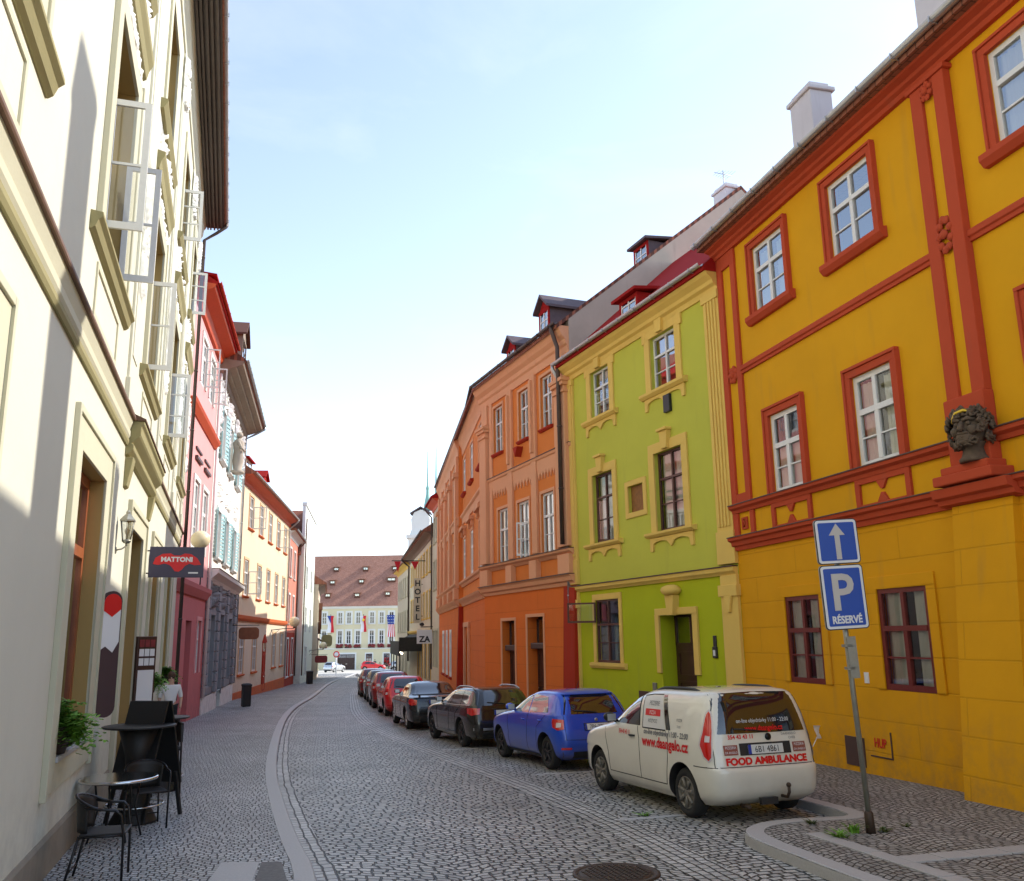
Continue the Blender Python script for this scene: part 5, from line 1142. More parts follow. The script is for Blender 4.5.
for h_ in wl_: wh.window(h_[0], h_[1], max(h_[2], -.2), h_[3], fm='teal', inset=.2, ft=.1, glass='glass_l', sur=(.2, 'slate_r', .08), curt=None)
for u in (.3, 4.0, 7.7, 11.7):
    q = MB(); z = .05
    while z < 4.3: wh.bx(q, u-.35, u+.45, -.002, .14, z, z+.36); z += .42
    q.build('rusticated_pier', M['slate_r'], wh.e, bevel=.02)
for i, u in enumerate((2.2, 5.8, 9.6)): relief(wh, 'keystone_carving', 'slate_r', u-.5, u+.5, 3.5, 4.4, .0, 70+i, .25, 16, 18)
wh.band('belt_cornice', 'white', 0, UW, [(.1, 4.45), (.2, 4.6), (.42, 4.8), (.45, 4.95)]); wh.band('belt_flashing', 'metalcap', 0, UW, [(.47, 4.953), (.47, 4.98)])
q = MB(); wh.pr(q, [(-.01, 12.9), (.15, 13.0), (.2, 13.2), (.95, 13.45), (1.0, 13.6), (-.01, 13.7)], 0, UW)
for k in (.35, .65): wh.bx(q, .01, UW-.01, k, k+.06, 13.2+k*.25-.04, 13.26+k*.25)
q.build('eaves_soffit', M['eaves_t'], wh.e)
whr = wh.roof('tile', 0, UW, 13.7, 1.05, 3.8, 9); wh.gutter(0, UW, 1.1, 13.72, .08, 'zinc'); wh.downpipe(12.4, .12, 13.7, 0, 1.1, 'zinc', .06)
wh.dormer(whr, 2.2, .75, 13.9, 1.8, 1.35, 2.6, 'gable', 'eaves_t', 'eaves_t', 'eaves_b', 'tile', .75)
q = MB(); q.lathe([(.30, 9.9-wh.z0), (.34, 10.0-wh.z0), (.2, 10.1-wh.z0), (.26, 10.5-wh.z0), (.22, 11.0-wh.z0), (.27, 11.4-wh.z0), (.10, 11.62-wh.z0)], 14, (wh.X(6.2), .35, 0)); q.blob(wh.P(6.2, .38, 11.78), .16, 8, .1)
for sg in (-1, 1): q.tube([wh.P(6.2+sg*.24, .36, 11.4), wh.P(6.2+sg*.36, .5, 11.1), wh.P(6.2+sg*.12, .64, 11.0)], [.09, .07, .05], 6)
q.build('stone_figure', M['gable'], wh.e)

# peach house
pe, per = plain_house('peach_house', 'peach house with vermilion eaves and window heads, middle of the left row', C0, CB, 'L', -.95, 20.6, 11.1, 3.2, 9, 'peach',
    [([3.4, 7.2, 11.0, 14.8, 18.6], 1.35, 8.45, 10.3, {'curt': ('curtain', .95)}), ([2.6, 7.2, 11.0, 14.8, 18.6], 1.35, 4.6, 6.6, {'curt': ('curtain', .95)}), ([2.2, 6.6, 14.8, 18.6], 1.5, .35, 2.6, {'curt': ('curtain', .95)})], 'rtrim', 'tile', .75, cornice='eaves_o', zlow=3.3, lowm='peach_l', glass='glass_l', inset=.05, surm='peach_t')
pe.band('belt_cornice', 'rtrim', 0, 20.6, [(.08, 3.2), (.16, 3.32), (.18, 3.5)])
q = MB(); pe.bx(q, 0, 20.6, -.002, .06, -1.8, -.55); q.build('plinth', M['rtrim'], pe.e)
pe.door(9.8, 11.0, -1.1, 2.0, .05, 'ored', tr=.2)
q = MB(); pe.fpr(q, [(9.6, 2.0), (11.2, 2.0), (10.4, 2.5)], 0, .1); q.build('door_hood', M['ored'], pe.e)
for u, z0, z1 in ((4.0, 8.5, 9.8), (15.4, 8.5, 9.8), (3.3, 4.7, 6.0)): pe.sash(pe.e, 'wframe', u, z0, z1, .75, 88, y=.04, bars=1, ft=.05)
pe.gutter(0, 20.6, .72, 11.18, .08, 'zinc'); pe.downpipe(20.3, .1, 11.2, -.5, .72, 'zinc')
pe.dormer(per, 4.2, -.4, 11.7, 2.0, .9, 2.4, 'shed', 'beige', 'beige', 'wframe', 'redroof', .3); pe.dormer(per, 10.5, -.4, 11.7, 1.6, .9, 2.4, 'gable', 'beige', 'redroof', 'wframe', 'redroof', .5)
# salmon, mint and beige houses further on
sa, sar = plain_house('salmon_house', 'narrow salmon red house beyond the peach one', R0, RB, 'L', -1.2, 8.6, 10.4, 3, 9, 'salmon',
    [([2.2, 5.8], 1.3, 7.0, 9.2, {}), ([2.2, 5.8], 1.3, 3.4, 5.6, {}), ([2.0, 6.0], 1.5, -.6, 2.2, {})], 'white', 'tile', .6, zlow=2.7, lowm='ored', glass='glass_l')
sa.gutter(0, 8.6, .62, 10.5, .08, 'zinc'); sa.downpipe(8.4, .1, 10.5, -.8, .62, 'eaves_b')
T0 = R0+dvec(RB)*8.62+Vector((cos(radians(RB)), -sin(radians(RB))))*.55
mi = B('pale_mint_house', 'tall pale mint gable-fronted house with tiled roof beyond the salmon house', T0, RB, 'L', -1.4)
mw = [(3.0, 4.3, 6.5, 8.5), (9, 10.3, 6.5, 8.5), (3.0, 4.3, 2.8, 4.9), (9, 10.3, 2.8, 4.9), (4, 6, -1.0, 1.5)]
mi.wall([M['minty']], 0, 14, -2.4, 9.4, mw, back=10)
mi.interior(0, 14, -1.4, 13, -1.2)
for h_ in mw: mi.window(*h_, glass='glass_l', inset=.06, sur=(.14, 'white', .05), curt=('curtain', .9))
q = MB(); mi.bx(q, 0, 14, -.25, -.001, 9.4, 13.6); mi.bx(q, -.05, 14.05, -.3, .10, 13.6, 13.85); q.build('parapet', M['white'], mi.e)
q = MB(); q.add([mi.P(-.3, -.26, 9.35), mi.P(5, -.26, 13.8), mi.P(5, -10, 13.8), mi.P(-.3, -10, 9.35), mi.P(-.3, -.26, 9.2), mi.P(5, -.26, 13.65), mi.P(5, -10, 13.65), mi.P(-.3, -10, 9.2), mi.P(14.2, -.26, 9.4), mi.P(14.2, -10, 9.4)], [(0, 1, 2, 3), (4, 7, 6, 5), (0, 4, 5, 1), (0, 3, 7, 4), (1, 8, 9, 2)])
ob = q.build('roof', M['tile'], mi.e, merge=False); uv = ob.data.uv_layers.new(name='UVMap')
for lp in ob.data.loops: v = ob.data.vertices[lp.vertex_index].co; uv.data[lp.index].uv = (v.y, v.x*1.3)
mi.downpipe(.2, .1, 12.5, -.8, .12, 'eaves_b')
U0_ = T0+dvec(RB)*14.02+Vector((cos(radians(RB)), -sin(radians(RB))))*.45
be, ber = plain_house('beige_house', 'low beige house with dark hipped eaves, last of the left row', U0_, -11.5, 'L', -1.9, 17, 7.6, 3.4, 9, 'beige',
    [([3, 7, 11, 14.5], 1.2, 4.0, 6.0, {}), ([3, 8, 13], 1.6, -1.2, 1.0, {'fm': 'brownframe', 'curt': None})], 'cream_trim', 'tile', .8, cornice='eaves_b', glass='glass_l')
q = MB(); be.bx(q, 4.7, 5.4, 0, .35, 3.2, 5.2); be.fpr(q, [(4.6, 5.2), (5.5, 5.2), (5.05, 5.9)], 0, .42); be.fpr(q, [(4.7, 3.2), (5.4, 3.2), (5.05, 2.7)], 0, .3); q.build('oriel', M['tile_o'], be.e)
q = MB(); be.pr(q, [(0, 2.3), (1.3, 1.5), (1.3, 1.4), (0, 2.1)], 5, 15); q.build('canopy', M['eaves_b'], be.e)

# ================================================================ cars
def paint(name, col, metal=.25, rough=.35):
    m, n, l, b = mat(name); b.inputs['Base Color'].default_value = (*col, 1); b.inputs['Metallic'].default_value = metal; b.inputs['Roughness'].default_value = rough
    b.inputs['Coat Weight'].default_value = 1; b.inputs['Coat Roughness'].default_value = .03
    tc = n.new('ShaderNodeTexCoord'); t = n.new('ShaderNodeTexNoise'); t.inputs['Scale'].default_value = 2.5; t.inputs['Detail'].default_value = 6; l.new(tc.outputs['Object'], t.inputs['Vector'])
    sx = n.new('ShaderNodeSeparateXYZ'); l.new(tc.outputs['Object'], sx.inputs[0])
    mr = n.new('ShaderNodeMapRange'); mr.inputs['From Min'].default_value = .75; mr.inputs['From Max'].default_value = .15; l.new(sx.outputs['Z'], mr.inputs['Value'])
    mu = n.new('ShaderNodeMath'); mu.operation = 'MULTIPLY'; l.new(mr.outputs[0], mu.inputs[0]); l.new(t.outputs['Fac'], mu.inputs[1])
    mx = n.new('ShaderNodeMix'); mx.data_type = 'RGBA'; mx.inputs['A'].default_value = (*col, 1); mx.inputs['B'].default_value = (.16, .13, .09, 1)   # road dust on the lower flanks
    m2 = n.new('ShaderNodeMath'); m2.operation = 'MULTIPLY'; m2.inputs[1].default_value = .7; l.new(mu.outputs[0], m2.inputs[0]); l.new(m2.outputs[0], mx.inputs['Factor']); l.new(mx.outputs['Result'], b.inputs['Base Color'])
    return m
M['carglass'] = simple('car_glass', (.012, .014, .016), .04, spec=1.0, coat=1)
M['tyre'] = simple('tyre_rubber', (.018, .018, .018), .85, noise=.3, nscale=30)
M['alloy'] = simple('alloy_wheel', (.45, .45, .46), .35, .9)
M['darkalloy'] = simple('dark_alloy_wheel', (.05, .05, .055), .35, .8)
M['hubcap'] = simple('grey_hubcap', (.20, .185, .16), .5, .4, noise=.15)
M['tail'] = simple('tail_lamp_red', (.62, .012, .01), .12, spec=.8, coat=1)
M['tailw'] = simple('tail_lamp_clear', (.70, .62, .60), .15, coat=1)
M['headl'] = simple('head_lamp', (.5, .52, .55), .08, coat=1)
M['seam'] = simple('panel_gap', (.01, .01, .01), .8)
M['trimb'] = simple('black_trim', (.02, .02, .021), .55)
M['plate'] = simple('number_plate_white', (.72, .72, .68), .4)
M['plateb'] = simple('plate_blue', (.02, .05, .35), .4)

def interp(tab, z):
    if z <= tab[0][0]: return tab[0][1:]
    for a, b in zip(tab, tab[1:]):
        if z <= b[0]:
            t = (z-a[0])/(b[0]-a[0]); return tuple(p+(q-p)*t for p, q in zip(a[1:], b[1:]))
    return tab[-1][1:]
def refine(tab, k=3):
    """Catmull-Rom between the listed sections, linear where two sit close (a crease)"""
    out = []
    for i in range(len(tab)-1):
        a, b = tab[i], tab[i+1]; p = tab[max(i-1, 0)]; q = tab[min(i+2, len(tab)-1)]
        n = 1 if b[0]-a[0] < .035 else k
        for j in range(n):
            t = j/n
            if n == 1: out.append(a); continue
            row = []
            for c in range(len(a)):
                m0 = (b[c]-p[c])/max(b[0]-p[0], 1e-6)*(b[0]-a[0]) if c else b[0]-a[0]; m1 = (q[c]-a[c])/max(q[0]-a[0], 1e-6)*(b[0]-a[0]) if c else b[0]-a[0]
                d = b[c]-a[c]
                lo, hi = -3*abs(d), 3*abs(d); m0 = max(min(m0, hi), lo); m1 = max(min(m1, hi), lo)
                if m0*d < 0: m0 = 0
                if m1*d < 0: m1 = 0
                row.append((2*t**3-3*t**2+1)*a[c]+(t**3-2*t**2+t)*m0+(-2*t**3+3*t**2)*b[c]+(t**3-t**2)*m1)
            out.append(tuple(row))
    return out+[tab[-1]]
class Car:
    RN = 1.75      # the tail is squarer in plan than the nose
    """stack of rounded horizontal sections; x forward from the rear axle, y left, z up. tab rows: z, rear x, front x, half width, squareness"""
    def __init__(s, name, label, tab, pos, bearing, pm, wb, tr=.31, scale=1.0, group='cars parked along the right kerb', cat='car', wheel_w=.2, hub='alloy', spokes=5, tilt=True):
        s.tab = refine(tab); s.wb = wb; s.tr = tr; s.pm = pm
        b = radians(bearing); s.e = empty(name, (0, 0, 0)); tag(s.e, label, cat, group)
        hw = interp(s.tab, tr+.05)[2]; left = Vector((-cos(b), sin(b)))
        o = Vector(pos)-left*(hw-.02)*scale       # pos = ground point below the outer face of the rear left wheel
        s.e.location = (o.x, o.y, gz(o.y)+.006); s.e.rotation_euler = (0, atan2(.02, 1) if tilt else 0, pi/2-b); s.e.scale = (scale,)*3
        q = MB(); N = 88; rows = []
        for (z, xr, xf, w, n) in s.tab:
            row = []
            xc, a = (xr+xf)/2, (xf-xr)/2
            for k in range(N+1):
                t = 2*pi*(k % N)/N; c_, s_ = cos(t), sin(t)
                m_ = n*s.RN if c_ < 0 else n
                row.append((xc+a*math.copysign(abs(c_)**(2/m_), c_), w*math.copysign(abs(s_)**(2/m_), s_), z))
            rows.append(row)
        q.grid(rows)
        for rw, rev in ((rows[0], True), (rows[-1], False)):
            z = rw[0][2]; cx = sum(p[0] for p in rw[:N])/N
            inner = [(cx+(p[0]-cx)*.5, p[1]*.5, z+(0 if rev else .012)) for p in rw]
            q.grid([rw, inner]); q.add(inner[:N], [tuple(range(N))], 0, True)
        body = q.build('body', [pm, M['trimb']], s.e)
        # wheel arches are cut out of the closed shell
        cut = MB()
        for x in (0, wb):
            for sg in (-1, 1): cut.lathe([(0, sg*.50), (tr+.065, sg*.50), (tr+.065, sg*1.2), (0, sg*1.2)], 36, (x, 0, tr+.01), 'y', m=1, smooth=False)
        co = cut.build('cut', [pm, M['trimb']], s.e)
        md = body.modifiers.new('arch', 'BOOLEAN'); md.object = co; md.operation = 'DIFFERENCE'; md.solver = 'EXACT'
        bpy.context.view_layer.update(); me = bpy.data.meshes.new_from_object(body.evaluated_get(bpy.context.evaluated_depsgraph_get()))
        body.modifiers.clear(); body.data = me; bpy.data.objects.remove(co)
        for p in me.polygons: p.use_smooth = True
        me.set_sharp_from_angle(angle=radians(32))
        s.body = body
        for x in (0, wb):
            for sg in (1, -1): s.wheel(x, sg, wheel_w, hub, spokes)
    def wheel(s, x, sg, ww, hub, spokes):
        r = s.tr; y0 = interp(s.tab, r+.05)[2]-.03
        yo = sg*y0
        q = MB(); q.lathe([(r*.62, -ww), (r*.9, -ww), (r*.985, -ww+.03), (r, -ww*.5), (r*.985, -.03), (r*.9, -.004), (r*.80, .002), (r*.66, -.012), (r*.64, -.05)], 36, axis='y')
        w_ = q.build('wheel', M['tyre'], s.e, loc=(x, yo, r)); w_.rotation_euler = (0, 0, 0 if sg > 0 else pi)
        h = MB(); h.lathe([(r*.65, -.03), (r*.655, -.008), (r*.60, -.012), (r*.59, -.05)], 36, axis='y'); h.lathe([(r*.20, -.05), (r*.19, -.012), (r*.12, -.005), (0, -.004)], 20, axis='y')
        for i in range(spokes):
            a = 2*pi*i/spokes+.3; c1, s1 = cos(a), sin(a)
            if hub == 'hubcap':
                h.tube([(r*.15*c1, -.02, r*.15*s1), (r*.60*c1, -.018, r*.60*s1)], [r*.07, r*.10], 6)
            else: h.tube([(r*.12*c1, -.022, r*.12*s1), (r*.6*c1, -.02, r*.6*s1)], [r*.085, r*.06], 6)
        h.build('rim', M[hub], w_)
        d = MB(); d.lathe([(r*.6, -.06), (0, -.06)], 24, axis='y'); d.build('brake_disc', M['trimb'], w_, recalc=False)
    def side(s, x, z, sg=1, off=.004):
        xr, xf, w, n = interp(s.tab, z); xc, a = (xr+xf)/2, (xf-xr)/2; X = min(.9995, abs((x-xc)/a)); n = n*s.RN if x < xc else n; return (x, sg*(w*(1-X**n)**(1/n)+off), z)
    def rear(s, y, z, off=.004, front=False):
        xr, xf, w, n = interp(s.tab, z); xc, a = (xr+xf)/2, (xf-xr)/2; Y = min(.9995, abs(y/w)); n = n if front else n*s.RN; d = a*(1-Y**n)**(1/n)+off; return (xc+d if front else xc-d, y, z)
    def corner(s, t, z, sg=1, off=.006):
        xr, xf, w, n = interp(s.tab, z); n *= s.RN; xc, a = (xr+xf)/2, (xf-xr)/2; t = radians(t)
        return (xc-a*abs(cos(t))**(2/n)-off*.7, sg*(w*abs(sin(t))**(2/n)+off*.7), z)
    def patch(s, name, m, top, bot, kind='side', off=.004, sg=1, nz=8, parent=None, sub=6):
        """surface patch between two poly-lines given as (x or y, z)"""
        def dens(l):
            r = []
            for a, b in zip(l, l[1:]): r += [(a[0]+(b[0]-a[0])*i/sub, a[1]+(b[1]-a[1])*i/sub) for i in range(sub)]
            return r+[l[-1]]
        t, b = dens(top), dens(bot); rows = []
        for j in range(nz+1):
            k = j/nz; row = []
            for p, q_ in zip(t, b):
                u, z = p[0]+(q_[0]-p[0])*k, p[1]+(q_[1]-p[1])*k
                row.append(s.corner(u, z, sg, off) if kind == 'corner' else s.side(u, z, sg, off) if kind == 'side' else s.rear(u, z, off, kind == 'front'))
            rows.append(row)
        q = MB(); q.grid(rows); return q.build(name, M[m] if isinstance(m, str) else m, parent or s.e, recalc=False)
    def sides(s, name, m, top, bot, **k):
        for sg in (1, -1): s.patch(name, m, top, bot, sg=sg, **k)
    def line(s, pts, kind='side', r=.005, name='panel_gap', both=True):
        for sg in ((1, -1) if both else (1,)):
            P = []
            for a, b in zip(pts, pts[1:]):
                for i in range(6): u, z = a[0]+(b[0]-a[0])*i/6, a[1]+(b[1]-a[1])*i/6; P.append(s.side(u, z, sg, 0) if kind == 'side' else s.rear(u*sg, z, 0, kind == 'front'))
            u, z = pts[-1]; P.append(s.side(u, z, sg, 0) if kind == 'side' else s.rear(u*sg, z, 0, kind == 'front'))
            q = MB(); q.tube(P, r, 5); q.build(name, M['seam'], s.e)
    def mirror(s, x, z, m):
        for sg in (1, -1):
            p = s.side(x, z, sg, 0); q = MB(); q.blob((p[0]+.02, p[1]+sg*.12, z+.05), .1, 8, .03, sq=(.75, 1.0, .72)); q.tube([(p[0], p[1]-sg*.02, z-.02), (p[0]+.02, p[1]+sg*.1, z+.02)], .03, 6)
            o = q.build('mirror', m, s.e); g_ = MB(); g_.quad(*[(p[0]-.058, p[1]+sg*(.12+a), z+.05+b) for a, b in ((-.07, -.05), (.07, -.05), (.07, .05), (-.07, .05))]); g_.build('mirror_glass', M['alloy'], o)
    def handle(s, x, z, m):
        for sg in (1, -1):
            q = MB(); a, b, c = s.side(x-.1, z, sg, .0), s.side(x, z, sg, .028), s.side(x+.1, z, sg, .0); q.tube([a, b, c], [.012, .017, .012], 6); q.build('handle', m, s.e)
    def plate(s, z, txt=None, w=.52, h=.11, y=0):
        p = s.patch('number_plate', 'plate', [(y+w/2, z+h/2), (y-w/2, z+h/2)], [(y+w/2, z-h/2), (y-w/2, z-h/2)], 'rear', .016)
        s.patch('plate_surround', 'trimb', [(y+w/2+.015, z+h/2+.012), (y-w/2-.015, z+h/2+.012)], [(y+w/2+.015, z-h/2-.012), (y-w/2-.015, z-h/2-.012)], 'rear', .010, parent=p)
        s.patch('eu_band', 'plateb', [(y+w/2, z+h/2), (y+w/2-.045, z+h/2)], [(y+w/2, z-h/2), (y+w/2-.045, z-h/2)], 'rear', .018, parent=p)
        if txt: s.text(txt, .105, M['ink'], y-.02, z-.036, 'rear', .02, parent=p, sx=.92)
    def text(s, txt, size, m, u, z, kind, off=.006, parent=None, sx=1, bold=.0, align='CENTER', slant=0):
        def mp(co):
            if kind == 'rear': q_ = s.rear(u-co.x, z+co.y+slant*co.x, off)
            else: q_ = s.side(u-co.x, z+co.y+slant*co.x, 1, off)
            return Vector(q_)
        return lettering(txt, size, m, parent or s.e, None, None, extrude=0, sx=sx, bold=bold, align=align, mapper=mp)
    def wiper(s, z, y0=-.05, y1=.42):
        q = MB(); q.tube([s.rear(y0, z, .02), s.rear((y0+y1)/2, z+.03, .03), s.rear(y1, z+.05, .02)], .009, 5); q.build('wiper', M['trimb'], s.e)
    def rails(s, x0, x1, z, m, y=None):
        for sg in (1, -1):
            yy = (y or interp(s.tab, z-.06)[2]-.05)*sg; q = MB(); n = 10; pts = []
            for i in range(n+1):
                t = i/n; pts.append((x0+(x1-x0)*t, yy, z+.02+.05*min(1, 6*t, 6*(1-t))-.05*(t-.5)**2*2))
            q.tube(pts, .022, 6); q.build('roof_rail', m, s.e)

# ---- white delivery van, nearest
van_p = paint('white_van_paint', (.80, .76, .65), 0, .35)
v = Car('delivery_van', 'white food delivery van with red lettering and dark rear glass, nearest of the parked row',
    [(.20, -.55, 3.25, .74, 6), (.30, -.72, 3.42, .81, 6), (.50, -.775, 3.47, .838, 5.5), (.60, -.78, 3.47, .842, 5.5), (.655, -.765, 3.46, .842, 5.5), (.672, -.725, 3.45, .842, 6), (.80, -.705, 3.38, .845, 6), (.90, -.69, 3.22, .842, 5.5), (.97, -.68, 2.92, .836, 5.2), (1.03, -.67, 2.60, .825, 5), (1.07, -.665, 2.38, .815, 5), (1.25, -.63, 2.03, .775, 5), (1.42, -.58, 1.66, .725, 5), (1.52, -.53, 1.35, .675, 5), (1.575, -.47, 1.1, .60, 4.5), (1.60, -.36, .8, .48, 4)],
    (2.26, 12.75), -19.5, van_p, 2.62, .305, 1.035, hub='hubcap', spokes=7)
v.patch('rear_window', 'carglass', [(.60, 1.55), (0, 1.565), (-.60, 1.55)], [(.775, 1.065), (0, 1.06), (-.775, 1.065)], 'rear', .006)
v.sides('front_window', 'carglass', [(1.75, 1.34), (1.25, 1.47)], [(2.20, 1.07), (1.16, 1.07)])
v.sides('side_window', simple('white_window_film', (.70, .69, .66), .4), [(1.14, 1.475), (.62, 1.50)], [(1.06, 1.06), (.40, 1.06)])
v.sides('door_pillar', 'carglass', [(.60, 1.505), (.50, 1.505)], [(.38, 1.06), (.26, 1.06)])
v.patch('windscreen', 'carglass', [(.52, 1.50), (-.52, 1.50)], [(.68, 1.10), (-.68, 1.10)], 'front')
for sg in (1, -1):
    v.patch('tail_lamp', 'tail', [(146, 1.22), (143, 1.31), (138, 1.34), (132, 1.30), (128, 1.18)], [(148, .88), (146, .79), (139, .75), (130, .80), (124, .93)], 'corner', .012, sg=sg)
    v.patch('lamp_rim', 'tailw', [(150, 1.22), (146, 1.335), (138, 1.365), (129.5, 1.325), (125, 1.18)], [(151, .87), (148, .765), (139, .725), (127.5, .775), (121, .93)], 'corner', .007, sg=sg)
    v.patch('lamp_lens', 'tailw', [(144, 1.04), (133, 1.05)], [(144, .97), (133, .97)], 'corner', .016, sg=sg)
v.patch('plate_recess', 'trimb', [(.38, .945), (-.38, .945)], [(.38, .80), (-.38, .80)], 'rear', .006)
v.plate(.868, '6B1 4861')
v.text('FOOD AMBULANCE', .115, M['signred'], 0, .695, 'rear', .008, sx=1.16, bold=.006)
v.text('354 43 43 11', .068, M['signred'], .34, 1.0, 'rear', .008, sx=1.05, bold=.002)
v.text('DAANGELO', .042, M['inkgrey'], -.38, 1.02, 'rear', .008); v.text('CHEB', .042, M['inkgrey'], -.42, .97, 'rear', .008)
v.text('www.daangelo.cz', .09, M['signred'], -.02, 1.09, 'rear', .012, sx=.9, bold=.003)
v.text('on-line objednávky 11:00 - 22:00', .07, M['signwhite'], -.02, 1.19, 'rear', .012, sx=.85)
for y in (.51, -.51):
    v.patch('sticker', 'redcurt', [(y+.10, .93), (y-.10, .93)], [(y+.10, .81), (y-.10, .81)], 'rear', .009)
    v.text('PIZZERIA', .045, M['signwhite'], y, .885, 'rear', .012, sx=.85); v.text('DA ANGELO', .036, M['signwhite'], y, .83, 'rear', .012, sx=.85)
q = MB(); q.lathe([(.045, 0), (.045, .008), (0, .01)], 16, axis='x', c=(0, 0, 0)); o = q.build('emblem', M['blackm'], v.e, loc=v.rear(-.06, 1.01, .012)); o.rotation_euler = (0, 0, pi)
v.text('www.daangelo.cz', .19, M['signred'], .42, .815, 'side', .006, sx=.95, bold=.006); v.text('on-line objednávky 11:00 - 22:00', .10, M['inkgrey'], .40, .975, 'side', .006, sx=.92, bold=.002)
v.text('354 43 43 11', .085, M['signred'], 1.62, .93, 'side', .006, sx=.8, bold=.002)
v.text('PIZZERIE', .085, M['inkgrey'], .80, 1.36, 'side', .008, sx=.9); v.text('ROZVOZ', .07, M['inkgrey'], .78, 1.13, 'side', .008, sx=.9)
v.patch('red_label', 'signred', [(1.03, 1.31), (.60, 1.31)], [(1.02, 1.22), (.58, 1.22)], 'side', .007); v.text('PIZZA', .07, M['signwhite'], .81, 1.24, 'side', .010, sx=.95)
v.text('PIZZA', .055, M['inkgrey'], .05, 1.18, 'side', .006); v.text('TAXI', .045, M['inkgrey'], .05, 1.10, 'side', .006)
v.line([(1.22, 1.06), (1.16, .9), (1.16, .36)]); v.line([(.30, 1.06), (.34, .7), (.42, .36)]); v.line([(2.34, 1.04), (2.2, .6), (2.18, .36)]); v.line([(2.18, .36), (.42, .36)], r=.006); v.line([(-.70, .665), (-.32, .668)], r=.006)
v.line([(.80, .668), (0, .668)], 'rear', .007); v.line([(.62, 1.54), (.725, 1.05), (.735, .67)], 'rear', .005); v.line([(1.26, 1.49), (1.16, 1.07)], r=.012)
v.line([(1.145, 1.48), (1.06, 1.05), (.40, 1.05)], r=.009); v.line([(1.145, 1.48), (.9, 1.505), (.62, 1.51)], r=.008)
v.rails(-.30, 1.05, 1.53, M['trimb'], .58); v.mirror(2.02, 1.09, M['blackm']); v.handle(1.38, .92, M['trimb']); v.handle(.55, .92, M['trimb']) if False else None
q = MB(); q.tube([(-.74, -.16, .30), (-.86, -.16, .30), (-.90, -.16, .36), (-.90, -.16, .42)], .02, 8); q.blob((-.90, -.16, .445), .032, 6, 0); v_t = q.build('tow_bar', M['iron'], v.e)
q = MB(); q.box(-.80, -.74, -.06, .18, .22, .30); q.build('tow_socket', M['trimb'], v.e)
q = MB(); q.tube([(-.6, .35, .20), (-.78, .35, .20)], .025, 8); q.build('exhaust', M['iron'], v.e)
v.wiper(1.07)

# ---- blue hatchback
bl_p = paint('blue_car_paint', (.003, .075, .60), .15, .3)
HATCH = [(.19, -.40, 3.15, .70, 6), (.30, -.60, 3.28, .79, 6), (.48, -.665, 3.31, .84, 5), (.60, -.66, 3.31, .85, 5), (.74, -.64, 3.28, .855, 5), (.86, -.60, 3.10, .845, 5), (.93, -.575, 2.75, .835, 5), (.985, -.555, 2.32, .82, 5), (1.02, -.545, 2.05, .805, 5), (1.15, -.47, 1.75, .745, 5), (1.30, -.36, 1.38, .68, 5), (1.40, -.24, 1.05, .615, 4.5), (1.445, -.12, .80, .54, 4), (1.465, .05, .55, .42, 4)]
def hatch(name, label, pos, bearing, pm, scale=1.0, txt=None, tab=HATCH, glass='carglass', hub='darkalloy', wb=2.47):
    c = Car(name, label, tab, pos, bearing, pm, wb, .31, scale, hub=hub)
    k = wb-2.47
    c.patch('rear_window', glass, [(.53, 1.38), (-.53, 1.38)], [(.655, 1.03), (-.655, 1.03)], 'rear', .006)
    c.sides('front_window', 'carglass', [(1.30+k, 1.28), (.86, 1.375)], [(1.78+k, 1.02), (.84, 1.02)]); c.sides('side_window', 'carglass', [(.80, 1.375), (.12, 1.34)], [(.78, 1.02), (-.10, 1.06)])
    c.patch('windscreen', 'carglass', [(.5, 1.38), (-.5, 1.38)], [(.68, 1.04), (-.68, 1.04)], 'front')
    for sg in (1, -1):
        c.patch('tail_lamp', 'tail', [(160, .94), (140, .95), (120, .955)], [(158, .77), (138, .75), (122, .80)], 'corner', .010, sg=sg); c.patch('lamp_lens', 'tailw', [(152, .885), (136, .89)], [(150, .81), (134, .80)], 'corner', .016, sg=sg)
        c.patch('head_lamp', 'headl', [(.5*sg, .72), (.78*sg, .78)], [(.5*sg, .62), (.78*sg, .62)], 'front', .01)
        c.patch('reflector', 'tail', [(.56*sg, .44), (.74*sg, .44)], [(.56*sg, .40), (.74*sg, .40)], 'rear', .01)
    c.plate(.80, txt); c.patch('bumper_insert', 'trimb', [(.72, .36), (-.72, .36)], [(.66, .22), (-.66, .22)], 'rear', .008)
    c.sides('sill_trim', 'trimb', [(2.05+k, .26), (.42, .26)], [(2.05+k, .20), (.42, .20)], off=.01)
    c.line([(.82, 1.02), (.84, .7), (.9, .28)]); c.line([(1.94+k, .98), (1.86+k, .6), (1.9+k, .28)]); c.line([(-.02, 1.0), (.34, .78), (.42, .3)]); c.line([(.66, 1.02), (.66, .58)], 'rear'); c.line([(.66, .58), (0, .56)], 'rear')
    c.mirror(1.66+k, 1.05, pm); c.handle(1.05, .88, pm); c.handle(.22, .90, pm); c.wiper(1.05)
    q = MB(); q.tube([(.25, 0, 1.46), (.10, 0, 1.62)], .006, 5); q.build('aerial', M['trimb'], c.e)
    return c
bl = hatch('hatchback_car', 'metallic blue hatchback parked in front of the white van', (.58, 18.1), -22, bl_p, 1.0, '7P6 7720')
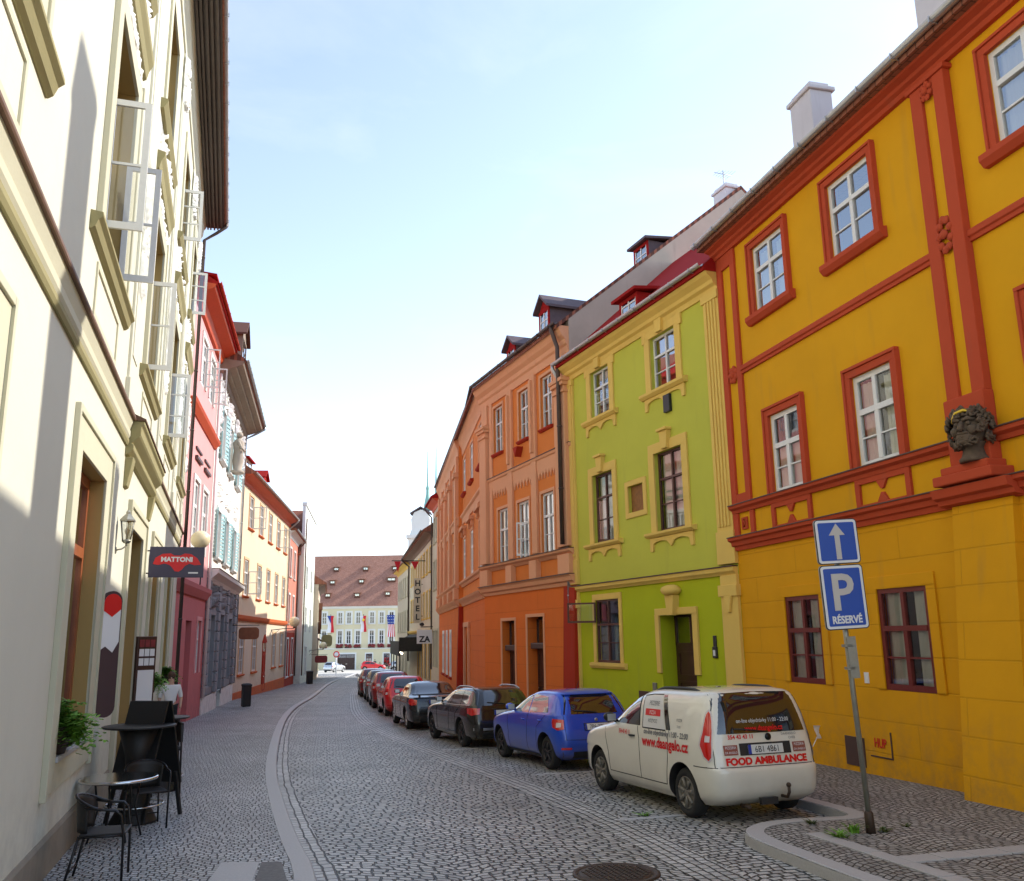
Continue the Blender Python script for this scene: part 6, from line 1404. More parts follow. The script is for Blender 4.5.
# spoiler
q = MB(); q.grid([[bl.rear(y, 1.40, -.02) for y in (.55, .3, 0, -.3, -.55)], [(p[0]-.10, p[1], p[2]-.015) for p in [bl.rear(y, 1.40, 0) for y in (.55, .3, 0, -.3, -.55)]], [bl.rear(y, 1.375, -.02) for y in (.55, .3, 0, -.3, -.55)]]); q.build('roof_spoiler', bl_p, bl.e)
q = MB(); q.lathe([(.035, 0), (.035, .006), (0, .008)], 14, axis='x'); o = q.build('emblem', M['alloy'], bl.e, loc=bl.rear(0, .92, .012)); o.rotation_euler = (0, 0, pi)

# ---- black estate
bk_p = paint('black_estate_paint', (.018, .015, .013), .5, .25)
EST = [(.20, -.65, 3.55, .76, 6), (.32, -.88, 3.70, .87, 6), (.50, -.93, 3.74, .905, 5), (.64, -.925, 3.74, .915, 5), (.80, -.90, 3.68, .915, 5), (.90, -.885, 3.40, .90, 5), (.96, -.87, 3.0, .89, 5), (1.00, -.855, 2.60, .87, 5), (1.04, -.84, 2.35, .85, 5), (1.18, -.73, 1.95, .775, 5), (1.33, -.58, 1.50, .70, 5), (1.41, -.47, 1.1, .63, 4.5), (1.445, -.36, .8, .54, 4), (1.46, -.2, .5, .42, 4)]
bk = Car('estate_car', 'black estate car with silver roof rails between the blue hatchback and the dark saloon', EST, (-1.36, 22.8), -21, bk_p, 2.72, .335, .95, hub='darkalloy')
bk.patch('rear_window', 'carglass', [(.55, 1.39), (-.55, 1.39)], [(.70, 1.03), (-.70, 1.03)], 'rear', .006)
bk.sides('front_window', 'carglass', [(1.45, 1.30), (.98, 1.38)], [(2.05, 1.04), (.96, 1.04)]); bk.sides('side_window', 'carglass', [(.92, 1.385), (.22, 1.385)], [(.90, 1.04), (.08, 1.04)]); bk.sides('quarter_window', 'carglass', [(.16, 1.38), (-.34, 1.34)], [(.02, 1.04), (-.55, 1.08)])
bk.sides('window_trim', 'alloy', [(2.15, 1.035), (.5, 1.03), (-.62, 1.055)], [(2.15, 1.018), (.5, 1.012), (-.62, 1.035)], off=.010); bk.patch('windscreen', 'carglass', [(.55, 1.39), (-.55, 1.39)], [(.74, 1.06), (-.74, 1.06)], 'front')
for sg in (1, -1):
    bk.patch('tail_lamp', 'tail', [(168, .97), (140, .98), (116, .97)], [(167, .83), (140, .80), (120, .85)], 'corner', .012, sg=sg); bk.patch('head_lamp', 'headl', [(.5*sg, .78), (.84*sg, .82)], [(.5*sg, .66), (.84*sg, .66)], 'front', .01)
bk.plate(.86, None); bk.sides('sill_trim', 'alloy', [(2.2, .34), (.46, .34)], [(2.2, .27), (.46, .27)], off=.012); bk.patch('bumper_bar', 'alloy', [(.8, .50), (-.8, .50)], [(.8, .44), (-.8, .44)], 'rear', .012); bk.patch('bumper_insert', 'trimb', [(.78, .40), (-.78, .40)], [(.7, .24), (-.7, .24)], 'rear', .01)
bk.line([(.94, 1.04), (.95, .7), (1.0, .34)]); bk.line([(2.15, 1.0), (2.05, .6), (2.1, .34)]); bk.line([(.04, 1.02), (.38, .8), (.46, .36)]); bk.line([(.70, 1.02), (.72, .6)], 'rear'); bk.line([(.72, .6), (0, .58)], 'rear')
bk.rails(-.45, 1.15, 1.41, M['alloy'], .60); bk.mirror(1.85, 1.07, bk_p); bk.handle(1.2, .90, bk_p); bk.handle(.3, .91, bk_p); bk.wiper(1.06)
# ---- dark saloon with boot spoiler
SAL = [(.19, -.70, 3.35, .74, 6), (.30, -.92, 3.48, .84, 6), (.48, -.975, 3.52, .875, 5), (.62, -.97, 3.52, .885, 5), (.80, -.95, 3.46, .885, 5), (.90, -.93, 3.15, .87, 5), (.95, -.90, 2.75, .86, 5), (.985, -.80, 2.35, .845, 4.5), (1.01, -.60, 2.12, .82, 4.5), (1.06, -.42, 1.95, .79, 4.5), (1.18, -.16, 1.68, .725, 4.5), (1.30, .06, 1.35, .665, 4.5), (1.37, .22, 1.05, .60, 4), (1.405, .38, .8, .50, 4), (1.42, .5, .65, .38, 4)]
sa_p = paint('dark_saloon_paint', (.020, .024, .030), .6, .25)
dk = Car('saloon_car', 'dark grey saloon with boot spoiler and blue-lit rear glass, behind the black estate', SAL, (-3.40, 28.6), -16, sa_p, 2.65, .32, .97, hub='alloy')
dk.patch('rear_window', 'carglass', [(.50, 1.36), (-.50, 1.36)], [(.64, 1.04), (-.64, 1.04)], 'rear', .006); dk.sides('front_window', 'carglass', [(1.36, 1.26), (.92, 1.345)], [(1.85, 1.02), (.9, 1.02)]); dk.sides('side_window', 'carglass', [(.87, 1.345), (.35, 1.29)], [(.85, 1.02), (.0, 1.04)])
dk.patch('windscreen', 'carglass', [(.52, 1.36), (-.52, 1.36)], [(.7, 1.04), (-.7, 1.04)], 'front'); dk.patch('window_trim', 'alloy', [(.68, 1.03), (-.68, 1.03)], [(.69, 1.015), (-.69, 1.015)], 'rear', .01)
for sg in (1, -1): dk.patch('tail_lamp', 'tail', [(166, .90), (140, .93), (118, .92)], [(165, .76), (140, .74), (122, .79)], 'corner', .012, sg=sg)
q = MB(); q.grid([[(-.95+.1*abs(y)**2, y, 1.06+.02*(1-abs(y))) for y in lin(-.74, .74, 12)], [(-.72+.1*abs(y)**2, y, 1.085) for y in lin(-.74, .74, 12)], [(-.72+.1*abs(y)**2, y, 1.05) for y in lin(-.74, .74, 12)], [(-.93+.1*abs(y)**2, y, 1.04) for y in lin(-.74, .74, 12)], [(-.95+.1*abs(y)**2, y, 1.06+.02*(1-abs(y))) for y in lin(-.74, .74, 12)]])
for y in (-.55, .55): q.box(-.88, -.76, y-.03, y+.03, .95, 1.06)
q.build('boot_spoiler', sa_p, dk.e)
dk.plate(.84, None); dk.patch('bumper_insert', 'trimb', [(.76, .38), (-.76, .38)], [(.7, .22), (-.7, .22)], 'rear', .01); dk.line([(.88, 1.02), (.9, .3)]); dk.line([(1.98, .97), (1.95, .3)]); dk.mirror(1.66, 1.05, sa_p); dk.handle(1.1, .87, M['alloy']); dk.handle(.25, .88, M['alloy'])
# ---- the farther row
rd1 = paint('bright_red_paint', (.75, .010, .014), .2, .3); rd2 = paint('dark_red_paint', (.30, .012, .012), .3, .3); br_ = paint('brown_paint_car', (.085, .06, .035), .5, .35); mar = paint('maroon_paint', (.16, .012, .014), .4, .35)
TALL = [(z*1.10 if z > .3 else z, a, b, c, d) for z, a, b, c, d in HATCH]
hatch('hatchback_car', 'bright red small hatchback parked behind the dark saloon', (-4.95, 34.8), -14, rd1, .98, hub='alloy')
hatch('hatchback_car', 'darker red hatchback showing its side just beyond the bright red one', (-6.25, 40.2), -12, rd2, 1.04, hub='alloy')
hatch('compact_car', 'brown compact car farther down the row, between the two darker reds', (-7.4, 45.8), -12, br_, 1.04, hub='alloy')
hatch('compact_car', 'maroon car at the far end of the parked row', (-8.75, 51.8), -12, mar, 1.04, hub='alloy')
sil = paint('silver_paint', (.55, .57, .60), .6, .3)
def far_car(label, pos, bearing, pm): 
    c = hatch('parked_car', label, pos, bearing, pm, 1.05, hub='alloy'); tag(c.e, group='cars on the square'); return c
far_car('silver car at the corner of the square on the left', (-29.0, 140), 20, sil)
far_car('red car standing in front of the cream town hall door', (-25.6, 156), 80, rd1)
far_car('pale van-like car standing on the square behind the parked row', (-19.5, 148), 85, sil)

# ================================================================ traffic sign
sb = Vector((4.04, 10.94)); se = empty('parking_sign', (sb.x, sb.y, gz(sb.y)+.11)); tag(se, 'leaning steel post with blue one-way arrow plate above a blue P RÉSERVÉ plate', 'road sign')
se.rotation_euler = (0.02, radians(-2.6), radians(6))
q = MB(); q.tube([(0, 0, -.1), (0, 0, 3.55)], .031, 12); q.build('post', M['galv'], se)
q = MB(); q.lathe([(.055, 0), (.05, .22), (.034, .24)], 12); q.build('post_foot', M['iron'], se)
def rrect(w_, h, r, n=5):
    pts = []
    for cx, cz, a0 in ((w_/2-r, h/2-r, 0), (-w_/2+r, h/2-r, 90), (-w_/2+r, -h/2+r, 180), (w_/2-r, -h/2+r, 270)):
        pts += [(cx+r*cos(radians(a0+90*i/n)), cz+r*sin(radians(a0+90*i/n))) for i in range(n+1)]
    return pts
def plate_sign(zc, w_, h):
    q = MB(); q.prism([(x, zc+z) for x, z in rrect(w_, h, .05)], -.075, -.05, axis='y'); p = q.build('sign_plate', M['galv'], se)
    for ins, y, m, nm in ((.0, -.079, 'ink', 'dark_edge'), (.012, -.082, 'signwhite', 'white_border'), (.042, -.085, 'signblue', 'blue_field')):
        q = MB(); q.prism([(x, zc+z) for x, z in rrect(w_-2*ins, h-2*ins, max(.05-ins, .018))], y, y+.003, axis='y'); q.build(nm, M[m], p)
    return p
p1 = plate_sign(3.325, .54, .54); p2 = plate_sign(2.665, .54, .76)
greyw = simple('weathered_white', (.58, .55, .50), .4)
q = MB(); q.prism([(-.032, 3.11), (.032, 3.11), (.032, 3.40), (.10, 3.40), (0, 3.54), (-.10, 3.40), (-.032, 3.40)], -.089, -.085, axis='y'); q.build('arrow', greyw, p1)
lettering('P', .60, greyw, p2, (-.02, -.088, 2.52), (pi/2, 0, 0), bold=.012, sx=.95); lettering('RÉSERVÉ', .12, M['signwhite'], p2, (0, -.088, 2.36), (pi/2, 0, 0), bold=.004, sx=.82)
q = MB(); q.box(-.02, .09, -.045, -.02, 1.72, 2.2); q.box(-.05, .05, -.045, .045, 1.82, 1.85); q.box(-.05, .05, -.045, .045, 2.08, 2.11); q.build('clamp_bracket', M['galv'], se)

# weeds round the foot of the post
def tuft(name, label, x, y, z, n, r, h, m, seed, group=None, wide=.03, droop=.5, cat='plant', parent=None):
    rd = random.Random(seed); q = MB()
    for i in range(n):
        a = rd.uniform(0, 2*pi); l_ = h*rd.uniform(.5, 1.1); sp = r*rd.uniform(.2, 1.0); bx_, by = rd.uniform(-r*.3, r*.3), rd.uniform(-r*.3, r*.3)
        d = Vector((cos(a), sin(a), 0)); s_ = Vector((-sin(a), cos(a), 0)); wd = wide*rd.uniform(.6, 1.2); pts = []
        for t in (0, .35, .7, 1): pts.append((Vector((bx_, by, 0))+d*sp*t+Vector((0, 0, l_*(t-droop*t*t))), wd*(1, 1.2, .8, .05)[int(t*3+.1)]))
        vs = []
        for p, w_ in pts: vs += [p-s_*w_*.5, p+s_*w_*.5]
        q.add(vs, [(0, 1, 3, 2), (2, 3, 5, 4), (4, 5, 7, 6)])
    o = q.build(name, M[m], parent, merge=False, recalc=False, loc=(x, y, z)); 
    return tag(o, label, cat, group) if label else o
for i, (x, y, n, r, h, lb_) in enumerate(((3.86, 10.98, 40, .16, .20, 'tall weed tuft growing on the left of the sign post foot'), (4.2, 11.0, 24, .14, .10, 'small weed tuft growing on the right of the sign post foot'), (3.62, 10.75, 46, .2, .12, 'low weed patch growing by the pale slab inside the kerb'), (3.55, 11.55, 22, .14, .10, 'weed tuft on the island edge nearest the van'), (1.72, 12.95, 20, .16, .08, 'weed tuft in the road joints beside the van wheel'), (4.6, 11.3, 16, .1, .06, 'tiny weed tuft among dark pavement setts toward the ochre wall'))):
    tuft('weed', lb_, x, y, gz(y)+(.11 if x > 2 else 0), n, r, h, 'leaf_d' if i % 2 else 'leaf', 20+i, 'weeds in the paving', wide=.018)
q = MB(); p = yb.world(-.30, .02, -.02); q.grid([[(.02*sin(i*1.3+j), -.02-.03*sin(j*2+i), i*.045) if False else ((j-2)*.05+.01*sin(i*2), -.05-.04*sin(i*1.1+j*.8), .25+i*.045) for j in range(5)] for i in range(6)]); q.tube([(-.02, -.03, .3), (-.22, -.10, .12)], .008, 5)
o = q.build('paper_scrap', M['signwhite'], loc=(p.x, p.y, p.z), recalc=False); o.rotation_euler = (0, 0, .4); tag(o, 'white scrap of paper on a wire at the ochre wall beside the van', 'paper')

# ================================================================ wall furniture on the left
def along(b, u, y, z): p = b.world(u, y, z); return p
def globe_lamp(b, u, z, reach, r, label, drop=.0):
    p = b.world(u, 0, z); e = empty('globe_lamp', p, b.e.rotation_euler.z); tag(e, label, 'street lamp', 'globe lamps on wall brackets')
    q = MB(); q.tube([(0, .0, -.1), (0, reach*.5, -.02), (0, reach, 0)], .025, 8); q.tube([(0, 0, -.5), (0, reach*.35, -.1)], .014, 6); q.lathe([(.1, 0), (.1, .03)], 12, (0, .0, -.15), 'y'); q.build('bracket', M['blackm'], e)
    q = MB(); q.lathe([(.05, 0), (.09, .04), (.06, .09)], 14, (0, reach, 0)); q.build('lamp_holder', M['blackm'], e)
    q = MB(); q.blob((0, reach, .07+r), r, 12, 0, sq=(1, 1, .95)); q.build('globe', M['globe'], e)
globe_lamp(lb, 10.0, 4.26, .87, .23, 'big opal globe lamp sticking up behind the navy and red sign')
globe_lamp(pe, 13.4, 2.9, 1.5, .36, 'opal globe lamp on a long arm before the peach house')
globe_lamp(mi, 10.0, 1.2, 1.3, .32, 'opal globe lamp far along by the mint and beige houses')
def lantern(u, z, label):
    p = lb.world(u, 0, z); e = empty('wall_lantern', p, lb.e.rotation_euler.z); e.scale = (.7, .7, .7); tag(e, label, 'lantern', 'lanterns on the cream palace')
    q = MB(); q.tube([(0, 0, -.45), (0, .12, -.42), (0, .2, -.36)], .016, 6); q.lathe([(.07, 0), (.07, .02)], 10, (0, 0, -.45), 'y'); q.tube([(0, .2, -.36), (0, .2, -.28)], .02, 6); q.lathe([(.06, -.30), (.10, -.26), (.10, -.23)], 6, (0, .2, 0)); q.build('bracket', M['galv'], e)
    q = MB(); q.lathe([(.09, -.23), (.145, .16)], 6, (0, .2, 0), smooth=False); q.build('lantern_glass', M['sashglass'], e)
    q = MB(); q.lathe([(.17, .16), (.17, .19), (.12, .25), (.05, .32), (.05, .36), (.02, .40), (0, .41)], 6, (0, .2, 0), smooth=False)
    for k in range(6): a = 2*pi*k/6; q.tube([(.09*cos(a), .2+.09*sin(a), -.23), (.147*cos(a), .2+.147*sin(a), .16)], .009, 4)
    q.build('lantern_frame', M['galv'], e)
    q = MB(); q.blob((0, .2, -.05), .05, 6, 0, sq=(1, 1, 1.5)); q.build('lamp_bulb', M['globe'], e)
lantern(1.25, 3.78, 'old wall lantern between the near window and the doorway'); lantern(6.9, 3.80, 'old wall lantern half hidden by the navy and red sign')
# projecting navy sign with red emblem shape
ms_p = lb.world(6.0, -.04, 3.385); ms = empty('projecting_sign', ms_p, lb.e.rotation_euler.z); tag(ms, 'navy projecting sign with white capitals over a red spread emblem on the cream palace', 'sign')
# board stands out from the wall; it faces back down the pavement
sw_, sh = 1.02, .60
q = MB(); q.box(-.035, .035, .12, .12+sw_, 0, sh); bd = q.build('sign_board', M['signnavy'], ms, bevel=.004)
# local +x points to the viewer on this side
emb = [(-.44, -.06), (-.40, .06), (-.27, .14), (-.12, .15), (-.05, .11), (.06, .11), (.14, .15), (.26, .14), (.38, .06), (.46, -.07), (.33, -.08), (.24, -.05), (.16, -.09), (.10, -.17), (.04, -.21), (-.03, -.20), (-.08, -.13), (-.13, -.08), (-.22, -.05), (-.34, -.08)]
q = MB(); n = len(emb); q.add([(x_, .12+sw_/2+a, sh/2+.02+b) for x_ in (.036, .040) for a, b in emb], [tuple(range(n)), tuple(range(2*n-1, n-1, -1))]+[(i, (i+1) % n, n+(i+1) % n, n+i) for i in range(n)]); q.build('red_emblem', M['signred'], ms)
lettering('MATTONI', .125, M['signwhite'], ms, (.043, .12+sw_/2, sh/2+.01), (pi/2, 0, pi/2), bold=.006, sx=1.05)
q = MB(); q.box(.036, .041, .12+sw_*.72, .12+sw_*.90, .075, .105); q.build('white_mark', M['signwhite'], ms)
q = MB(); q.tube([(0, 0, .08), (0, .14, .08)], .015, 6); q.tube([(0, 0, sh-.08), (0, .14, sh-.08)], .015, 6); q.build('bracket', M['blackm'], ms); q = MB(); q.tube([(0, .12+sw_-.05, 0), (0, .12+sw_-.05, -.14)], .012, 6); q.build('hook', M['blackm'], ms)
# oval board and menu case
ob_p = lb.world(.15, .13, 1.36); ovb = empty('oval_board', ob_p, lb.e.rotation_euler.z-radians(58)); tag(ovb, 'long rounded dark signboard with red and white head beside the near window', 'sign')
def stad(w_, h, n=10): return [(w_/2*cos(pi*i/n), h/2-w_/2+w_/2*sin(pi*i/n)) for i in range(n+1)]+[(-w_/2*cos(pi*i/n), -h/2+w_/2-w_/2*sin(pi*i/n)) for i in range(n+1)]
ov = lambda w_, h: [(x, z+.65) for x, z in stad(w_, h)]
q = MB(); q.prism(ov(.26, 1.62), 0, .05, axis='y'); q.build('board', simple('dark_plum_board', (.06, .03, .035), .5), ovb)
arc_ = [(.115*cos(pi*i/10), 1.305+.115*sin(pi*i/10)) for i in range(11)]
q = MB(); q.prism(arc_+[(-.115, .80), (-.04, .66), (.06, .74), (.115, .70)], .050, .055, axis='y'); q.build('white_panel', M['signwhite'], ovb)
q = MB(); q.prism([(x, z+.002) for x, z in arc_]+[(-.115, 1.22), (0, 1.12), (.115, 1.2)], .056, .060, axis='y'); q.build('red_cap', M['signred'], ovb)
mc_p = lb.world(5.15, .16, 1.05); mc = empty('menu_case', mc_p, lb.e.rotation_euler.z-radians(55)); tag(mc, 'brown wall case with rows of red and white cards next to the doorway', 'sign')
q = MB(); q.box(-.19, .19, 0, .12, 0, 1.2); q.build('case', M['dwood'], mc, bevel=.01)
q = MB(); q.box(-.155, .155, .121, .125, .05, .60); q.build('paper', M['signwhite'], mc)
for i in range(3):
    for j in range(3): q = MB(); q.box(-.15+i*.105, -.06+i*.105, .122, .128, .68+j*.165, .81+j*.165); q.build('card', M['geran' if j == 2 else 'signwhite'], mc)

# ferns in pots on the sills
def potfern(label, u, z, y, s_, seed):
    p = lb.world(u, y, z); e = empty('fern_pot', p, lb.e.rotation_euler.z); tag(e, label, 'plant', 'ferns on the palace window sills')
    q = MB(); q.lathe([(.10*s_, 0), (.15*s_, .20*s_), (.16*s_, .22*s_), (.13*s_, .22*s_), (.12*s_, .18*s_), (0, .18*s_)], 14); q.build('pot', M['terracotta'], e)
    rd = random.Random(seed); fr = MB()
    for i in range(300):
        a = rd.uniform(0, 2*pi); L_ = s_*rd.uniform(.16, .42); el = rd.uniform(.0, 1.5); d = Vector((cos(a), sin(a), 0)); sd_ = Vector((-sin(a), cos(a), 0))
        base = Vector((rd.uniform(-.08, .08)*s_, rd.uniform(-.08, .08)*s_, .2*s_)); k = 9
        for j in range(1, k+1):
            t = j/k; c = base+d*L_*t*cos(el)+Vector((0, 0, L_*(t*sin(el)*1.25-.65*t*t)))
            ll = .075*s_*(1-.55*t)
            for sg in (-1, 1):
                tip = c+sd_*sg*ll+d*ll*.35+Vector((0, 0, rd.uniform(-.02, .02)*s_)); w_ = d*.017*s_
                fr.add([c-w_, c+w_, tip+w_*.5, tip-w_*.5], [(0, 1, 2, 3)])
    fr.build('fronds', M['leaf'], e, merge=False, recalc=False)
potfern('big bushy green fern in a dark pot on the near window sill', -2.15, 1.02, -.06, 1.25, 5)
potfern('smaller dark fern on the second window sill past the doorway', 8.0, 1.1, .1, .95, 6); potfern('farthest fern on the last ground window sill of the palace', 12.9, 1.1, .1, .95, 7)

# ================================================================ café furniture
def rot2(x, y, a): return (x*cos(a)-y*sin(a), x*sin(a)+y*cos(a))
def bistro_chair(label, x, y, a):
    e = empty('bistro_chair', (x, y, gz(y)+.09), a); tag(e, label, 'chair', 'metal bistro chairs by the wall')
    q = MB(); q.box(-.21, .21, -.20, .22, .435, .455); q.build('seat', M['rattan'], e, bevel=.012)
    for sx in (-1, 1):
        f = MB(); f.tube([(sx*.22, .21, 0), (sx*.225, .20, .44), (sx*.245, .17, .62), (sx*.25, .12, .665), (sx*.25, 0, .675), (sx*.245, -.16, .70)], .0125, 8); f.build('front_leg', M['blackm'], e)
        f = MB(); f.tube([(sx*.24, -.30, 0), (sx*.20, -.20, .44)], .0125, 8); f.build('rear_leg', M['blackm'], e)
        f = MB(); f.tube([(sx*.22, .2, .43), (sx*.21, -.2, .43)], .011, 6); f.build('side_rail', M['blackm'], e)
    f = MB(); pts = [(-.25, 0, .675)]+[(.25*sin(t), -.08-.20*cos(t) if True else 0, .70+.09*cos(t)) for t in [(-pi/2+pi*i/14) for i in range(15)]]+[(.25, 0, .675)]
    f.tube(pts, .013, 8); f.build('back_rail', M['blackm'], e)
    w_ = MB(); rows = []
    for j in range(7):
        z = .46+(.24+.0)*j/6; rows.append([((.21+.04*j/6)*sin(t), -.08-.17*cos(t)-.03*j/6*cos(t), z+.09*cos(t)*j/6) for t in [(-1.25+2.5*i/16) for i in range(17)]])
    w_.grid(rows); ob = w_.build('backrest', M['rattan'], e, recalc=False); sm = ob.modifiers.new('thick', 'SOLIDIFY'); sm.thickness = .012
    for z in (.12,): 
        f = MB(); f.tube([(-.23, -.27, z), (.23, -.27, z)], .009, 6); f.build('stretcher', M['blackm'], e)
    return e
def round_table(name, label, x, y, r, h, kind):
    e = empty(name, (x, y, gz(y)+.09)); tag(e, label, 'table')
    q = MB(); q.lathe([(0, h-.028), (r-.02, h-.028), (r, h-.02), (r, h-.005), (r-.012, h), (0, h)], 40); q.build('tabletop', simple('smoked_glass_top', (.05, .065, .06), .08, coat=1) if kind == 'glass' else M['rattan'], e)
    if kind == 'glass':
        q = MB(); q.lathe([(r+.004, h-.03), (r+.012, h-.015), (r+.004, h+.002), (r-.02, h+.003)], 40); q.build('rim', M['chrome'], e)
        for k in range(4):
            a = pi/4+pi/2*k; f = MB(); f.tube([(r*.72*cos(a), r*.72*sin(a), 0), (r*.5*cos(a), r*.5*sin(a), h*.5), (r*.62*cos(a), r*.62*sin(a), h-.03)], .012, 6); f.build('leg', M['blackm'], e)
    else:
        q = MB(); q.lathe([(.30, .0), (.29, .03), (.20, .20), (.13, .55), (.155, .85), (.26, h-.03), (0, h-.029)], 28); q.build('pedestal', M['rattan'], e)
        q = MB(); n = 36; q.tube([(.36*cos(2*pi*i/n), .36*sin(2*pi*i/n), .22) for i in range(n+1)], .013, 6, caps=False)
        for k in range(4): a = pi/2*k; q.tube([(.18*cos(a), .18*sin(a), .22), (.36*cos(a), .36*sin(a), .22)], .01, 5)
        q.build('foot_ring', M['chrome'], e)
    return e
wa = radians(90-LB)   # direction along the wall
round_table('bistro_table', 'low round bistro table with smoked glass top and chrome rim', -4.80, 11.35, .44, .70, 'glass')
bistro_chair('nearest bistro chair with curved arms, its back to the cream wall base', -4.05, 9.35, radians(-75))
bistro_chair('bistro chair half hidden behind the glass-topped table', -4.75, 12.1, radians(215))
round_table('bar_table', 'tall round bar table with woven hourglass pedestal, nearer of two', -5.06, 12.5, .47, 1.22, 'bar')
round_table('bar_table', 'tall round bar table farther along, behind the black board', -5.85, 15.4, .42, 1.15, 'bar')
# black A-board
ab = empty('menu_board', (-5.02, 12.75, gz(12.75)+.09), radians(165)); tag(ab, 'large black folding menu board standing on the pavement behind the bar table', 'signboard')
for nm, sg in (('front_panel', 1), ('back_panel', -1)):
    q = MB(); q.add([(-.30, sg*y, z) if k < 2 else (.30, sg*y, z) for k, (y, z) in enumerate(((.02, 1.52), (.34, .42), (.34, .42), (.02, 1.52)))]+[(-.30, sg*(y+.03), z) if k < 2 else (.30, sg*(y+.03), z) for k, (y, z) in enumerate(((.02, 1.52), (.34, .42), (.34, .42), (.02, 1.52)))], [(0, 1, 2, 3), (4, 7, 6, 5), (0, 4, 5, 1), (1, 5, 6, 2), (2, 6, 7, 3), (3, 7, 4, 0)])
    o = q.build(nm, M['black'], ab)
    for sx in (-1, 1): f = MB(); f.box(sx*.28-.022, sx*.28+.022, -.02, .02, 0, .60); lg_ = f.build('leg', M['black'], o); lg_.location = (0, sg*.40, 0); lg_.rotation_euler = (sg*.28, 0, 0)
# bar chairs beyond
def bar_chair(label, x, y, a):
    e = empty('bar_chair', (x, y, gz(y)+.09), a); tag(e, label, 'chair', 'bar chairs past the black board')
    q = MB(); q.box(-.2, .2, -.2, .2, .66, .72); q.build('seat', M['black'], e, bevel=.02)
    q = MB(); q.box(-.19, .19, -.22, -.185, .78, 1.08); q.build('backrest', M['black'], e, bevel=.01)
    for sx in (-1, 1):
        for sy in (-1, 1): f = MB(); f.tube([(sx*.21, sy*.21, 0), (sx*.18, sy*.19, .66 if sy > 0 else 1.05)], .016, 6); f.build('leg', M['blackm'], e)
    f = MB()
    for z in (.25,): f.tube([(-.2, .2, z), (.2, .2, z), (.2, -.2, z), (-.2, -.2, z), (-.2, .2, z)], .011, 5)
    f.build('foot_rail', M['blackm'], e)
bar_chair('tall bar chair with dark seat in front of the farther bar table', -5.62, 15.0, radians(120)); bar_chair('second tall bar chair just beyond the farther bar table', -6.25, 16.5, radians(170))
# bins
def bin_(name, label, x, y, w_, h, m): 
    e = empty(name, (x, y, gz(y)+.09), radians(-15)); tag(e, label, 'bin')
    q = MB(); q.lathe([(w_*.62, 0), (w_*.7, .03), (w_*.72, h-.08), (w_*.76, h-.06), (w_*.76, h-.02)], 4, smooth=False); q.build('body', M[m], e, bevel=.01)
    q = MB(); q.lathe([(w_*.78, h-.03), (w_*.78, h), (w_*.5, h+.05), (0, h+.06)], 4, smooth=False); q.build('lid', M['black'], e)
bin_('litter_bin', 'black square litter bin standing by the corner of the peach house', -12.1, 41.5, .36, .95, 'black'); bin_('litter_bin', 'black bin far along by the wall of the beige house', -17.0, 76, .45, 1.0, 'black')
# hanging trade signs on far left fronts
def hang_sign(label, b, u, z, wd, h, m, reach=.4):
    p = b.world(u, 0, z); e = empty('hanging_sign', p, b.e.rotation_euler.z); tag(e, label, 'sign', 'hanging trade signs of the left row')
    q = MB(); q.tube([(0, 0, h+.1), (0, reach+wd, h+.1)], .02, 6); q.build('arm', M['blackm'], e)
    q = MB(); q.prism([(reach+x+wd/2, z_+h/2) for x, z_ in rrect(wd, h, min(wd, h)*.3)], -.04, .04); q.build('board', M[m], e, bevel=.01)
hang_sign('dark brown hanging board before the sooty rusticated base', wh, 10.6, 2.2, 1.0, .6, 'wood'); hang_sign('red hanging board under the far globe lamp', mi, 12.5, -.1, 1.2, .7, 'geran'); hang_sign('olive hanging board beside the beige canopy', be, 3.0, 1.4, 1.1, 1.2, 'olive')
# no-entry sign at the square
ne = empty('no_entry_sign', (-23.6, 121, gz(121))); tag(ne, 'round red-rimmed sign on a white post where the street meets the square', 'road sign')
q = MB(); q.tube([(0, 0, 0), (0, 0, 3.0)], .09, 8); q.build('post', M['signwhite'], ne)
for r_, y, m in ((.42, -.10, 'signred'), (.28, -.13, 'signwhite')): q = MB(); q.lathe([(0, y), (r_, y), (r_, y-.02), (0, y-.02)], 24, (0, 0, 2.6), 'y'); q.build('disc' if m == 'signred' else 'disc_centre', M[m], ne)

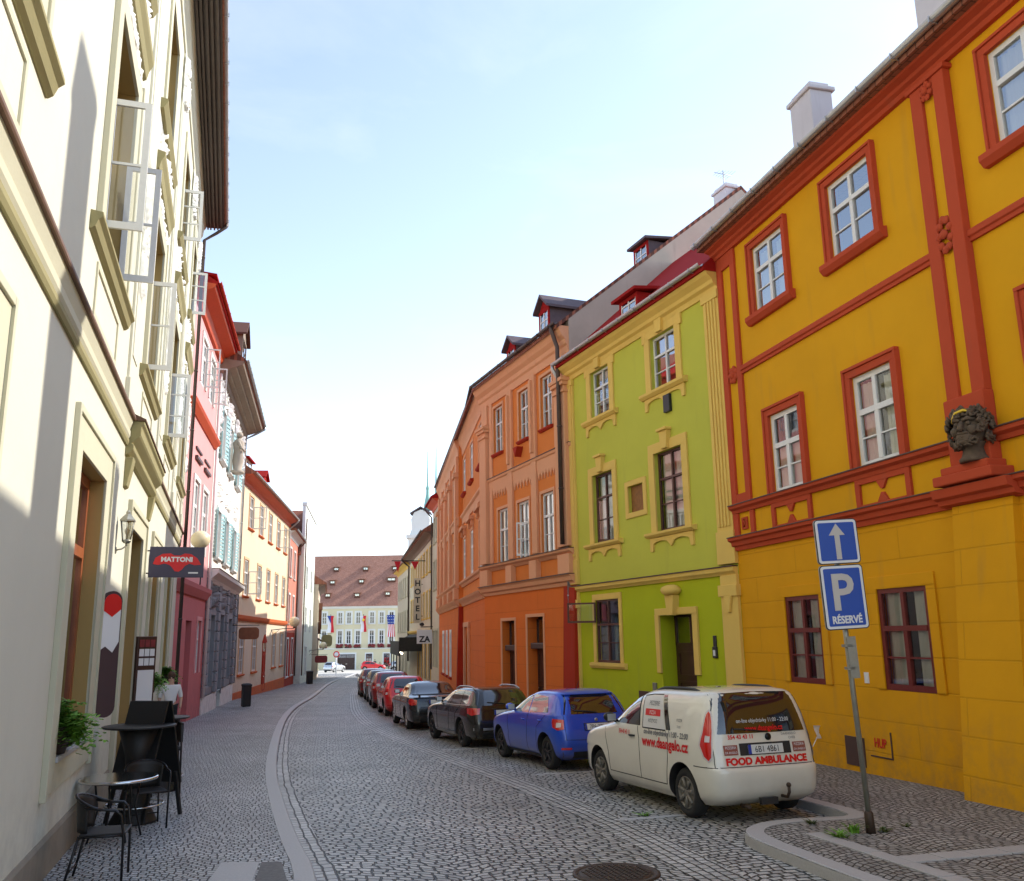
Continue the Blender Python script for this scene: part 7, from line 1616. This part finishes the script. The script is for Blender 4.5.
# ================================================================ people
def person(label, x, y, z, heading, joints, edges, rad, shirt, trouser_, hair=True, hs=1.0):
    e = empty('person', (x, y, z), heading); tag(e, label, 'person')
    names = list(joints); idx = {n: i for i, n in enumerate(names)}
    def skin(nm, keep, m, grow=1.0, sub=2, root=None):
        ks = [n for n in names if n in keep]; me = bpy.data.meshes.new(nm)
        me.from_pydata([joints[n] for n in ks], [(ks.index(a), ks.index(b)) for a, b in edges if a in ks and b in ks], [])
        ob = bpy.data.objects.new(nm, me); C.objects.link(ob); ob.parent = e; me.materials.append(m)
        md = ob.modifiers.new('skin', 'SKIN'); md.use_smooth_shade = True
        for n, d in zip(ks, me.skin_vertices[0].data): d.radius = (rad[n]*grow, rad[n]*grow); d.use_root = (n == (root or ks[0]))
        sb_ = ob.modifiers.new('sub', 'SUBSURF'); sb_.levels = 1; sb_.render_levels = sub
        return ob
    body = skin('body', names, M['skin'], 1.0, 2, 'pelvis')
    arms = [n for n in names if n.startswith(('sh', 'el'))]
    skin('shirt', ['pelvis', 'waist', 'chest', 'neck0']+arms, shirt, 1.14, 2, 'pelvis')
    skin('trousers', ['pelvis']+[n for n in names if n.startswith(('hip', 'kn', 'an'))], trouser_, 1.17, 2, 'pelvis')
    hd = Vector(joints['head']); q = MB(); q.blob(tuple(hd+Vector((0, -.015, .045))), .108*hs, 10, .03, sq=(.88, 1.0, .95)); q.build('hair', M['hair'], e)
    f = MB(); f.blob(tuple(hd+Vector((0, .10*hs, -.02))), .022*hs, 5, 0, sq=(.8, 1, 1.3)); f.build('nose', M['skin'], body)
    for sx in (-1, 1): f = MB(); f.blob(tuple(hd+Vector((sx*.035, .088*hs, .012))), .012, 5, 0); f.build('eye', M['ink'], body)
    for sx in (-1, 1):
        f = MB(); an = Vector(joints['an%d' % (sx > 0)]); f.blob(tuple(an+Vector((0, .06, -.045))), .06, 8, 0, sq=(.8, 2.0, .65)); f.build('shoe', M['ink'], e)
        h_ = Vector(joints['wr%d' % (sx > 0)]); f = MB()
        for k in range(4): f.tube([tuple(h_+Vector((0, (k-1.5)*.02, -.03))), tuple(h_+Vector((sx*-.006, (k-1.5)*.022+.006, -.075))), tuple(h_+Vector((sx*-.02, (k-1.5)*.02+.012, -.105-.008*(k in (1, 2)))))], [.010, .009, .007], 6)
        f.tube([tuple(h_+Vector((0, .03, .0))), tuple(h_+Vector((sx*-.012, .055, -.04)))], [.012, .009], 6); f.build('fingers', M['skin'], body)
    return e
STAND = {'pelvis': (0, 0, .95), 'waist': (0, .0, 1.10), 'chest': (0, 0, 1.32), 'neck0': (0, 0, 1.46), 'neck': (0, .01, 1.53), 'head': (0, .02, 1.65),
         'sh0': (-.19, 0, 1.42), 'el0': (-.25, -.03, 1.14), 'wr0': (-.24, .08, .90), 'sh1': (.19, 0, 1.42), 'el1': (.25, -.03, 1.14), 'wr1': (.24, .08, .90),
         'hip0': (-.10, 0, .90), 'kn0': (-.11, .02, .49), 'an0': (-.12, -.01, .09), 'hip1': (.10, 0, .90), 'kn1': (.12, .03, .49), 'an1': (.14, .0, .09)}
SIT = dict(STAND); dz = .5
for k in SIT: SIT[k] = (SIT[k][0], SIT[k][1], SIT[k][2]-.42)
SIT.update({'hip0': (-.10, .03, .50), 'kn0': (-.13, .45, .52), 'an0': (-.13, .47, .09), 'hip1': (.10, .03, .50), 'kn1': (.13, .45, .52), 'an1': (.14, .42, .09), 'wr0': (-.18, .30, .62), 'wr1': (.18, .30, .62), 'el0': (-.25, .05, .74), 'el1': (.25, .05, .74)})
RAD = {'pelvis': .13, 'waist': .12, 'chest': .135, 'neck0': .085, 'neck': .05, 'head': .10, 'sh0': .062, 'sh1': .062, 'el0': .043, 'el1': .043, 'wr0': .03, 'wr1': .03, 'hip0': .088, 'hip1': .088, 'kn0': .058, 'kn1': .058, 'an0': .038, 'an1': .038}
EDG = [('pelvis', 'waist'), ('waist', 'chest'), ('chest', 'neck0'), ('neck0', 'neck'), ('neck', 'head'), ('chest', 'sh0'), ('sh0', 'el0'), ('el0', 'wr0'), ('chest', 'sh1'), ('sh1', 'el1'), ('el1', 'wr1'), ('pelvis', 'hip0'), ('hip0', 'kn0'), ('kn0', 'an0'), ('pelvis', 'hip1'), ('hip1', 'kn1'), ('kn1', 'an1')]
wp_ = lb.world(11.4, .34, 0)
person('person in white shirt and dark trousers standing by the last doors of the cream palace', wp_.x, wp_.y, gz(wp_.y)+.09, radians(200), STAND, EDG, RAD, M['shirt'], M['trouser'])
dks = cloth('dark_jacket', (.03, .03, .04)); rds = cloth('red_jumper', (.35, .05, .05))
def bench(x, y): 
    e = empty('bench', (x, y, gz(y))); tag(e, 'dark bench on the square before the town hall windows', 'bench')
    q = MB(); q.box(-1.6, 1.6, -.22, .22, .42, .47); q.build('seat', M['dwood'], e)
    for sx in (-1.3, 1.3): q = MB(); q.box(sx-.05, sx+.05, -.2, .2, 0, .42); q.build('leg', M['blackm'], e)
    q = MB(); q.box(-1.6, 1.6, .22, .27, .55, .9); q.build('backrest', M['dwood'], e)
bench(-22.8, 160)
person('person in dark jacket seated at the left of the bench on the square', -23.6, 160, gz(160), pi, SIT, EDG, RAD, dks, M['trouser'])
person('person in red jumper seated at the right of the bench on the square', -21.9, 160, gz(160), pi, SIT, EDG, RAD, rds, M['trouser'])
person('person in dark clothes standing on the square behind the bench', -26.0+.9, 164, gz(164), pi, STAND, EDG, RAD, dks, M['trouser'])
person('person in white top standing on the square near the hotel corner', -19.6, 158, gz(158), pi, STAND, EDG, RAD, M['shirt'], M['trouser'])
